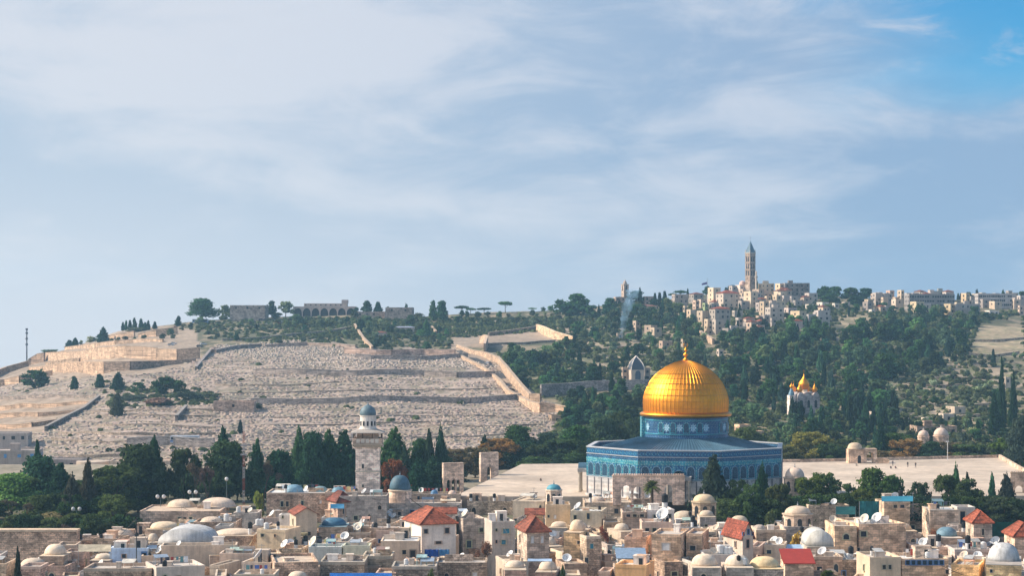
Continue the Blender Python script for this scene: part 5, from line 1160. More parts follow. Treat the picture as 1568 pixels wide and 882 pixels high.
def tree(k, loc, h, wd, label, group=None, col=None, auto=False):
    K = KINDS[k]; base = k.split('_')[0]; nm = 'garden_tree' if k == 'leafy_n' else TREE_NAME[base]
    cr, tr = rnd.choice(K['v'])
    root = thing(nm, loc, label, 'shrub' if base == 'shrub' else 'tree', group, rnd.uniform(0, 6.28), auto)
    c = col or rnd.choice(K['cols']); f = rnd.uniform(1.15, 1.8) if col else rnd.choice((1.0, 1.4, 1.8, 2.3, 3.0)) * rnd.uniform(.85, 1.15)
    link('trunk', tr, root, scale=(wd, wd, h), color=(1, 1, 1))
    link('crown', cr, root, scale=(wd, wd, h), color=(c[0] * f * rnd.uniform(.9, 1.12), c[1] * f, c[2] * f * rnd.uniform(.85, 1.15)))
    TREES.append((root, base)); return root
def near_tree(k, px, pyt, Y, wpx, label, col=None, zb=None, group=None):
    x = (px - CX) / F * Y; z0 = gz(x, Y) if zb is None else zb; H = CAMZ - (pyt - HY) * Y / F - z0
    return tree(k, (x, Y, z0 - .1), H, wpx / F * Y * {'leafy_n': 1.22, 'pine_n': 1.22, 'cone_n': 1.5, 'cyp_n': 1.15}.get(k, 1), label, group, col)
# dark garden on the sun's side of the terrace
for a in (('cyp_n', 57, 672, 520, 16, 'tall slim cypress standing before the grey flat roofed hall'), ('pine_n', 18, 725, 480, 75, 'dark pine at the very edge above the town wall'), ('pine_n', 62, 698, 500, 66, 'dark ragged pine around the tall slim cypress'),
          ('cone_n', 92, 708, 478, 50, 'dark broad conifer above the middle of the town wall', DG2), ('cyp_n', 110, 724, 462, 26, 'brownish cypress in front of the dark broad conifer', (.05, .05, .032)), ('cyp_n', 135, 702, 466, 24, 'second brownish slim cypress beside the yellow-green pine', (.045, .048, .03)),
          ('leafy_n', 178, 711, 480, 82, 'lighter green leafy tree with sunlit clumps below the tan oval terrace', (.06, .082, .025)), ('pine_n', 214, 680, 492, 74, 'big dark pine with a flat top beside the thick cypress', (.03, .05, .02)), ('cyp_n', 236, 668, 500, 34, 'thick blunt cypress rising from the big dark pine', DG2),
          ('leafy_n', 172, 758, 452, 46, 'small light green tree above the end of the town wall', (.085, .105, .035)), ('shrub', 78, 784, 446, 52, 'olive and pinkish bush on top of the town wall', (.12, .10, .05)), ('shrub', 108, 792, 446, 34, 'pinkish bare bush beside the olive bush', (.15, .09, .07)),
          ('leafy_n', 282, 688, 500, 44, 'round topped dark green tree right of the thick cypress', (.04, .062, .028)), ('bare', 300, 694, 488, 52, 'brownish bare tree among the dark trees behind the broad hall', (.10, .07, .05)), ('bare', 318, 700, 486, 50, 'grey brown bare tree left of the red and white mast', (.09, .065, .05)),
          ('cone_n', 341, 652, 520, 34, 'dark blunt conifer with a cut top behind the mast', DG2), ('pine_n', 346, 676, 500, 78, 'broad dark green pine under the cut-top conifer', (.032, .055, .022)), ('cone_n', 393, 671, 520, 28, 'dark narrow conifer right of the mast'), ('bare', 405, 694, 500, 44, 'dull brown bare tree right of the dark narrow conifer', (.085, .07, .05)),
          ('pine_n', 428, 690, 520, 56, 'low dark pine behind the domed stone house', DG2), ('cone_n', 458, 651, 540, 24, 'dark pointed conifer left of the minaret'), ('pine_n', 478, 662, 536, 46, 'dark pine clump between two pointed conifers', DG2), ('cone_n', 503, 655, 540, 36, 'dense dark conifer close left of the minaret'),
          ('cone_n', 526, 657, 540, 46, 'widest dark conifer touching the minaret', DG2), ('cone_n', 604, 653, 545, 50, 'pointed spreading dark conifer right of the minaret'), ('cyp_n', 619, 684, 530, 26, 'shorter cypress between the minaret dome and the twin tall cypresses'), ('leafy_n', 602, 702, 505, 44, 'reddish brown leafy tree behind the minaret', (.14, .06, .03)),
          ('cyp_n', 657, 655, 545, 19, 'first of two tall slim cypresses before the pale graves'), ('cyp_n', 675, 650, 548, 21, 'taller of two slim cypresses before the pale graves'), ('pine_n', 645, 672, 548, 44, 'dark green pine beside the two tall slim cypresses', DG1), ('cone_n', 640, 700, 520, 34, 'low dark conifer in front of the two tall cypresses', DG2), ('cone_n', 664, 696, 525, 40, 'dark conifer at the foot of the two tall cypresses', DG2),
          ('leafy_n', 700, 688, 590, 52, 'dull brown leafy tree behind the ruined arcade', (.115, .082, .04)), ('leafy_n', 728, 684, 600, 50, 'second dull brown tree beside the arched gate', (.105, .085, .04)), ('cone_n', 742, 664, 640, 16, 'little dark conifer above the arched gate'),
          ('leafy_n', 762, 672, 640, 58, 'orange brown leafy tree behind the arched gate', (.16, .095, .03)), ('pine_n', 792, 652, 650, 54, 'dark green pine right of the orange brown tree', DG1), ('pine_n', 800, 676, 640, 40, 'low dark pine under the taller pine', DG2), ('leafy_n', 822, 680, 636, 46, 'mid green leafy tree behind the empty terrace', (.045, .07, .03)),
          ('pine_n', 838, 662, 650, 42, 'tall bluish green pine behind the empty terrace', (.03, .055, .03)), ('leafy_n', 862, 672, 645, 60, 'broad green tree left of the shrine', (.05, .075, .028)), ('pine_n', 884, 652, 655, 56, 'broad dark pine just left of the shrine', DG1), ('leafy_n', 908, 672, 640, 50, 'green tree touching the corner of the shrine', (.04, .068, .028)),
          ('pine_n', 925, 640, 680, 50, 'pine rising above the shrine roof corner', (.03, .055, .028)), ('leafy_n', 950, 632, 690, 56, 'round green tree above the shrine roof', (.04, .065, .03)), ('pine_n', 975, 640, 680, 50, 'pine beside the drum of the shrine', (.03, .05, .026)), ('leafy_n', 1150, 655, 690, 60, 'olive green tree behind the right end of the shrine roof', (.06, .08, .03)),
          ('leafy_n', 1205, 682, 640, 46, 'green brown tree right of the shrine', (.08, .085, .035)), ('leafy_n', 1240, 662, 646, 58, 'yellow green leafy tree right of the shrine', (.15, .15, .035)), ('leafy_n', 1290, 672, 650, 52, 'green leafy tree behind the square domed chamber', (.06, .09, .03)), ('leafy_n', 1268, 680, 640, 36, 'low green tree left of the square domed chamber', (.05, .075, .03)),
          ('cyp_n', 1348, 640, 655, 16, 'slim cypress right of the square domed chamber'), ('leafy_n', 1372, 662, 660, 62, 'round mid green tree behind the rust coloured one', (.045, .08, .025)), ('leafy_n', 1388, 671, 645, 60, 'rust coloured round tree at the far edge of the terrace', (.17, .105, .035)), ('pine_n', 1427, 676, 640, 38, 'small dark pine right of the rust coloured tree', (.028, .055, .03)),
          ('leafy_n', 1452, 676, 650, 50, 'khaki tree below the two pale domes', (.12, .105, .055)), ('leafy_n', 1482, 680, 645, 62, 'bright green hedge-like tree along the far terrace edge', (.05, .085, .028)), ('leafy_n', 1516, 682, 645, 56, 'grey green bushy tree behind the corner of the terrace', (.06, .08, .04)), ('leafy_n', 1543, 670, 640, 50, 'fresh green round tree near the terrace corner', (.06, .105, .022)), ('pine_n', 1562, 640, 620, 40, 'grey dark pine over the terrace corner', (.035, .05, .035)),
          # before the shrine and the right half of the terrace
          ('cone_n', 1092, 695, 462, 42, 'dark pointed pine in front of the shrine wall', (.028, .042, .026)), ('leafy_n', 1128, 735, 460, 40, 'low dark tree right of the dark pointed pine', (.035, .055, .025)), ('cyp_n', 1167, 708, 458, 24, 'dark cypress before the right corner of the shrine'), ('leafy_n', 1150, 742, 452, 40, 'green garden tree left of the dark cypress', (.05, .08, .025)),
          ('leafy_n', 1192, 742, 452, 38, 'green brown garden tree right of the dark cypress', (.055, .07, .03)), ('leafy_n', 1240, 728, 466, 56, 'broad green tree beside the pale domed kiosk', (.065, .095, .022)), ('leafy_n', 1264, 722, 470, 48, 'tall green tree right of the pale domed kiosk', (.055, .085, .022)), ('leafy_n', 1296, 742, 462, 38, 'low dark green tree below the empty terrace', (.04, .065, .022)),
          ('pine_n', 1336, 717, 470, 52, 'spreading pine with green lit top in the middle of the garden row', (.05, .085, .022)), ('pine_n', 1366, 728, 466, 42, 'spreading pine right of the lit pine', (.045, .075, .024)), ('leafy_n', 1320, 748, 458, 40, 'low bush tree under the spreading pine', (.06, .08, .022)), ('leafy_n', 1408, 737, 462, 32, 'round dark tree before the terrace', (.045, .07, .028)),
          ('leafy_n', 1446, 728, 464, 38, 'leafy tree left of the tallest front cypress', (.05, .075, .028)), ('cyp_n', 1464, 709, 466, 17, 'tallest slim cypress in the garden row before the terrace'), ('cyp_n', 1481, 722, 468, 14, 'shorter slim cypress next to the tallest one'), ('leafy_n', 1486, 734, 458, 44, 'grey green tree between the front cypresses', (.055, .078, .032)),
          ('cyp_n', 1519, 724, 458, 15, 'lone slim cypress before the right part of the terrace'), ('cone_n', 1541, 722, 455, 26, 'thin sparse conifer before the dark arcade', (.05, .06, .045)), ('leafy_n', 1536, 762, 448, 60, 'low dark bushy tree above the green netting', (.035, .052, .025)), ('leafy_n', 1560, 765, 446, 50, 'dark bush at the edge below the dark arcade', (.03, .048, .025)), ('leafy_n', 1385, 760, 455, 44, 'dark low tree behind the blue awning', (.03, .05, .022)),
          ('leafy_n', 1510, 760, 452, 40, 'dark leafy tree beside the lone slim cypress', (.035, .055, .025)), ('leafy_n', 1280, 757, 452, 50, 'dark green bush above the long rough wall', (.035, .055, .022)),
          ('cyp_n', 27, 838, 345, 14, 'single dark cypress at the bottom near the town wall', (.022, .03, .02)), ('bare', 741, 812, 385, 44, 'bare reddish brown tree in front of grey houses', (.20, .10, .06)), ('bare', 1430, 795, 398, 46, 'rusty half-bare tree below the square tower house', (.17, .085, .045)), ('bare', 925, 790, 412, 26, 'reddish creeper-like bare tree against a house end', (.15, .06, .04)),
          ('shrub', 1220, 815, 405, 34, 'yellow orange bush below the open kiosk', (.26, .17, .03)), ('shrub', 1240, 806, 408, 14, 'narrow green bush beside the open kiosk', (.06, .10, .03)), ('shrub', 395, 752, 470, 18, 'bright green bush at the edge of the two-domed house', (.12, .16, .03)), ('shrub', 862, 866, 352, 12, 'dark green bush between the ochre and stone houses', (.03, .05, .02)), ('shrub', 1180, 782, 440, 24, 'green bush with red flowers by the kiosk steps', (.07, .09, .03)),
          ('shrub', 660, 872, 345, 16, 'green bush on a shaded roof by the fence', (.07, .10, .03)), ('shrub', 196, 858, 350, 16, 'potted green bush before the blue-washed house', (.05, .12, .03))):
    near_tree(*a)
# the rest of the garden, closing the gaps between the trees
gd = random.Random(44); GARDEN = [(-10 + 15 * i, gd.uniform(786, 800), gd.uniform(428, 446)) for i in range(15)] + [(-20 + 21 * i, gd.uniform(722, 745), gd.uniform(486, 540)) for i in range(14)] + [(262 + 17 * i, gd.uniform(712, 730), gd.uniform(515, 560)) for i in range(11)] + [(450 + 16 * i, gd.uniform(696, 712), gd.uniform(545, 590)) for i in range(16)] + [(-10 + 24 * i, gd.uniform(752, 775), gd.uniform(456, 474)) for i in range(9)] + [(700 + 20 * i, gd.uniform(692, 702), gd.uniform(625, 655)) for i in range(12)] + [(1200 + 21 * i, gd.uniform(690, 698), gd.uniform(640, 662)) for i in range(18)] + [(1110 + 23 * i, gd.uniform(755, 766), gd.uniform(448, 458)) for i in range(20)]
for px, pt, Y in GARDEN:
    x = (px - CX) / F * Y; z0 = gz(x, Y); k = gd.choice(('leafy_n', 'pine_n', 'leafy_n', 'bare' if px < 450 else 'pine_n'))
    c = gd.choice(((.03, .055, .022), (.04, .07, .025), (.025, .048, .024), (.055, .08, .028))) if k != 'bare' else (.085, .07, .05)
    if px > 1190 and Y > 600: c = gd.choice(((.06, .095, .03), (.12, .10, .04), (.045, .075, .03), (.16, .11, .045)))
    lab = {'leafy_n': 'low dark leafy tree', 'pine_n': 'low dark pine', 'bare': 'low brown bare tree'}[k] + ' filling the garden ' + ('before the old town roofs' if Y < 480 else 'along the far terrace edge' if Y > 600 else 'between the minaret and the arcades' if px > 560 else 'left of the minaret' if px > 440 else 'behind the broad low hall' if px > 258 else 'above the town wall')
    tree(k, (x, Y, z0 - .1), CAMZ - (pt - HY) * Y / F - z0, gd.uniform(44, 66) / F * Y, lab, 'garden trees around the terrace', c, True)
def palm(px, pyt, Y, wpx, label, zb=None):
    x = (px - CX) / F * Y; z0 = gz(x, Y) if zb is None else zb; H = CAMZ - (pyt - HY) * Y / F - z0; r = wpx / 2 / F * Y
    root = thing('palm_tree', (x, Y, z0), label, 'tree'); zc = H - r * .75
    MB().tube([(0, 0, 0), (.1, 0, zc * .5), (0, 0, zc)], [.42, .34, .38], 9).obj('trunk', 'bark', root)
    rr = random.Random(3); fm = MB()
    for k in range(46):
        a = rr.uniform(0, 6.28); el = rr.uniform(-.35, 1.35); L_ = r * rr.uniform(.85, 1.1); pts = []
        for j in range(7):
            t = j / 6; d = L_ * t; zz = d * math.sin(el) - .42 * L_ * t * t; pts.append(Vector((d * math.cos(el) * math.cos(a), d * math.cos(el) * math.sin(a), zc + zz)))
        side = Vector((-math.sin(a), math.cos(a), 0))
        for j in range(6):
            for q in range(3):
                p = pts[j].lerp(pts[j + 1], q / 3); ln = .75 * (1 - abs((j + q / 3) / 6 - .45)); fw = (pts[j + 1] - pts[j]).normalized()
                for s in (-1, 1):
                    e = p + (side * s * .8 + fw * .7 + Vector((0, 0, -.18))).normalized() * ln; wv = fw * .09
                    fm.quadv(p - wv, p + wv, e + wv * .2, e - wv * .2)
    fm.obj('crown', 'leaf', root, color=(.10, .13, .035))
palm(998, 733, 452, 36, 'feathery palm tree in front of the tan arcade', -3.0)
palm(1268, 872, 338, 30, 'palm tree top at the bottom edge right of the red roof', -8)

# ------------------------------------------------------------------ landmarks used to tell far things apart
LMS = [(1230, 605, 'the church with golden onion domes'), (1149, 400, 'the tall stone bell tower'), (957, 440, 'the small stone belfry'), (974, 560, 'the dark domed teardrop chapel'), (1053, 590, 'the golden dome'),
       (490, 472, 'the arched hotel on the ridge'), (380, 474, 'the long stone block on the ridge'), (612, 478, 'the square stone house on the ridge'), (850, 507, 'the bright tan wall'), (910, 592, 'the long grey wall'),
       (760, 570, 'the walled lane'), (1078, 515, 'the sloping lit lane wall'), (1220, 443, 'the dark stone block on the ridge'), (1480, 477, 'the cream and grey apartment house'), (1430, 460, 'the long grey hospital'), (1525, 460, 'the long block with window rows'),
       (1545, 610, 'the thick pair of cypresses'), (1430, 665, 'the low house with two pale domes'), (1320, 690, 'the square domed chamber'), (1558, 467, 'the white ball-shaped dome'), (1290, 447, 'the dark wood on the ridge'), (1530, 520, 'the bare tan field'),
       (1310, 495, 'the bare brown slope'), (960, 490, 'the smoke'), (990, 470, 'the long red roof'), (1103, 480, 'the house with a blue band'), (1118, 458, 'the big red-roofed house'), (1170, 510, 'the white rubble below the village'), (1224, 490, 'the house with a lit gable wall'),
       (1260, 490, 'the pale grey tenement'), (1450, 600, 'the terraced olive grove'), (1350, 560, 'the big round pine'), (1400, 520, 'the dense hillside wood'), (1190, 540, 'the forest edge'), (860, 560, 'the olive slope'), (800, 555, 'the trees by the walled lane'), (1040, 455, 'the first village houses'),
       (240, 535, 'the tan terraced walls'), (30, 620, 'the tan terraced plots'), (200, 600, 'the lone dark trees'), (1135, 600, 'the trees beside the golden dome'), (930, 640, 'the trees left of the golden dome'), (1290, 640, 'the cypress thicket'), (1375, 455, 'the lit tower house'), (1200, 475, 'the stacked village houses'), (1150, 470, 'the tall lit tenement'), (1500, 560, 'the field corner'), (300, 480, 'the round pine by the bus'), (700, 480, 'the umbrella pines')]
def where(px, py, it=None):
    b = min(LMS, key=lambda l: ((l[0] - px) / 1.0) ** 2 + ((l[1] - py) * 1.6) ** 2)
    dx, dy = px - b[0], (py - b[1]) * 1.6
    if abs(dx) < 7 and abs(dy) < 9: rel = 'close by'
    elif abs(dy) > abs(dx): rel = 'below' if dy > 0 else 'above'
    else: rel = 'right of' if dx > 0 else 'left of'
    return rel + ' ' + b[2]
def far_tree(k, px, py, hpx, wpx, col=None, label=None, group=None):
    p = hp(px, py); s = p.y / F
    lab = label
    if not lab:
        size = 'tall ' if hpx > 21 else ('small ' if hpx < 12 else '')
        lab = size + {'pine': 'dark pine', 'leafy': 'round green tree', 'olive': 'grey green olive tree', 'cyp': 'slim dark cypress', 'umbrella': 'umbrella pine', 'shrub': 'low bush', 'bare': 'bare tree', 'cone': 'dark conifer'}[k.split('_')[0]] + ' ' + where(px, py - hpx / 2)
    return tree(k, (p.x, p.y, p.z - .25), hpx * s, wpx * s, lab, group or {'pine': 'pines on the far hill', 'leafy': 'leafy trees on the far hill', 'olive': 'olive trees on the far hill', 'cyp': 'cypresses on the far hill', 'umbrella': 'umbrella pines on the ridge', 'shrub': 'bushes on the far hill', 'bare': 'bare trees', 'cone': 'conifers on the far hill'}[k.split('_')[0]], col, not label)
# ridge trees, one by one: kind, px, base row, height, width, label
for a in (('cyp', 106, 528, 15, 11, 'first of two pointed conifers on the left ridge'), ('cyp', 115, 527, 14, 10, 'second of two pointed conifers on the left ridge'), ('shrub', 80, 534, 8, 34, 'low clipped hedge at the low end of the ridge'), ('shrub', 67, 533, 6, 8, 'round bush ending the low hedge'), ('shrub', 124, 525, 7, 8, 'round bush right of the two pointed conifers'),
          ('shrub', 140, 524, 9, 20, 'clipped hedge left of the broad pointed conifer'), ('cone_n', 158, 524, 27, 22, 'broad pointed conifer on the left ridge'), ('shrub', 171, 524, 7, 8, 'round bush right of the broad pointed conifer'), ('shrub', 181, 524, 7, 10, 'round bush on the tan wall top'), ('shrub', 192, 523, 8, 11, 'larger round bush on the tan wall top'), ('shrub', 206, 523, 6, 8, 'small dark bush on the tan terrace'), ('shrub', 221, 522, 9, 10, 'dark ball bush on the tan terrace'), ('shrub', 249, 521, 8, 13, 'round bush near the tan terrace corner'), ('shrub', 265, 521, 7, 10, 'round bush at the tan terrace corner'), ('shrub', 268, 510, 9, 8, 'reddish bush on the tan slope', (.14, .06, .05)),
          ('cyp', 188, 506, 15, 5, 'leftmost cypress of the row on the tan knoll'), ('cyp', 193, 506, 17, 5, 'second cypress of the row on the tan knoll'), ('cyp', 199, 506, 17, 6, 'third cypress of the row on the tan knoll'), ('cyp', 206, 506, 21, 7, 'tallest cypress of the row on the tan knoll'), ('cyp', 216, 506, 20, 8, 'wider cypress right of the tallest on the tan knoll'), ('cyp', 222, 506, 14, 7, 'short cypress in the row on the tan knoll'), ('cyp', 227, 506, 16, 6, 'cypress near the end of the row on the knoll'), ('cyp', 237, 504, 13, 7, 'last cypress of the row on the tan knoll'), ('shrub', 212, 507, 6, 48, 'dark hedge at the foot of the cypress row'),
          ('cyp', 273, 500, 18, 9, 'single cypress left of the round pine'), ('pine_n', 309, 491, 35, 52, 'big round layered pine on the ridge above the bus'), ('leafy', 346, 490, 22, 26, 'olive green tree left of the long stone block'), ('leafy', 386, 489, 20, 18, 'dark tree in front of the long stone block', DG1), ('pine', 416, 486, 25, 18, 'dark round tree right of the long stone block'), ('leafy', 437, 486, 24, 24, 'pale sparse tree between block and arched hotel', (.16, .19, .10)), ('shrub', 425, 488, 10, 20, 'low dark bush below the pale sparse tree'),
          ('leafy', 455, 498, 18, 26, 'dark bush tree below the first arches of the hotel'), ('cyp', 553, 509, 24, 14, 'dark conifer standing alone below the arched hotel', DG2), ('leafy', 545, 482, 12, 14, 'small dark tree right of the arched hotel', DG1), ('pine', 562, 482, 22, 18, 'dark pointed pine right of the arched hotel'), ('cyp', 579, 480, 23, 13, 'broad cypress left of the square stone house', DG2), ('cyp', 594, 474, 16, 7, 'small cypress against the square stone house'), ('cyp', 622, 486, 23, 7, 'cypress in front of the square stone house'),
          ('pine', 663, 492, 34, 15, 'tall dark trunked pine on the middle ridge'), ('pine', 677, 492, 34, 21, 'ragged leaning pine beside the tall one on the ridge'), ('cone_n', 653, 515, 28, 19, 'thick dark conifer below the ragged ridge pines'), ('leafy', 665, 490, 12, 14, 'orange brown tree under the ragged ridge pines', (.17, .10, .05)), ('shrub', 640, 487, 9, 20, 'pale bush right of the square stone house'),
          ('umbrella', 707, 482, 15, 22, 'first umbrella pine left on the bare ridge'), ('umbrella', 721, 482, 12, 16, 'smaller umbrella pine next to the first'), ('umbrella', 741, 481, 11, 22, 'low flat umbrella pine in the middle of the ridge'), ('umbrella', 774, 479, 18, 22, 'tallest umbrella pine on the bare ridge'), ('umbrella', 815, 478, 7, 14, 'tiny umbrella pine on the ridge'),
          ('leafy', 832, 478, 8, 8, 'tiny round tree on the ridge'), ('leafy', 843, 478, 10, 10, 'small round tree left of the big round clump'), ('leafy', 858, 482, 22, 24, 'left tree of the big round clump on the ridge', DG1), ('pine', 884, 484, 33, 46, 'biggest dome shaped tree of the round clump on the ridge', DG1), ('leafy', 908, 486, 20, 22, 'right tree of the round clump on the ridge', DG1), ('leafy', 872, 486, 20, 34, 'low front tree of the round clump', DG2), ('cyp', 917, 486, 22, 5, 'thin cypress left of the belfry'), ('pine', 934, 478, 22, 26, 'dark tree below the belfry left side'), ('cyp', 948, 468, 14, 6, 'cypress against the belfry wall'), ('leafy', 978, 466, 20, 30, 'broad tree right of the belfry', DG1), ('cyp', 980, 466, 26, 6, 'thin cypress poking above the tree right of the belfry'),
          ('cyp', 1003, 468, 22, 7, 'first of three cypresses above the red roof'), ('cyp', 1010, 468, 24, 7, 'second of three cypresses above the red roof'), ('cyp', 1018, 468, 27, 9, 'tallest of three cypresses above the red roof'), ('umbrella', 1042, 458, 14, 20, 'umbrella pine over the first village house'), ('umbrella', 1030, 460, 12, 14, 'lower umbrella pine left of the first village house'), ('cyp', 1053, 456, 15, 4, 'thin cypress behind the first village house'), ('pine', 1083, 452, 14, 14, 'pine beside the flagpole'), ('cyp', 1112, 446, 9, 6, 'small cypress behind the red-roofed house'),
          ('pine', 1121, 447, 11, 18, 'dark pine left of the bell tower'), ('cyp', 1159, 446, 18, 5, 'thin cypress at the bell tower foot'), ('cyp', 1168, 440, 8, 6, 'tiny cypress on the village skyline'), ('leafy', 1177, 440, 7, 9, 'tiny round tree on the village skyline'), ('cyp', 1253, 452, 12, 5, 'pointed tree beside the dark stone block'),
          ('leafy', 1262, 460, 22, 26, 'left tree of the dark wood on the ridge', DG1), ('leafy', 1281, 462, 24, 32, 'second tree of the dark wood on the ridge', DG1), ('leafy', 1303, 462, 23, 34, 'third tree of the dark wood on the ridge', DG1), ('leafy', 1324, 462, 21, 26, 'last tree of the dark wood on the ridge', DG2), ('leafy', 1270, 466, 15, 30, 'front tree of the dark wood on the ridge', DG1), ('leafy', 1312, 466, 14, 40, 'low front tree of the dark wood on the ridge', DG2),
          ('pine', 1405, 454, 11, 10, 'small pine on the hospital roof line'), ('pine', 1414, 453, 9, 8, 'second small pine on the hospital roof line'), ('cyp', 1456, 454, 8, 4, 'thin tree right of the hospital'), ('cyp', 1467, 454, 12, 4, 'thin cypress right of the hospital'), ('cyp', 1471, 454, 12, 4, 'twin thin cypress right of the hospital'), ('leafy', 1483, 452, 12, 12, 'dark tree left of the tall skyline cypress'), ('cyp', 1496, 452, 18, 6, 'tall skyline cypress above the long block'), ('cone_n', 1536, 456, 18, 10, 'pointed conifer on the skyline by the long block'), ('leafy', 1566, 462, 16, 14, 'tree at the right end of the skyline', DG1),
          ('cone_n', 1534, 665, 120, 17, 'left of the thick pair of tall cypresses', DG2), ('cone_n', 1552, 660, 96, 15, 'right of the thick pair of tall cypresses', DG2), ('cone_n', 1522, 672, 70, 22, 'broad dark cypress in front of the thick pair', DG2), ('cyp', 1521, 560, 28, 7, 'lone cypress at the field corner'), ('cone_n', 1497, 672, 26, 12, 'small pointed conifer right of the two pale domes', DG2), ('pine', 1352, 580, 36, 44, 'big round dark pine above the olive grove', DG1), ('pine', 1374, 572, 24, 30, 'second round pine beside the big one', DG1),
          # the cemetery side
          ('leafy', 54, 596, 28, 48, 'largest round dark tree among the terraced plots', DG1), ('cyp', 114, 598, 23, 12, 'small cypress among the terraced plots', DG2), ('cyp', 153, 596, 23, 14, 'small pointed conifer among the terraced plots', DG2), ('cone_n', 181, 598, 30, 24, 'leaning dark conifer among the plots', DG2), ('leafy', 210, 600, 15, 24, 'low round dark tree beside the leaning conifer', DG1), ('leafy', 250, 602, 27, 36, 'ragged dark tree left in a pair of bushes', DG1), ('leafy', 272, 600, 20, 28, 'ragged dark tree right in a pair of bushes', DG1), ('cone_n', 180, 638, 40, 24, 'grey green conifer in front of the small plots', (.05, .065, .045)),
          ('shrub', 240, 622, 14, 44, 'pinkish bush below the ragged dark trees', (.2, .13, .10)), ('shrub', 290, 612, 16, 50, 'low shadowy bush beside the flat tan block', (.05, .07, .05)), ('shrub', 395, 625, 10, 18, 'green bush right of the flat tan block', (.06, .08, .05)), ('cyp', 368, 666, 24, 7, 'tiny cypress alone before the graves'), ('shrub', 205, 612, 9, 60, 'dark scrub strip below the lone dark trees', (.045, .06, .04)), ('shrub', 320, 606, 8, 40, 'scrub patch above the flat tan block', (.06, .075, .05))):
    far_tree(*a[:5], col=a[6] if len(a) > 6 else None, label=a[5]) if a[0] in KINDS else None
# woods and groves scattered over the slopes
sr = random.Random(99)
def scatter(poly, n, mix, hr, seed, mind=5.0, wr=(.75, 1.2)):
    r = random.Random(seed); xs = [p[0] for p in poly]; ys = [p[1] for p in poly]; pts = []; tries = 0
    while len(pts) < n and tries < n * 60:
        tries += 1; px, py = r.uniform(min(xs), max(xs)), r.uniform(min(ys), max(ys))
        if not bool(inpoly(np.array(px), np.array(py), poly)): continue
        if any((px - a) ** 2 + ((py - b) * 1.8) ** 2 < mind ** 2 for a, b in pts): continue
        pts.append((px, py))
    for px, py in pts:
        k = r.choices([m[0] for m in mix], [m[1] for m in mix])[0]; h = r.uniform(*hr) * (1.25 if k == 'cyp' else .75 if k == 'olive' else .5 if k == 'shrub' else 1)
        wf = {'cyp': .26, 'olive': 1.15, 'pine': .95, 'leafy': 1.05, 'shrub': 1.7}[k] * r.uniform(*wr)
        far_tree(k, px, py, h, h * wf)
scatter([(1130, 520), (1180, 512), (1250, 505), (1330, 512), (1400, 505), (1475, 530), (1478, 560), (1390, 575), (1330, 600), (1250, 585), (1170, 565), (1125, 545)], 105, (('pine', 5), ('leafy', 2), ('cyp', .6)), (18, 30), 1, 10)
scatter([(1095, 560), (1180, 560), (1270, 590), (1290, 690), (1215, 690), (1130, 660), (1110, 600)], 70, (('pine', 4), ('cyp', 2), ('leafy', 2)), (20, 32), 2, 9)
scatter([(1270, 600), (1360, 610), (1390, 680), (1290, 690)], 46, (('cyp', 5), ('pine', 1.5), ('leafy', 1)), (22, 34), 3, 7)
scatter([(770, 545), (850, 555), (870, 590), (830, 612), (790, 590)], 30, (('pine', 3), ('leafy', 2)), (16, 26), 4, 8)
scatter([(850, 545), (960, 575), (960, 588), (850, 602)], 20, (('pine', 2), ('leafy', 1), ('cyp', 2)), (18, 28), 5, 8)
scatter([(850, 490), (930, 485), (1040, 490), (1085, 525), (1085, 570), (1000, 570), (940, 560), (850, 545), (870, 520)], 90, (('olive', 4), ('leafy', 3), ('pine', 2), ('cyp', 1)), (12, 21), 6, 8)
scatter([(870, 612), (990, 600), (1000, 690), (860, 690)], 48, (('pine', 4), ('leafy', 3), ('cyp', .6)), (18, 28), 7, 9)
scatter([(1350, 600), (1400, 560), (1500, 548), (1525, 600), (1520, 655), (1390, 655)], 150, (('olive', 6), ('shrub', 2), ('leafy', .5)), (10, 16), 8, 7)
scatter([(1480, 545), (1568, 540), (1575, 640), (1520, 600)], 24, (('olive', 3), ('shrub', 2)), (10, 16), 9, 9)
scatter([(1400, 480), (1500, 490), (1480, 530), (1340, 520), (1335, 495)], 60, (('olive', 2), ('leafy', 3), ('pine', 2), ('cyp', .4)), (12, 20), 10, 8)
scatter([(1125, 490), (1165, 500), (1260, 500), (1250, 520), (1120, 545), (1095, 530)], 42, (('leafy', 3), ('pine', 2), ('olive', 1), ('cyp', 1)), (11, 20), 11, 7)
scatter([(925, 478), (1030, 470), (1060, 490), (1070, 515), (940, 500)], 40, (('pine', 3), ('leafy', 3), ('cyp', .8)), (13, 22), 12, 8)
scatter([(1380, 650), (1568, 650), (1568, 690), (1380, 690)], 34, (('leafy', 3), ('cyp', 1.5), ('olive', 2)), (14, 24), 13, 9)
scatter([(690, 486), (850, 482), (900, 495), (860, 500), (700, 500)], 46, (('shrub', 4), ('olive', 1), ('leafy', 1)), (8, 14), 14, 7)
scatter([(430, 490), (545, 486), (640, 492), (700, 510), (690, 522), (570, 520), (540, 505), (440, 505)], 48, (('shrub', 3), ('leafy', 2), ('olive', 1)), (9, 16), 15, 7)
scatter([(1035, 480), (1110, 460), (1240, 470), (1270, 495), (1150, 505), (1060, 500)], 34, (('leafy', 3), ('cyp', 2), ('pine', 1)), (9, 16), 16, 9)
scatter([(1260, 470), (1340, 478), (1450, 480), (1568, 485), (1568, 495), (1380, 492), (1270, 488)], 34, (('leafy', 2), ('shrub', 3), ('cyp', .6)), (9, 15), 17, 9)
scatter([(330, 492), (440, 490), (440, 505), (260, 515), (270, 500)], 16, (('shrub', 3), ('leafy', 1)), (8, 13), 18, 9)
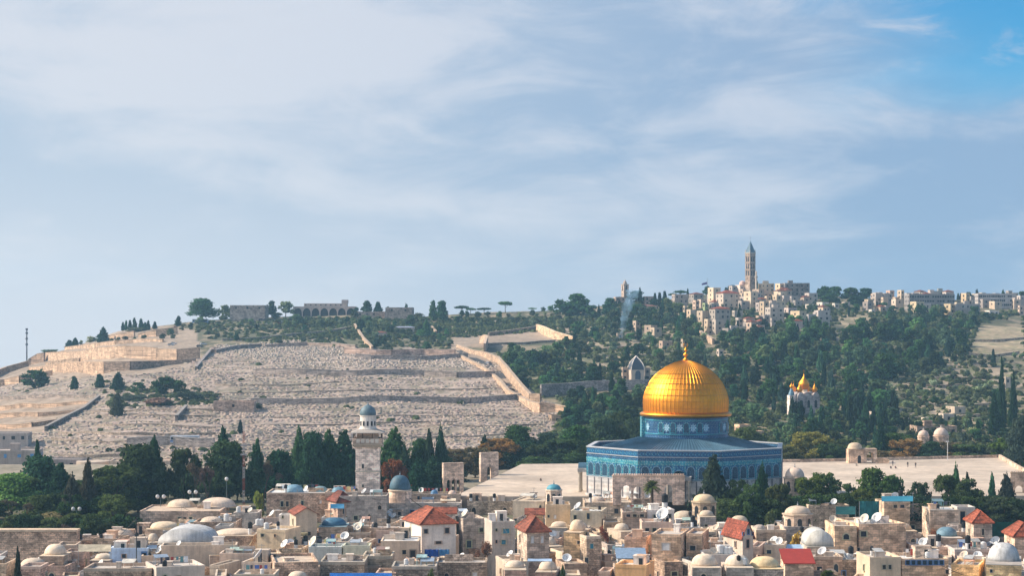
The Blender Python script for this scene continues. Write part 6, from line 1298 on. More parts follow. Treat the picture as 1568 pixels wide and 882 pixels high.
scatter([(300, 494), (445, 488), (560, 492), (560, 520), (430, 528), (330, 520), (280, 508)], 70, (('shrub', 5), ('pine', .6), ('olive', 1.6)), (8, 14), 20, 6)
scatter([(560, 500), (690, 505), (690, 532), (570, 532)], 26, (('pine', 2), ('shrub', 3)), (9, 16), 21, 6)
scatter([(870, 575), (1000, 590), (990, 610), (850, 612)], 16, (('olive', 3), ('shrub', 2)), (8, 13), 22, 7)
scatter([(985, 590), (1115, 570), (1115, 690), (990, 695)], 26, (('olive', 3), ('cyp', 2)), (13, 20), 23, 9)
scatter([(1572, 480), (1720, 480), (1720, 690), (1575, 690)], 34, (('olive', 3), ('cyp', 1)), (12, 20), 24, 10)
scatter([(1260, 575), (1350, 580), (1350, 610), (1270, 610)], 22, (('olive', 3), ('leafy', 1)), (10, 16), 19, 9)
# unbroken undergrowth between the trees
def undergrowth():
    r = np.random.RandomState(4); polys = [([(1100, 500), (1330, 505), (1400, 520), (1470, 535), (1400, 560), (1340, 600), (1370, 690), (1100, 690), (1090, 560)], 2600), ([(760, 540), (860, 550), (960, 570), (960, 590), (830, 610)], 900), ([(850, 478), (1040, 470), (1090, 530), (1090, 580), (860, 545)], 1300), ([(860, 612), (1000, 600), (1000, 700), (840, 700)], 1300),
        ([(430, 488), (700, 486), (900, 486), (860, 505), (700, 515), (560, 520), (440, 512)], 2400), ([(1330, 480), (1568, 480), (1500, 500), (1480, 540), (1340, 520)], 1700), ([(1380, 600), (1568, 600), (1568, 690), (1380, 690)], 500), ([(1390, 560), (1500, 548), (1560, 560), (1540, 610), (1380, 610)], 260), ([(1040, 470), (1270, 460), (1330, 480), (1260, 505), (1080, 510)], 900), ([(150, 590), (330, 595), (330, 620), (170, 625)], 260), ([(985, 580), (1120, 560), (1120, 700), (985, 700)], 700), ([(1566, 480), (1760, 480), (1760, 700), (1566, 700)], 900), ([(290, 494), (445, 488), (550, 498), (690, 505), (690, 534), (570, 532), (430, 526), (320, 520)], 900), ([(0, 585), (300, 560), (760, 560), (840, 640), (700, 700), (100, 700)], 60)]
    vs = []
    for poly, n in polys:
        xs = [p[0] for p in poly]; ys = [p[1] for p in poly]; px = r.uniform(min(xs), max(xs), n * 2); py = r.uniform(min(ys), max(ys), n * 2); k = inpoly(px, py, poly); px, py = px[k][:n], py[k][:n]
        s = (PB - py) / (PB - ridge(px)); k = (s > .02) & (s < 1.0); px, py, s = px[k], py[k], s[k]
        Y = 1 / (1 / YB - s * (1 / YB - 1 / YR)); x = (px - CX) / F * Y; z = T(x, Y)
        for i in range(len(px)):
            rad = r.uniform(.8, 2.2); m_ = 16; d = r.normal(size=(m_, 3)); d /= np.linalg.norm(d, axis=1)[:, None]; d[:, 2] = np.abs(d[:, 2]) * .7
            P = np.array((x[i], Y[i], z[i])) + d * rad * (.6 + .4 * r.rand(m_))[:, None]; t = np.cross(d, r.normal(size=(m_, 3))); t /= np.linalg.norm(t, axis=1)[:, None]; b = np.cross(d, t); sz = rad * .42
            vs.append(np.stack([P - t * sz - b * sz, P + t * sz - b * sz, P + t * sz + b * sz, P - t * sz + b * sz], 1).reshape(-1, 3))
    v = np.concatenate(vs); MATS['undergrowth'] = foliage('undergrowth', .5, 1.5, .06, .2)
    o = link('undergrowth', fast_mesh('undergrowth', v, np.arange(len(v)).reshape(-1, 4), 'undergrowth'), color=(.085, .105, .045)); o['kind'] = 'stuff'; o['label'] = 'low scrub and bushes covering the hillside between the trees'; o['category'] = 'undergrowth'
undergrowth()
# ------------------------------------------------------------------ graves
def graves():
    r = np.random.RandomState(8); V = []; C = []
    def add(px, py, sx, sy, sz, col, jit):
        s = (PB - py) / (PB - ridge(px)); Y = 1 / (1 / YB - s * (1 / YB - 1 / YR)); x = (px - CX) / F * Y; z = T(x, Y) - .15; n = len(px)
        a = r.normal(0, jit, n); ca, sa = np.cos(a), np.sin(a); tilt = r.normal(0, .05, n)
        for i, (dx, dy, dz) in enumerate(((-1, -1, 0), (1, -1, 0), (1, 1, 0), (-1, 1, 0), (-1, -1, 1), (1, -1, 1), (1, 1, 1), (-1, 1, 1))):
            lx, ly = dx * sx / 2, dy * sy / 2
            V.append(np.stack([x + lx * ca - ly * sa, Y + lx * sa + ly * ca, z + dz * sz + dx * tilt * dz * sx], 1)); C.append(col)
        return n
    rows = []; py = 522.0
    while py < 722: rows.append(py); py += r.uniform(1.7, 2.7)
    PX = []; PY = []
    for ry in rows:
        n = 520; px = r.uniform(-20, 870, n); wob = 2.2 * np.sin(px / 90 + ry) + 1.6 * np.sin(px / 37 + ry * 2)
        PX.append(px); PY.append(ry + wob + r.normal(0, .35, n))
    px = np.concatenate(PX); py = np.concatenate(PY)
    k = inpoly(px, py, CEM) & ~inpoly(px, py, TAN_[4]) & ~inpoly(px, py, TAN_[0])
    keep = vnoise(px / 26, py / 7) + r.rand(len(px)) * .5 > .5
    px, py = px[k & keep], py[k & keep]
    n = len(px); col = np.array((.385, .31, .255)) * r.uniform(.7, 1.22, (n, 1)) * (.74 + .56 * fbm(px / 60, py / 12))[:, None] * np.array((1, 1, 1)) + r.normal(0, .012, (n, 3)); col = np.clip(col, .1, .7)
    add(px, py, r.uniform(.6, 2.3, n), r.uniform(.5, .95, n), r.uniform(.22, .66, n), col, .14)
    # scattered pale blocks near the upper lane
    n2 = 3800; px = r.uniform(330, 800, n2); py = r.uniform(520, 566, n2); k = inpoly(px, py, [(330, 528), (470, 520), (560, 536), (690, 548), (772, 562), (775, 568), (640, 566), (560, 566), (420, 560), (330, 540)]); px, py = px[k], py[k]; n2 = len(px)
    col2 = np.array((.44, .375, .315)) * r.uniform(.75, 1.25, (n2, 1)) * np.ones(3); add(px, py, r.uniform(.5, 1.5, n2), r.uniform(.5, 1.1, n2), r.uniform(.3, .9, n2), np.clip(col2, .1, .75), .8)
    nn = [n, n2]; vs, cs, fs = [], [], []; off = 0
    for g_ in range(2):
        v8 = np.stack(V[g_ * 8:(g_ + 1) * 8], 1); m = v8.shape[0]; vs.append(v8.reshape(-1, 3)); cs.append(np.repeat(C[g_ * 8], 8, 0))
        b = np.arange(m)[:, None] * 8 + off
        for f in ((0, 1, 5, 4), (1, 2, 6, 5), (2, 3, 7, 6), (3, 0, 4, 7), (4, 5, 6, 7)): fs.append(b + np.array(f))
        off += m * 8
    o = link('gravestones', fast_mesh('gravestones', np.concatenate(vs), np.concatenate(fs), 'grave_stone', np.concatenate(cs))); o['kind'] = 'stuff'; o['label'] = 'thousands of pale stone graves covering the cemetery slope in rows'; o['category'] = 'graves'
graves()
gm = [MB().box(-1.1, 1.1, -.55, .55, -.3, .55).box(-.95, .95, -.42, .42, .55, .75).mesh('grave', 'paint'), MB().box(-.9, .9, -.6, .6, -.3, .8).mesh('grave', 'paint'), MB().box(-.8, .8, -.5, .5, -.3, .4).box(-.8, -.55, -.45, .45, .4, 1.4).mesh('grave', 'paint')]
gr = random.Random(12); cnt = 0
while cnt < 280:
    px, py = gr.uniform(20, 850), gr.uniform(535, 700)
    if gr.random() < .4: px, py = gr.uniform(420, 770), gr.uniform(526, 566)
    if not bool(inpoly(np.array(px), np.array(py), CEM)) or bool(inpoly(np.array(px), np.array(py), TAN_[4])) or bool(inpoly(np.array(px), np.array(py), TAN_[0])): continue
    p = hp(px, py); f = gr.uniform(.38, .6); o = link('grave', gr.choice(gm), loc=p, rotz=gr.uniform(-.5, .5), color=(f, f * .86, f * .70)); s = gr.uniform(.7, 1.15); o.scale = (s, s, s * gr.uniform(.8, 1.2)); cnt += 1
    tag(o, 'pale stone grave ' + where(px, py), 'grave', 'single graves standing out on the cemetery slope', True)

# ------------------------------------------------------------------ walls on the hillside
def hill_wall(pts, hpx, label, mat='stone', col=(1, 1, 1), th=1.2, name='retaining_wall', coping=True, cat='wall', lift=0.0):
    """a wall along view points of its foot; hpx: height in view rows (number or one per point)"""
    P = []; 
    for i in range(len(pts) - 1):
        n = max(1, int(abs(pts[i + 1][0] - pts[i][0]) / 22)); 
        for k in range(n): t = k / n; P.append((pts[i][0] + (pts[i + 1][0] - pts[i][0]) * t, pts[i][1] + (pts[i + 1][1] - pts[i][1]) * t, (hpx if isinstance(hpx, (int, float)) else hpx[i] + (hpx[i + 1] - hpx[i]) * t)))
    P.append((*pts[-1], hpx if isinstance(hpx, (int, float)) else hpx[-1]))
    W = []
    for px, py, hh in P:
        p = hp(px, py); W.append((p, hh * p.y / F))
    o0 = W[0][0].copy(); m, c = MB(), MB()
    for i in range(len(W) - 1):
        (a, ha), (b, hb) = W[i], W[i + 1]; d = Vector((b.x - a.x, b.y - a.y, 0)); 
        if d.length < .01: continue
        d.normalize(); n = Vector((-d.y, d.x, 0)) * th / 2; dn = Vector((0, 0, -1.6)); A, B = a - o0, b - o0; ua, ub = Vector((0, 0, ha)), Vector((0, 0, hb))
        v = [A - n + dn, B - n + dn, B + n + dn, A + n + dn, A - n + ua, B - n + ub, B + n + ub, A + n + ua]
        for f in ((0, 1, 5, 4), (2, 3, 7, 6), (4, 5, 6, 7)): m.quadv(*[v[k] for k in f])
        if i == 0: m.quadv(v[3], v[0], v[4], v[7])
        if i == len(W) - 2: m.quadv(v[1], v[2], v[6], v[5])
        n2 = n * 1.25; t0, t1 = Vector((0, 0, .02)), Vector((0, 0, .28))
        q = [A - n2 + ua + t0, B - n2 + ub + t0, B + n2 + ub + t0, A + n2 + ua + t0, A - n2 + ua + t1, B - n2 + ub + t1, B + n2 + ub + t1, A + n2 + ua + t1]
        for f in ((0, 1, 5, 4), (2, 3, 7, 6), (4, 5, 6, 7)): c.quadv(*[q[k] for k in f])
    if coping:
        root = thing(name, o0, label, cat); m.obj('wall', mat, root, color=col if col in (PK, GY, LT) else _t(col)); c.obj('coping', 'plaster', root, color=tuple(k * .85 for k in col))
    else:
        root = m.obj(name, mat, color=_t(col), loc=o0); tag(root, label, cat)
    return root
PK, GY, LT = (.95, .80, .72), (.58, .58, .60), (.88, .74, .60)
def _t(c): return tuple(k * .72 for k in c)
hill_wall([(392, 572), (470, 575), (600, 577), (700, 579), (758, 575)], 8, 'long grey terrace wall across the upper cemetery', 'stone', GY)
hill_wall([(385, 617), (480, 618), (600, 619), (720, 617), (797, 611)], 8, 'long grey terrace wall across the middle of the cemetery', 'stone', GY)
hill_wall([(528, 541), (600, 546), (697, 545)], 9, 'pinkish grey wall below the trees at the top of the cemetery', 'stone', (1.0, .86, .82))
hill_wall([(545, 553), (640, 556), (716, 548)], 6, 'short grey wall ending in a tan slope beside the walled lane', 'stone', GY)
hill_wall([(330, 540), (362, 534), (400, 530)], 5, 'low dark broken wall in the upper left graves', 'rubble', (.7, .68, .7))
hill_wall([(300, 566), (322, 540), (345, 535)], [5, 5, 3], 'dark bent wall between the tan terraces and the graves', 'rubble', (.62, .6, .62))
# the tan stepped terraces at the left end of the hill
hill_wall([(70, 553), (150, 552), (240, 551)], [12, 17, 19], 'broad tan retaining wall of the upper terrace on the left hill', 'stone', LT)
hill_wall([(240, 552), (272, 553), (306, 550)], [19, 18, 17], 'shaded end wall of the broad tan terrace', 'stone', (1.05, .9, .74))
hill_wall([(100, 535), (150, 531), (205, 526), (250, 527)], [4, 6, 5, 4], 'thin upper tan wall with round bushes above', 'stone', LT)
hill_wall([(168, 519), (185, 517), (206, 516)], [5, 8, 10], 'small sunlit tan wall under the cypress row', 'stone', LT)
hill_wall([(212, 518), (240, 516), (272, 512)], [6, 10, 9], 'tan wall rising right of the cypress row', 'stone', LT)
hill_wall([(45, 572), (100, 573), (160, 573)], [8, 16, 18], 'lower tan retaining wall on the left hill', 'stone', (1.15, .95, .76))
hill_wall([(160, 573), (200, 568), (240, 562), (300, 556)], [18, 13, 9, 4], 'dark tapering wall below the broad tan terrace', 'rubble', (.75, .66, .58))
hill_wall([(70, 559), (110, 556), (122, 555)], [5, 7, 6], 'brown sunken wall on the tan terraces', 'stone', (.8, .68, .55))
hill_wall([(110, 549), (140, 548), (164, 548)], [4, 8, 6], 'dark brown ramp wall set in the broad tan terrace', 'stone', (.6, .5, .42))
hill_wall([(44, 560), (58, 557), (68, 555)], [9, 14, 14], 'square brown wall end beside the antenna', 'stone', (.72, .6, .5))
hill_wall([(-40, 585), (10, 572), (44, 562)], [6, 9, 8], 'brown wall falling away at the left end of the hill', 'stone', (.85, .7, .56))
hill_wall([(-40, 600), (30, 590), (80, 577)], [10, 10, 7], 'sunlit tan wall at the left edge below the antenna', 'stone', LT)
# walled lane going up through the graves
hill_wall([(694, 540), (712, 553), (735, 566), (755, 574)], [4, 5, 5, 4], 'tan inner wall on the upper part of the walled lane', 'stone', LT)
hill_wall([(755, 576), (766, 590), (778, 606), (795, 612)], [5, 9, 9, 7], 'bright tan inner wall on the lower part of the walled lane', 'stone', LT)
hill_wall([(700, 530), (722, 541), (745, 548), (763, 556)], [4, 6, 8, 9], 'tan outer wall on the upper part of the walled lane', 'stone', LT)
hill_wall([(763, 557), (776, 575), (795, 600), (812, 614), (828, 616)], [10, 16, 15, 12, 14], 'tall bright tan outer wall on the lower part of the walled lane', 'stone', LT)
hill_wall([(796, 614), (812, 625), (828, 634)], [8, 12, 15], 'tan buttress wall at the foot of the walled lane', 'stone', LT)
hill_wall([(828, 634), (850, 634), (880, 636)], [18, 12, 8], 'sunlit tan wall running right from the foot of the lane', 'stone', (1.25, 1.02, .8))
hill_wall([(828, 609), (870, 604), (930, 598), (1000, 595)], [20, 15, 14, 14], 'long grey wall beside the dark domed chapel', 'stone', (.72, .74, .8))
hill_wall([(822, 505), (832, 510), (850, 517), (882, 520)], [10, 12, 12, 4], 'bright tan wall on the open slope below the ridge', 'stone', (1.5, 1.25, .95))
hill_wall([(735, 524), (742, 526), (746, 532), (742, 541)], [9, 14, 18, 14], 'curved tan wall end above the walled lane', 'stone', (1.2, 1.0, .82))
hill_wall([(748, 512), (800, 506), (824, 503)], 5, 'low grey terrace wall on the open slope', 'rubble', (.8, .76, .68))
hill_wall([(748, 530), (800, 527), (850, 523)], 3, 'lowest grey terrace wall on the open slope', 'rubble', (.8, .76, .68))
hill_wall([(542, 500), (556, 520), (570, 534)], [4, 4, 5], 'narrow bright stair wall below the arched hotel', 'stone', LT)
hill_wall([(661, 502), (668, 512)], [4, 6], 'short bright wall beside the thick dark conifer', 'stone', LT)
hill_wall([(340, 522), (420, 516), (500, 508), (545, 503)], 3, 'thin road wall slanting up to the arched hotel', 'rubble', (.8, .78, .74))
hill_wall([(405, 531), (470, 527), (545, 531)], 4, 'low pale wall above the highest graves', 'stone', (1.05, .95, .9))
hill_wall([(1048, 492), (1066, 508), (1078, 518), (1092, 528)], [5, 6, 9, 9], 'sloping lit lane wall below the village', 'stone', LT)
# plots lower left
for i, (a, b, c) in enumerate((((-30, 628), (60, 626), (148, 618)), ((-30, 641), (60, 640), (118, 632)), ((-30, 655), (50, 655), (92, 645)), ((-30, 614), (70, 612), (150, 611)))):
    hill_wall([a, b, c], [6, 6, 3] if i < 3 else [6, 5, 3], ('first', 'second', 'third', 'topmost')[i] + ' tan step wall of the terraced plots on the lower left', 'stone', (1.05, .88, .72) if i < 3 else (.7, .68, .68))
hill_wall([(152, 612), (128, 628), (100, 645), (70, 664)], [4, 5, 6, 7], 'dark diagonal wall bounding the terraced plots', 'rubble', (.6, .6, .6))
hill_wall([(285, 628), (270, 645)], [7, 9], 'short dark wall left of the flat tan block', 'rubble', (.6, .6, .62))
hill_wall([(195, 686), (260, 686), (328, 688)], 13, 'grey retaining wall behind the blue and white bus', 'stone', (.8, .82, .86))
for i, (x0, x1, y, hh) in enumerate(((90, 330, 668, 4), (150, 330, 655, 3), (80, 250, 679, 4), (200, 330, 640, 3), (400, 700, 650, 2.5), (420, 800, 668, 2.5), (90, 200, 700, 5), (140, 330, 632, 2.5), (330, 560, 600, 2.2), (560, 780, 597, 2.2), (330, 520, 590, 2), (420, 760, 640, 2.2), (640, 830, 655, 2.4))):
    hill_wall([(x0, y), ((x0 + x1) / 2, y + rnd.uniform(-1.5, 1.5)), (x1, y - 1)], hh, 'thin broken terrace wall among the graves ' + where((x0 + x1) / 2, y), 'rubble', (.85, .82, .76), .9, coping=False)['group'] = 'thin broken terrace walls among the graves'
for i, (x0, x1, y, hh) in enumerate(((1400, 1470, 592, 3), (1420, 1530, 578, 3), (1380, 1480, 610, 3), (1440, 1540, 622, 3), (1400, 1500, 640, 3), (1480, 1560, 545, 3), (1470, 1568, 520, 3), (1300, 1345, 500, 2.5), (880, 960, 535, 3), (820, 900, 545, 3), (1260, 1330, 578, 3))):
    hill_wall([(x0, y), ((x0 + x1) / 2, y + 1), (x1, y - 2)], hh, ('tan', 'pale', 'grey')[i % 3] + ' field terrace wall ' + where((x0 + x1) / 2, y), 'rubble', (1.15, 1.0, .84), .9)
# lane surface
m = MB(); L1 = [(700, 536), (725, 550), (750, 562), (764, 572), (775, 590), (792, 608), (812, 622)]
pr = None
for px, py in L1:
    p = hp(px, py); w_ = Vector((2.4, 0, 0)); a, b = p - w_, p + w_; a.z = gz(a.x, a.y) + .35; b.z = gz(b.x, b.y) + .35
    if pr: m.quadv(pr[0], pr[1], b, a)
    pr = (a, b)
o = m.obj('lane', 'asphalt'); o['kind'] = 'structure'

# ------------------------------------------------------------------ buildings on the hill
fw = {}
def far_window(root, x, y, z, w_, h_, rz, col):
    if 'm' not in fw: fw['m'] = MB().box(-.5, .5, -.12, .03, -.5, .5).mesh('window', 'dark_pane')
    o = link('window', fw['m'], root, loc=(x, y, z), scale=(w_, 1, h_), rotz=rz); o.color = (*col, 1)
def block(px0, px1, pyt, pyb, label, rot=18, col=(1.2, 1.1, .95), wall='plaster', roof='flat', rise=0, rcol=(1, 1, 1), dep=None, floors=None, cols=None, name='village_house', cat='house', group='houses of the village on the ridge', auto=False, wcol=(1, 1, 1), sides=True, extra=None, Y=None):
    pc = (px0 + px1) / 2; k_ = rnd.uniform(.58, .9); col = (col[0] * k_, col[1] * k_ * .97, col[2] * k_ * .95)
    p = hp(pc, pyb) if Y is None else at(pc, pyb, Y); s = p.y / F; th = R(rot); Wv = (px1 - px0) * s; dep = dep or min(Wv * .8, 11)
    W = max((Wv - abs(math.sin(th)) * dep) / math.cos(th), Wv * .45) if rot else Wv
    H = (pyb - pyt) * s + 1.5
    root = thing(name, (p.x, p.y + dep / 2, p.z - 1.5), label, cat, group, th, auto); w2, d2 = W / 2, dep / 2
    MB().box(-w2, w2, -d2, d2, 0, H - (.5 if roof == 'flat' else 0)).obj('wall', wall, root, color=col)
    if roof == 'flat':
        m = MB(); t = .3; m.box(-w2, w2, -d2, -d2 + t, H - .5, H); m.box(-w2, w2, d2 - t, d2, H - .5, H); m.box(-w2, -w2 + t, -d2 + t, d2 - t, H - .5, H); m.box(w2 - t, w2, -d2 + t, d2 - t, H - .5, H); m.obj('parapet', wall, root, color=tuple(c * 1.1 for c in col))
        if W > 7 and rnd.random() < .75 and extra is None:
            x = rnd.uniform(-.25, .25) * W; b = MB().box(-1.7, 1.7, -1.6, 1.6, H - .5, H + 2.0).obj('stair_house', wall, root, color=col); b.location = (x, d2 * .2, 0)
    elif roof == 'hip':
        e, k = .5, min(w2, d2); A = [(-w2 - e, -d2 - e, H), (w2 + e, -d2 - e, H), (w2 + e, d2 + e, H), (-w2 - e, d2 + e, H)]; q = max(w2 - k, .05)
        a, b = (-q, 0, H + rise), (q, 0, H + rise); m = MB()
        for f in ((A[0], A[1], b, a), (A[1], A[2], b), (A[2], A[3], a, b), (A[3], A[0], a)): m.quadv(*f)
        m.quadv(*A[::-1]); m.obj('roof', 'red_tile', root, color=rcol)
    n = floors or max(1, int((H - 1.2) / 3.1)); kx = cols or max(1, int(W / 3.2))
    for f in range(n):
        z = H - 2.0 - f * 3.1
        if z < 1.6: break
        for k in range(kx):
            if rnd.random() < .12: continue
            far_window(root, (k + .5) / kx * W - w2 + rnd.uniform(-.2, .2), -d2, z, rnd.uniform(.9, 1.5), rnd.uniform(1.1, 1.5), 0, wcol)
        if sides:
            for sd_ in (-1, 1):
                for k in range(max(1, int(dep / 4))): far_window(root, sd_ * w2, (k + .5) / max(1, int(dep / 4)) * dep - d2, z, 1.1, 1.3, R(90) * sd_, wcol)
    return root, W, dep, H
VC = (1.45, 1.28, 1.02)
for a in ((1030, 1054, 451, 470, 'first grey village house on the ridge', 10, (.95, .9, .9)), (1033, 1042, 466, 474, 'tiny white house below the first village house', 20, WHT), (1056, 1078, 449, 462, 'dark fronted village house with a thin red roof', 20, (.95, .95, .95), 'hip', 1.2), (1046, 1052, 468, 486, 'narrow lit house at the top of the lane wall', 30, VC), (1061, 1071, 461, 476, 'small pink and cream house under the dark fronted one', 30, (1.4, 1.15, 1.0)),
          (1052, 1066, 476, 495, 'cream house beside the lane wall', 28, VC), (1068, 1089, 478, 501, 'grey roofed house with lit end wall beside the lane wall', 26, (1.3, 1.18, 1.0)), (1088, 1119, 474, 501, 'house with a deep blue band under a red roof', 16, (1.15, 1.15, 1.12), 'hip', 1.6), (1079, 1092, 487, 511, 'tall cream house end nearest the lane wall', 24, VC), (1090, 1109, 489, 511, 'grey house with lit corner above the lane wall end', 22, (1.25, 1.2, 1.12)), (1076, 1084, 464, 477, 'lime washed little house in the village', 30, (1.0, 1.35, .8)),
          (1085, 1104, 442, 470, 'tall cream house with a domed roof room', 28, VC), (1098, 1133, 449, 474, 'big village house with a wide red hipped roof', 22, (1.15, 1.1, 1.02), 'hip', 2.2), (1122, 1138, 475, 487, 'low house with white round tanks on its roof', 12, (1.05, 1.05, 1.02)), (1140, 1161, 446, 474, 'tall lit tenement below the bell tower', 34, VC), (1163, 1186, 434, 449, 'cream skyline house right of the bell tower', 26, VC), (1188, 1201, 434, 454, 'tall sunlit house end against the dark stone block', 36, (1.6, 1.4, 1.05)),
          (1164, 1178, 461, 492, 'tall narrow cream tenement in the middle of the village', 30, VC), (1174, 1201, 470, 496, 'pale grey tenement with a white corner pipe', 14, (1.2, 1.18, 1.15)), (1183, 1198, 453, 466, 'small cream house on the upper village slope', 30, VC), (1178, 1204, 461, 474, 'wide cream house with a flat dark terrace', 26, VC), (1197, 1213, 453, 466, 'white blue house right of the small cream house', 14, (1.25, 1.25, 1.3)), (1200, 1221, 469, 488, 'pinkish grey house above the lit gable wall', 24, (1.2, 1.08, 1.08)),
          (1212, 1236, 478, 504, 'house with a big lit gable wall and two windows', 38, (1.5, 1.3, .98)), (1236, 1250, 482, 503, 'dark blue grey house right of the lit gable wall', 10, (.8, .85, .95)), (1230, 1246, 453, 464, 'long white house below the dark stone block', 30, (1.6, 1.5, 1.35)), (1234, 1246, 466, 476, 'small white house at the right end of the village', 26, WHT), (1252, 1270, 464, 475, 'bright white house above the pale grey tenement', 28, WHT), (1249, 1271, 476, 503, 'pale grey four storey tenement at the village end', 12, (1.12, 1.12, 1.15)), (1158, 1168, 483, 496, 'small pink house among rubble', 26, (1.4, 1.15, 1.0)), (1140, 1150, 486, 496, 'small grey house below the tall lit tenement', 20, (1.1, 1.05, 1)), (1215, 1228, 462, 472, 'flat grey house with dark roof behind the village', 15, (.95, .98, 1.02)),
          (1275, 1285, 466, 474, 'small white house right of the village end', 24, WHT), (1290, 1302, 462, 470, 'small grey house below the dark wood', 20, (1.1, 1.05, 1.02)), (1331, 1340, 474, 481, 'small white house left of the tan one', 30, WHT), (1341, 1359, 470, 480, 'low tan house with orange roof right of the brown slope', 28, (1.4, 1.15, .9), 'hip', 1.0), (1337, 1352, 447, 466, 'grey house at the left end of the right skyline', 18, (1.05, 1.02, 1.0)), (1350, 1367, 448, 466, 'second grey house on the right skyline', 16, (1.0, 1.0, 1.0)), (1358, 1370, 444, 462, 'house with a red brown wall on the right skyline', 26, (1.2, .95, .85)),
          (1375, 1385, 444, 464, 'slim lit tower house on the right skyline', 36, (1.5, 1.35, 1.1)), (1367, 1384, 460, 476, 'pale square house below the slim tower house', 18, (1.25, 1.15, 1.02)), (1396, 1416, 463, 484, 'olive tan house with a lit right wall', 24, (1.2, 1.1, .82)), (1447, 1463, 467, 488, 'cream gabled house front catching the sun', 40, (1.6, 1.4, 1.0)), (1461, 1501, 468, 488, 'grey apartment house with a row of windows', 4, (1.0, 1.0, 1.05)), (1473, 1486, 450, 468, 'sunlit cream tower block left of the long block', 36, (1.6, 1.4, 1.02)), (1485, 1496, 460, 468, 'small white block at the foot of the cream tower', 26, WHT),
          (1511, 1530, 477, 484, 'long low white house below the long block', 14, WHT), (1545, 1560, 447, 460, 'lit white block on the far right skyline', 28, (1.5, 1.4, 1.2)), (1500, 1510, 445, 456, 'white roof block on top of the long block', 30, WHT), (1489, 1497, 446, 456, 'small lit block left of the white roof block', 30, WHT), (1445, 1456, 456, 464, 'white roof room before the hospital', 26, WHT), (1386, 1396, 450, 468, 'grey block between tower house and hospital', 16, (1.0, 1.0, 1.02)),
          (1412, 1424, 638, 652, 'white walled house in the olive grove', 20, (1.4, 1.35, 1.25)), (1440, 1462, 632, 642, 'low white flat roofs in the olive grove', 14, (1.45, 1.4, 1.3)), (1452, 1480, 623, 634, 'pale slanting house in the olive grove', 24, (1.35, 1.25, 1.1)), (1384, 1392, 638, 650, 'tiny white house among cypresses', 14, WHT), (1332, 1344, 630, 640, 'tiny pale house in the cypress thicket', 20, (1.3, 1.25, 1.15)), (1536, 1548, 574, 592, 'pale house glimpsed between the thick pair of cypresses', 20, (1.4, 1.3, 1.15)), (1098, 1108, 532, 546, 'pale house in the wood above the golden dome', 20, (1.25, 1.15, 1.05)), (1118, 1126, 549, 560, 'small white ruin in the wood', 20, (1.4, 1.25, 1.1)), (1010, 1030, 522, 532, 'pinkish ruin on the olive slope', 16, (1.15, .95, .82)), (1375, 1388, 516, 522, 'low white shed in the dense wood', 12, WHT)):
    r_ = a[7] if len(a) > 7 else 'flat'
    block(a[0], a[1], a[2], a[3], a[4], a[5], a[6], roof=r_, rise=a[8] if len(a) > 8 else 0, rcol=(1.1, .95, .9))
# the smaller houses packed between them
vr = random.Random(17)
for poly, n in (([(1040, 470), (1110, 455), (1240, 458), (1275, 475), (1262, 503), (1180, 512), (1110, 516), (1070, 500)], 46), ([(1120, 440), (1250, 452), (1250, 462), (1110, 462)], 14), ([(1285, 462), (1568, 468), (1568, 482), (1330, 480)], 24), ([(1330, 456), (1568, 462), (1568, 468), (1330, 466)], 14), ([(1130, 498), (1190, 500), (1180, 520), (1120, 516)], 8), ([(930, 505), (1060, 505), (1060, 540), (940, 535)], 5)):
    xs, ys = [p[0] for p in poly], [p[1] for p in poly]; c = 0
    while c < n:
        px, py = vr.uniform(min(xs), max(xs)), vr.uniform(min(ys), max(ys))
        if not bool(inpoly(np.array(px), np.array(py), poly)): continue
        w_, h_ = vr.uniform(9, 20), vr.uniform(8, 17); k = vr.random()
        block(px - w_ / 2, px + w_ / 2, py - h_, py, ('small red roofed house ' if k < .14 else 'small cream house ' if k < .6 else 'small grey house ') + where(px, py), vr.uniform(5, 38), vr.choice(((1.2, 1.05, .92), (1.35, 1.2, 1.0), (1.15, 1.1, 1.1))) if k < .6 else (1.0, .98, 1.0), roof='hip' if k < .14 else 'flat', rise=1.3, auto=True); c += 1
# larger single buildings
block(1200, 1240, 433, 456, 'dark stone block with rough skyline beside the village', 4, (.55, .58, .62), 'stone', group=None, name='stone_building', cat='building')
block(1391, 1462, 452, 480, 'long grey hospital with rows of windows on the ridge', 2, (.82, .85, .92), 'plaster', group=None, name='hospital_building', cat='building', dep=14, cols=18)
block(1428, 1454, 443, 456, 'dark upper block on the long grey hospital', 2, (.62, .72, .76), 'plaster', group=None, name='stone_building', cat='building')
block(1498, 1550, 452, 474, 'long grey block with many window rows at the right', -2, (.85, .88, .94), 'plaster', group=None, name='apartment_building', cat='building', dep=12, cols=16)
block(1560, 1568, 470, 485, 'pale building cut by the right edge', 10, (1.1, .95, .85), group=None, name='stone_building', cat='building')
block(352, 408, 467, 491, 'long plain stone block on the ridge left of the arched hotel', -4, (.82, .80, .80), 'stone', group=None, name='stone_building', cat='building', dep=14, cols=3, floors=1)
block(590, 633, 470, 490, 'square stone house with a raised middle on the ridge', -4, (.88, .80, .78), 'stone', group=None, name='stone_building', cat='building', cols=2, floors=1, extra=1)
block(546, 590, 477, 486, 'low long stone house left of the square one', -2, (.85, .82, .82), 'stone', group=None, name='stone_building', cat='building', cols=4, floors=1, extra=1)
block(603, 635, 501, 507, 'low shed with a long white roof below the ridge', -3, (1.2, 1.15, 1.1), roof='hip', rise=.8, rcol=(1.4, 5, 12), group=None, name='shed', cat='shed', dep=6)
block(571, 592, 509, 517, 'low shed with a red tin roof below the ridge', -3, (1.1, 1.0, .95), roof='hip', rise=.9, rcol=(1, 1.1, 1.2), group=None, name='shed', cat='shed', dep=6)
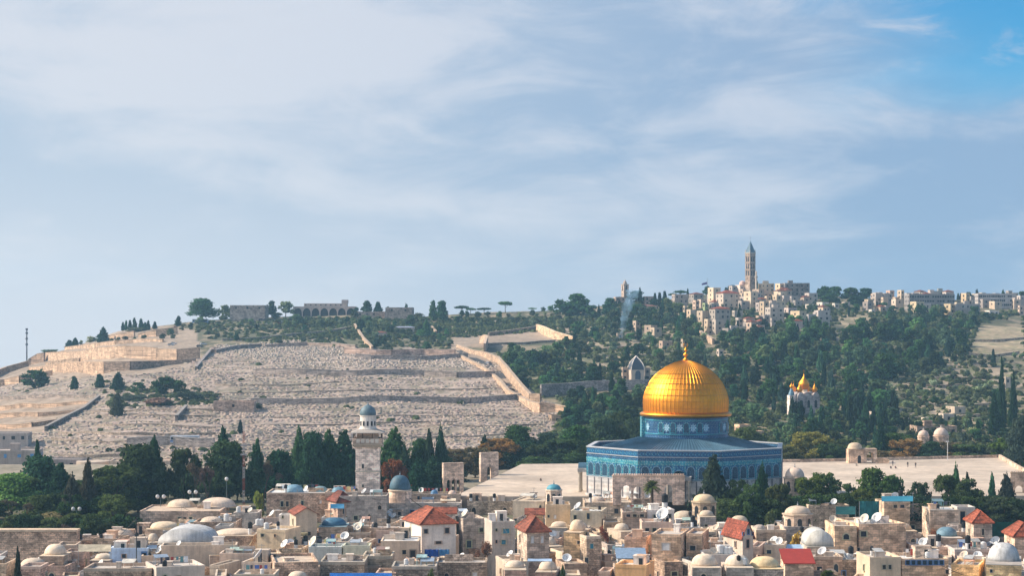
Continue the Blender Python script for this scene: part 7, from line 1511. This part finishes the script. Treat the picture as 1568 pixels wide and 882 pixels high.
block(974, 1006, 468, 476, 'long low building with a faded red roof', 4, (1.0, .92, .88), roof='hip', rise=1.2, rcol=(1, 1.5, 2.2), group=None, name='house', cat='house', dep=9)
block(325, 389, 614, 631, 'flat windowless tan block among the graves', 3, (1.02, .9, .82), 'stone', group=None, name='tomb_building', cat='tomb', cols=1, floors=0, extra=1, sides=False)
block(1401, 1466, 655, 672, 'low flat house crowded with white tanks', 4, (1.0, .88, .78), 'stone', group=None, name='house', cat='house', cols=5, floors=1)
block(-30, 58, 690, 728, 'grey hall with a wide flat roof and blue panels at the left edge', 8, (.95, .92, .92), 'plaster', group=None, name='hall', cat='building', dep=16, cols=4, floors=1, wcol=(4, 9, 14))
block(-20, 42, 664, 690, 'grey white building behind the flat roofed hall', 6, (1.1, 1.1, 1.12), 'plaster', group=None, name='hall', cat='building', dep=12, cols=4, floors=1, extra=1)
block(60, 132, 703, 716, 'long low grey building with a slanting roof edge', -8, (.95, .95, 1.0), 'plaster', group=None, name='hall', cat='building', dep=10, cols=2, floors=1, extra=1)
block(165, 262, 706, 722, 'long tan retaining building behind the dark pines', 4, (1.25, 1.1, .95), 'plaster', group=None, name='hall', cat='building', dep=12, cols=1, floors=0, extra=1)
block(1126, 1150, 652, 668, 'pale stepped stone building right of the golden dome', 20, (1.35, 1.15, .92), 'stone', group=None, name='house', cat='house', cols=2, floors=1, extra=1)
block(1146, 1170, 660, 674, 'second pale stepped stone building right of the golden dome', 20, (1.4, 1.2, .95), 'stone', group=None, name='house', cat='house', cols=2, floors=1, extra=1)
block(840, 878, 638, 646, 'low pale stone house at the foot of the walled lane', 8, (1.2, 1.02, .82), 'stone', group=None, name='house', cat='house', cols=2, floors=1, extra=1)
p = hp(143, 716); tag(MB().lathe([(6.2, -1), (6.2, 2.0), (6.0, 2.1), (6.0, 2.15)], 40).obj('round_platform', 'paving', loc=p, color=(1, 1, 1)), 'oval tan paved platform behind the dark pines', 'platform')
bpy.data.objects['round_platform'].scale = (1, .9, 1)
# arched hotel
p = hp(497, 483); s = p.y / F; root = thing('arched_hotel', (p.x, p.y, p.z - 1), 'long hotel with seven dark arches and a block on top', 'hotel'); W = 96 * s; H = 14 * s + 1
op = [(-W / 2 + .7 + k * (W - 1) / 7, -W / 2 + (k + 1) * (W - 1) / 7 - .1, 3.4) for k in range(7)]
arcade_mesh(W, H, op, .9).obj('arcade', 'plaster', root, color=(.95, .8, .76))
MB().box(-W / 2, W / 2, 1.6, 9, 0, H - .3).obj('wall', 'plaster', root, color=(.12, .13, .15)); MB().box(-W / 2, W / 2, -.3, 9, H, H + .25).obj('roof', 'roofing', root)  # back wall coloured dark to stand for the shade inside the arches
MB().box(-W * .33, W * .36, .2, 8, H + .25, H + 2.6).obj('upper_storey', 'plaster', root, color=(1.0, .85, .8)); MB().box(W * .27, W * .37, 1, 6, H + 2.6, H + 5.4).obj('roof_block', 'plaster', root, color=(.85, .75, .74))
for k in range(8): far_window(root, -W * .3 + k * W * .08, .2, H + 1.4, .9, .9, 0, (1, 1, 1))
# tall bell tower
def bell_tower():
    p = hp(1149, 447); Y = p.y; s = Y / F; z = lambda py: (447 - py) * s + 2; root = thing('bell_tower', (p.x, Y, p.z - 2), 'tall slender stone bell tower with a pointed blue-grey spire', 'tower', rotz=R(34)); h = 2.75
    MB().box(-h - .35, h + .35, -h - .35, h + .35, 0, z(436)).obj('base', 'stone', root, color=(.9, .82, .74))
    MB().box(-h, h, -h, h, z(436), z(388)).obj('shaft', 'stone', root, color=(.62, .55, .5))
    for py in (424, 413, 402, 391): MB().box(-h - .2, h + .2, -h - .2, h + .2, z(py) - .2, z(py) + .2).obj('string_course', 'frame_stone', root, color=(.9, .82, .74))
    for py in (418, 407.5, 396.5):
        for q in range(4):
            a = R(90 * q)
            for x in (-1.1, 1.1):
                e = MB().plate([(-.5, -2.0), (.5, -2.0)] + arch_outline(-.5, .5, 0, 1.2, 5), -.08, .1).obj('arch_window', 'dark_pane', root); e.rotation_euler = (0, 0, a); e.location = Vector((x * math.cos(a) + h * math.sin(a), x * math.sin(a) - h * math.cos(a), z(py)))
    MB().box(-h - .3, h + .3, -h - .3, h + .3, z(388), z(386.5)).obj('cornice', 'frame_stone', root)
    m = MB(); zt, zb2 = z(368.5), z(386.5); c = [(-h, -h), (h, -h), (h, h), (-h, h)]
    for k in range(4): m.quadv((*c[k], zb2), (*c[(k + 1) % 4], zb2), (0, 0, zt))
    m.obj('spire', 'blue_dome', root, color=(.75, .8, .85))
    MB().tube([(0, 0, zt - .3), (0, 0, zt + 3.2)], .09, 5).tube([(-.6, 0, zt + 2.3), (.6, 0, zt + 2.3)], .09, 5).obj('cross', 'metal', root)
    for x in (-h, h):
        for y in (-h, h): MB().lathe([(.35, zb2), (.35, zb2 + 1.2), (0, zb2 + 2.6)], 6, x * .92, y * .92).obj('pinnacle', 'frame_stone', root)
bell_tower()
def belfry():
    p = hp(957, 466); s = p.y / F; z = lambda py: (466 - py) * s + 1; root = thing('belfry', (p.x, p.y, p.z - 1), 'small stone belfry with a pointed cap on the ridge', 'belfry', rotz=R(25)); h = 2.1
    MB().box(-h, h, -h, h, 0, z(436)).obj('shaft', 'stone', root, color=(.9, .82, .76))
    for q in range(4):
        a = R(90 * q); e = MB().plate([(-.6, -2.2), (.6, -2.2)] + arch_outline(-.6, .6, 0, 1.4, 5), -.07, .1).obj('arch_window', 'dark_pane', root); e.rotation_euler = (0, 0, a); e.location = (h * math.sin(a), -h * math.cos(a), z(441))
    MB().box(-h - .3, h + .3, -h - .3, h + .3, z(436), z(435.2)).obj('cornice', 'frame_stone', root)
    MB().lathe([(h * .8, z(435.2)), (h * .75, z(433)), (0, z(428))], 8).obj('cap', 'stone', root, color=(.85, .8, .78)); MB().tube([(0, 0, z(428.5)), (0, 0, z(426))], .08, 5).obj('cross', 'metal', root)
belfry()
block(940, 958, 455, 468, 'stone convent block at the foot of the belfry', 10, (.85, .78, .74), 'stone', group=None, name='stone_building', cat='building', extra=1)
block(985, 1002, 454, 466, 'grey roofed house behind trees right of the belfry', 10, (.95, .9, .9), 'stone', group=None, name='stone_building', cat='building', extra=1)
# white church with pink roof by the bell tower
p = hp(1137, 446); s = p.y / F; root = thing('church', (p.x, p.y, p.z - 1), 'pale church with a low round dome left of the tall bell tower', 'church', rotz=R(20)); MB().box(-4.2, 4.2, -4, 4, 0, 6.0).obj('nave', 'plaster', root, color=(1.4, 1.2, 1.1)); MB().lathe([(2.6, 6.0), (2.6, 7.2)] + hemi(2.6, 2.2, 7, 7.2), 20).obj('dome', 'plaster', root, True, color=(1.1, .85, .8)); MB().box(3.0, 5.6, -5.2, -3, 0, 4.5).obj('apse', 'plaster', root, color=(1.5, 1.4, 1.3))
for x in (-2.5, 0, 2.2): far_window(root, x, -4, 3.6, .9, 1.6, 0, (1, 1, 1))
# little minaret beside the tower
p = hp(1158, 449); root = thing('minaret', p, 'thin pale minaret just right of the tall bell tower', 'minaret'); MB().lathe([(.75, -1), (.7, 11), (1.1, 11.3), (1.1, 12), (.6, 12.1), (.55, 15), (.7, 15.2), (.5, 16.2), (0, 17.2)], 10).obj('shaft', 'plaster', root, color=(1.2, 1.1, 1.0)); MB().lathe([(1.15, 12), (1.2, 12.1), (1.2, 12.7), (1.1, 12.75)], 10).obj('balcony', 'frame_stone', root)
# white ball dome
p = hp(1558, 474); root = thing('observatory_dome', p, 'white ball-shaped dome on a short round base', 'dome'); MB().lathe([(1.4, -1), (1.4, 1.2)], 14).obj('base', 'plaster', root); MB().lathe([(1.4, 1.2), (2.0, 1.8), (2.3, 2.9), (2.0, 4.0), (1.3, 4.8), (0, 5.2)], 18).obj('dome', 'white_paint', root, True)
# golden onion church
def onion_church():
    p = hp(1231, 634); Y = p.y; s = Y / F; z = lambda py: (634 - py) * s + 1; root = thing('onion_church', (p.x, Y, p.z - 1), 'white church with seven golden onion domes rising from the wood', 'church', rotz=R(18))
    on = lambda r, z0, hh: [(r * .62, z0), (r * .78, z0 + hh * .10), (r, z0 + hh * .28), (r * .93, z0 + hh * .42), (r * .6, z0 + hh * .58), (r * .28, z0 + hh * .72), (r * .1, z0 + hh * .86), (r * .05, z0 + hh), (0, z0 + hh * 1.01)]
    MB().box(-5.4, 5.4, -4.6, 4.6, 0, z(607)).obj('wall', 'stone', root, color=(.72, .75, .84))
    m = MB()
    for x in (-3.6, 0, 3.6): m.plate(arch_outline(x - 1.7, x + 1.7, 0, z(607) - .01, 8, .5), -4.62, 4.62)
    m.obj('gable', 'stone', root, color=(.75, .78, .86))
    for x in (-3.4, 0, 3.4): MB().plate([(x - .6, z(622)), (x + .6, z(622))] + arch_outline(x - .6, x + .6, 0, z(613), 6), -4.72, -4.5).obj('arch_window', 'dark_pane', root)
    def cup(x, y, r, zb, zt, hh, nm='onion_dome'):
        d = MB().lathe([(r * .62, zb), (r * .62, zt)], 12, x, y).obj('drum', 'plaster', root, color=(1.7, 1.55, 1.2)); MB().lathe([(r * .7, zt - .15), (r * .72, zt + .1), (r * .6, zt + .2)], 12, x, y).obj('ring', 'gold_trim', d); MB().lathe(on(r, zt, hh), 18, x, y).obj(nm, 'gold', root, True)
        MB().tube([(x, y, zt + hh), (x, y, zt + hh + r * .8)], .06, 5).tube([(x - r * .28, y, zt + hh + r * .5), (x + r * .28, y, zt + hh + r * .5)], .06, 5).obj('cross', 'gold_trim', root)
    cup(0, 0, 2.4, z(605), z(594), 6.6)
    for x, y in ((-3.6, -3), (3.6, -3), (-3.6, 3), (3.6, 3)): cup(x, y, 1.35, z(606), z(598.5), 3.7)
    MB().box(-8.4, -5.6, -3.4, -.6, 0, z(603)).obj('bell_tower', 'stone', root, color=(1.4, 1.4, 1.45))
    MB().lathe([(1.5, z(603)), (1.3, z(600)), (.2, z(591)), (0, z(590.5))], 8, -7, -2).obj('tower_spire', 'blue_dome', root, color=(1.2, 1.3, 1.3)); cup(-7, -2, .8, z(593), z(592), 2.2)
onion_church()
def teardrop():
    p = hp(974, 586); s = p.y / F; z = lambda py: (586 - py) * s + 1; root = thing('chapel', (p.x, p.y, p.z - 1), 'small white chapel with a tall dark pointed dome above the long grey wall', 'chapel', rotz=R(12)); root.scale = (.82, .82, .86); r = 4.2
    MB().box(-r, r, -r, r, 0, z(566)).obj('wall', 'plaster', root, color=(1.05, .93, .82))
    m = MB()
    for k in range(4):                       # steep four-sided dome, edges like ribs
        a0, a1 = R(45 + 90 * k), R(135 + 90 * k); pr = [(r * 1.41, z(566)), (r * 1.34, z(561)), (r * 1.12, z(555)), (r * .72, z(549)), (r * .3, z(544.5)), (.05, z(541.5))]
        for (ra, za), (rb, zb_) in zip(pr, pr[1:]): m.quadv((ra * math.cos(a0), ra * math.sin(a0), za), (ra * math.cos(a1), ra * math.sin(a1), za), (rb * math.cos(a1), rb * math.sin(a1), zb_), (rb * math.cos(a0), rb * math.sin(a0), zb_))
    m.obj('dome', 'metal', root, color=(.3, .33, .38))
    for k in range(4):
        a = R(45 + 90 * k); MB().tube([(q * math.cos(a), q * math.sin(a), zz) for q, zz in pr], .3, 5).obj('rib', 'plaster', root, color=(1.6, 1.55, 1.5))
        MB().lathe([(.3, z(566)), (.3, z(562)), (0, z(559))], 6, r * math.cos(a) * 1.38, r * math.sin(a) * 1.38).obj('urn', 'plaster', root, color=(1.5, 1.4, 1.3))
    MB().plate([(-1.7, 2.0), (1.7, 2.0)] + arch_outline(-1.7, 1.7, 0, 5.2, 8), -r - .1, -r + .1).obj('arch_window', 'dark_pane', root, color=(3, 3.5, 4))
teardrop()
block(986, 996, 566, 584, 'small pale outbuilding beside the dark domed chapel', 10, (1.3, 1.1, .95), group=None, name='house', cat='house', extra=1)
block(952, 961, 565, 586, 'narrow pale outbuilding left of the dark domed chapel', 10, (1.3, 1.1, .92), group=None, name='house', cat='house', extra=1)
for i, px in enumerate((1414, 1441)):
    p = hp(px, 690); r = (9, 12)[i] * p.y / F; root = thing('domed_tomb', p, ('smaller', 'larger')[i] + ' of two pale domes behind the far terrace edge', 'tomb'); MB().lathe([(r, -1), (r, 5.0), (r * 1.06, 5.1), (r * 1.06, 5.4), (r * .95, 5.5)], 12).obj('drum', 'stone', root, color=(1.25, 1.05, .92)); MB().lathe([(q, w_) for q, w_ in hemi(r * .95, r * 1.0, 8, 5.5)], 20).obj('dome', 'plaster', root, True, color=(1.2, 1.0, .9)); MB().lathe([(.25, 5.4 + r), (.3, 5.8 + r), (0, 6.6 + r)], 8).obj('finial', 'plaster', root)
# antennas, flag
p = hp(41, 561); root = thing('radio_mast', p, 'lone dark antenna mast at the low left end of the ridge', 'mast'); H = 58 * p.y / F
MB().tube([(0, 0, -1), (0, 0, H)], [.55, .4], 8).obj('mast', 'metal', root, color=(.35, .35, .38)); 
for k, zz in enumerate((.55, .7, .85, .95)): MB().box(-.8, .8, -.5, .5, H * zz, H * zz + 1.4).obj('antenna_panel', 'metal', root, color=(.4, .4, .45))
p = hp(1083, 452); root = thing('flagpole', p, 'flagpole with a dark flag above the village', 'flagpole'); H = 26 * p.y / F; MB().tube([(0, 0, 0), (0, 0, H)], .16, 6).obj('pole', 'metal', root)
m = MB()
for k in range(6): x0, x1 = -k * .7, -(k + 1) * .7; m.quadv((x0, .3 * math.sin(k), H - 4.6 - .12 * k), (x1, .3 * math.sin(k + 1), H - 4.6 - .12 * (k + 1)), (x1, .3 * math.sin(k + 1), H - 2.8 - .2 * (k + 1)), (x0, .3 * math.sin(k), H - 2.8 - .2 * k))
m.obj('flag', 'cloth', root, color=(.25, .15, .5))

# ------------------------------------------------------------------ vehicles
wheel_m = MB().lathe([(.0, -.14), (.5, -.14), (.52, 0), (.5, .14), (0, .14)], 14).mesh('wheel', 'black_plastic')
def vehicle(name, loc, L_, W_, H_, rz, col, label, cat, group=None, auto=False):
    root = thing(name, loc, label, cat, group, rz, auto); w2 = W_ / 2
    if cat == 'bus':
        b = [(-L_ / 2, .4), (L_ / 2, .4), (L_ / 2 + .05, 1.6), (L_ / 2 - .15, H_ - .15), (L_ / 2 - .5, H_), (-L_ / 2 + .3, H_), (-L_ / 2, H_ - .2)]
        MB().plate(b, -w2, w2).obj('body', 'paint', root, color=col); MB().box(-L_ / 2 + .3, L_ / 2 - .5, -w2 - .03, w2 + .03, 1.55, H_ - .6).obj('window_band', 'dark_pane', root); MB().box(-L_ / 2 + .02, L_ / 2 - .02, -w2 - .02, w2 + .02, .75, 1.3).obj('stripe', 'paint', root, color=(.04, .18, .5))
    else:
        b = [(-L_ / 2, .35), (L_ / 2, .35), (L_ / 2, .75), (L_ / 2 - .25, .95), (L_ / 2 - 1.1, 1.02), (L_ / 2 - 1.75, H_), (-L_ / 2 + .7, H_), (-L_ / 2 + .15, 1.05), (-L_ / 2, .9)]
        MB().plate(b, -w2, w2).obj('body', 'paint', root, color=col); MB().plate([(L_ / 2 - 1.25, 1.04), (L_ / 2 - 1.8, H_ - .1), (-L_ / 2 + .8, H_ - .1), (-L_ / 2 + .4, 1.06)], -w2 - .02, w2 + .02).obj('window', 'dark_pane', root)
    k = 1.0 if cat == 'bus' else .62
    for x in (-L_ * .31, L_ * .31):
        for y in (-w2 + .1, w2 - .1): o = link('wheel', wheel_m, root, loc=(x, y, .5 * k), scale=(k, k, k)); o.rotation_euler = (R(90), 0, 0)
    return root
p = hp(285, 684); p.z += .4; vehicle('bus', p + Vector((0, -2.5, 0)), 11.5, 2.5, 3.2, R(2), (.8, .82, .85), 'blue and white bus on the lower road before the grey wall', 'bus')
p = hp(307, 496); vehicle('bus', p, 12, 2.5, 3.3, R(-3), (.75, .8, .85), 'blue and white bus parked under the round ridge pine', 'bus')
for px, py, c, lab in ((749, 560, (.25, .26, .3), 'dark car at the bend of the walled lane'), (778, 596, (.7, .7, .7), 'white car on the walled lane'), (783, 601, (.08, .08, .1), 'black car behind the white one on the walled lane')):
    p = hp(px, py); p.z += .4; vehicle('car', p, 4.4, 1.8, 1.5, R(60), c, lab, 'car', 'cars on the lanes of the hill')
cr_ = random.Random(6)
for i in range(14):
    px, py = cr_.uniform(375, 450), cr_.uniform(490, 496)
    if i > 9: px, py = (266, 306, 312, 262)[i - 10], (530, 532, 529, 532)[i - 10]
    p = hp(px, py); vehicle('car', p, 4.3, 1.8, 1.5, cr_.uniform(-.3, .3), cr_.choice(((.7, .7, .72), (.5, .52, .55), (.1, .1, .12), (.3, .05, .04), (.75, .75, .75))), 'parked car ' + where(px, py), 'car', 'cars parked along the ridge road', True)
for i, (px, py, c) in enumerate(((922, 586, (.75, .75, .75)), (945, 585, (.6, .6, .62)), (952, 584, (.5, .2, .18)))):
    p = hp(px, py); vehicle('car', p, 4.4, 1.8, 1.5, .1, c, ('white car', 'silver car', 'reddish car')[i] + ' parked beside the dark domed chapel', 'car')

# ------------------------------------------------------------------ people on the terrace
def person(px, py, pose, shirt, trousers, label, dg=None):
    Y = CAMZ * F / (py - HY); x = (px - CX) / F * Y
    if pose == 'stand': J = [(0, 0, .95), (0, 0, 1.25), (0, 0, 1.45), (0, -.01, 1.56), (0, -.02, 1.72), (-.1, 0, .9), (-.11, .03, .5), (-.12, -.06, .08), (.1, 0, .9), (.12, -.05, .5), (.13, .1, .08), (-.2, 0, 1.42), (-.27, .02, 1.15), (-.25, -.06, .9), (.2, 0, 1.42), (.27, .02, 1.15), (.25, -.06, .9), (-.12, -.2, .04), (.13, -.04, .04)]
    else: J = [(0, 0, .14), (0, .03, .42), (0, .02, .62), (0, -.02, .73), (0, -.04, .88), (-.1, -.05, .14), (-.2, -.42, .35), (-.15, -.62, .07), (.1, -.05, .14), (.2, -.42, .35), (.15, -.62, .07), (-.2, .02, .6), (-.27, -.12, .38), (-.18, -.35, .32), (.2, .02, .6), (.27, -.12, .38), (.18, -.35, .32), (-.15, -.75, .05), (.15, -.75, .05)]
    E = [(0, 1), (1, 2), (2, 3), (3, 4), (0, 5), (5, 6), (6, 7), (7, 17), (0, 8), (8, 9), (9, 10), (10, 18), (2, 11), (11, 12), (12, 13), (2, 14), (14, 15), (15, 16)]
    RR = [.15, .15, .13, .06, .11, .1, .07, .05, .1, .07, .05, .07, .05, .04, .07, .05, .04, .04, .04]
    me = bpy.data.meshes.new('person'); me.from_pydata(J, E, []); o = bpy.data.objects.new('person', me); COL.objects.link(o)
    md = o.modifiers.new('s', 'SKIN'); 
    sv = me.skin_vertices[0].data if me.skin_vertices else None
    if sv is None: return o
    for i, r in enumerate(RR): sv[i].radius = (r, r * .85)
    sv[0].use_root = True; o.modifiers.new('u', 'SUBSURF').levels = 1
    return o
def make_person(px, py, pose, shirt, trousers, label, rz=0.0):
    import bmesh
    Y = CAMZ * F / (py - HY); x = (px - CX) / F * Y
    tmp = bpy.data.meshes.new('t'); bm = bmesh.new(); bm.to_mesh(tmp); bm.free()
    o = person(px, py, pose, shirt, trousers, label)
    dg = bpy.context.evaluated_depsgraph_get(); me = bpy.data.meshes.new_from_object(o.evaluated_get(dg)); o.modifiers.clear(); o.data = me; me.name = 'person'
    for c in (trousers, shirt, (.32, .2, .14), (.03, .025, .02)):
        n = 'cloth_%02d%02d%02d' % tuple(int(k * 99) for k in c)
        if n not in MATS: M(n, c, .9, var=.1)
        me.materials.append(MATS[n])
    zs = (.92, 1.46, 1.74) if pose == 'stand' else (.2, .64, .9)
    for p in me.polygons:
        z = p.center.z; p.material_index = 0 if z < zs[0] or (pose != 'stand' and p.center.y < -.2) else 1 if z < zs[1] else 2 if z < zs[2] and p.center.y < .02 else 3
        p.use_smooth = True
    o.location = (x, Y, 0.0); o.rotation_euler = (0, 0, rz); tag(o, label, 'person', 'people on the paved terrace'); return o
for a in ((1390, 716, 'stand', (.05, .05, .06), (.04, .04, .05), 'person in dark clothes standing left of another on the terrace', .3), (1402, 717, 'stand', (.03, .03, .04), (.05, .05, .07), 'person in black standing right of the other on the terrace', -.4), (1364, 718, 'sit', (.06, .05, .05), (.05, .05, .06), 'person in dark clothes sitting on the terrace, nearer the chamber', 0), (1371, 718, 'sit', (.25, .08, .07), (.05, .05, .06), 'person in reddish top sitting beside another on the terrace', .4), (1367, 714, 'stand', (.1, .1, .12), (.08, .08, .1), 'person standing behind the two who sit on the terrace', 0), (1311, 714, 'sit', (.4, .35, .3), (.3, .26, .22), 'person in pale clothes sitting before the domed chamber', .6), (828, 737, 'sit', (.10, .07, .05), (.06, .05, .05), 'person in brown sitting alone on the empty part of the terrace', 0)):
    make_person(*a)
# lone poles and clutter on the terrace edge
for px, pyt, pyb, lab in ((1451, 678, 706, 'white lamp post at the far terrace edge'),):
    p = at(px, pyb, 618); root = thing('lamp_post', (p.x, 618, -.1), lab, 'lamp post'); MB().tube([(0, 0, 0), (0, 0, 6)], .12, 6).obj('pole', 'white_paint', root); MB().box(-.5, .5, -.2, .2, 6, 6.25).obj('lamp_head', 'white_paint', root)

# ------------------------------------------------------------------ smoke
def smoke():
    p = hp(950, 522); m = MB(); pts = []; rad = []; s = p.y / F
    for k in range(15):
        t = k / 14; pts.append((p.x + (t * 17 + 3.0 * math.sin(t * 9) * t) * s, p.y + 4 * math.sin(t * 5), p.z + t * 76 * s)); rad.append((2.2 + 8.5 * t ** .8 + 1.2 * math.sin(k * 2.3)) * s)
    m.tube(pts, rad, 12); mat = bpy.data.materials.new('smoke'); mat.use_nodes = True; t = mat.node_tree; t.nodes.clear(); o = t.nodes.new('ShaderNodeOutputMaterial'); v = t.nodes.new('ShaderNodeVolumePrincipled')
    v.inputs['Color'].default_value = (.48, .76, 1, 1); v.inputs['Anisotropy'].default_value = .2
    tcn = t.nodes.new('ShaderNodeTexCoord'); n = t.nodes.new('ShaderNodeTexNoise'); n.inputs['Scale'].default_value = .16; n.inputs['Detail'].default_value = 4; t.links.new(tcn.outputs['Object'], n.inputs['Vector'])
    r = t.nodes.new('ShaderNodeMapRange'); t.links.new(n.outputs[0], r.inputs[0]); r.inputs[1].default_value = .42; r.inputs[2].default_value = .7; r.inputs[3].default_value = 0; r.inputs[4].default_value = .22
    t.links.new(r.outputs[0], v.inputs['Density']); t.links.new(v.outputs[0], o.inputs['Volume'])
    o2 = m.obj('smoke', mat)
    import bmesh; bm = bmesh.new(); bm.from_mesh(o2.data); bmesh.ops.recalc_face_normals(bm, faces=bm.faces); bm.to_mesh(o2.data); bm.free(); o2['kind'] = 'stuff'; o2['label'] = 'thin column of bluish smoke rising from the olive slope'; o2['category'] = 'smoke'
smoke()
# ------------------------------------------------------------------ the air
HAZE = 0.00012
hm = bpy.data.materials.new('air'); hm.use_nodes = True; t = hm.node_tree; t.nodes.clear(); o = t.nodes.new('ShaderNodeOutputMaterial'); v = t.nodes.new('ShaderNodeVolumePrincipled')
v.inputs['Color'].default_value = (.42, .74, 1.0, 1); v.inputs['Density'].default_value = HAZE; v.inputs['Anisotropy'].default_value = .1
t.links.new(v.outputs[0], o.inputs['Volume'])
hz = MB().box(-1150, 1150, -70, 2680, -73.2, 122).obj('haze', hm); hz['kind'] = 'stuff'; hz['label'] = 'thin bluish haze in the air over the valley'; hz['category'] = 'haze'

# ------------------------------------------------------------------ every label tells one thing from the others
bpy.context.view_layer.update()
ORD = ('first', 'second', 'third', 'fourth', 'fifth', 'sixth', 'seventh', 'eighth', 'ninth', 'tenth', 'eleventh', 'twelfth')
LANDM = [(h['px'], h['py'], h['short']) for h in HOUSES if h['short']]
def fill_house_label():
    for i, (o, lab) in enumerate(AUTO):
        if lab and o.get('group') == 'low houses filling the lanes of the old town':
            x, y, z = o.location; q = [h for h in HOUSES if h['root'] == o][0]; px, py = q['px'], q['py']
            b = min(LANDM, key=lambda l: (l[0] - px) ** 2 + (l[1] - py) ** 2); dx, dy = px - b[0], py - b[1]
            rel = ('behind' if dy < 0 else 'in front of') if abs(dy) > abs(dx) * .7 else ('right of' if dx > 0 else 'left of')
            AUTO[i] = (o, lab + ' ' + rel + ' ' + b[2]); q['short'] = None
        elif lab and lab.endswith('on a low house'):
            x, y, z = o.location; px = CX + F * x / y; py = HY + (CAMZ - z) * F / y
            b = min(LANDM, key=lambda l: (l[0] - px) ** 2 + (l[1] - py) ** 2)
            AUTO[i] = (o, lab[:-len('on a low house')] + 'on a low roof near ' + b[2])
fill_house_label()
taken = set(o.get('label') for o in COL.objects if o.get('label') and not any(o is a[0] for a in AUTO))
by = {}
for o, lab in AUTO: by.setdefault(lab, []).append(o)
for lab, os_ in by.items():
    if len(os_) == 1: os_[0]['label'] = lab; continue
    os_.sort(key=lambda q: q.location.x / q.location.y)
    for i, q in enumerate(os_):
        if len(os_) == 2: q['label'] = ('left one of two: ', 'right one of two: ')[i] + lab
        elif len(os_) <= 12: q['label'] = (ORD[i] + ' from the left: ' + lab) if i else 'leftmost of several: ' + lab
        else: q['label'] = lab
seen = {}
for o in COL.objects:
    l = o.get('label')
    if l and o.parent is None:
        if len(l.split()) > 16: o['label'] = ' '.join(l.split()[:16])
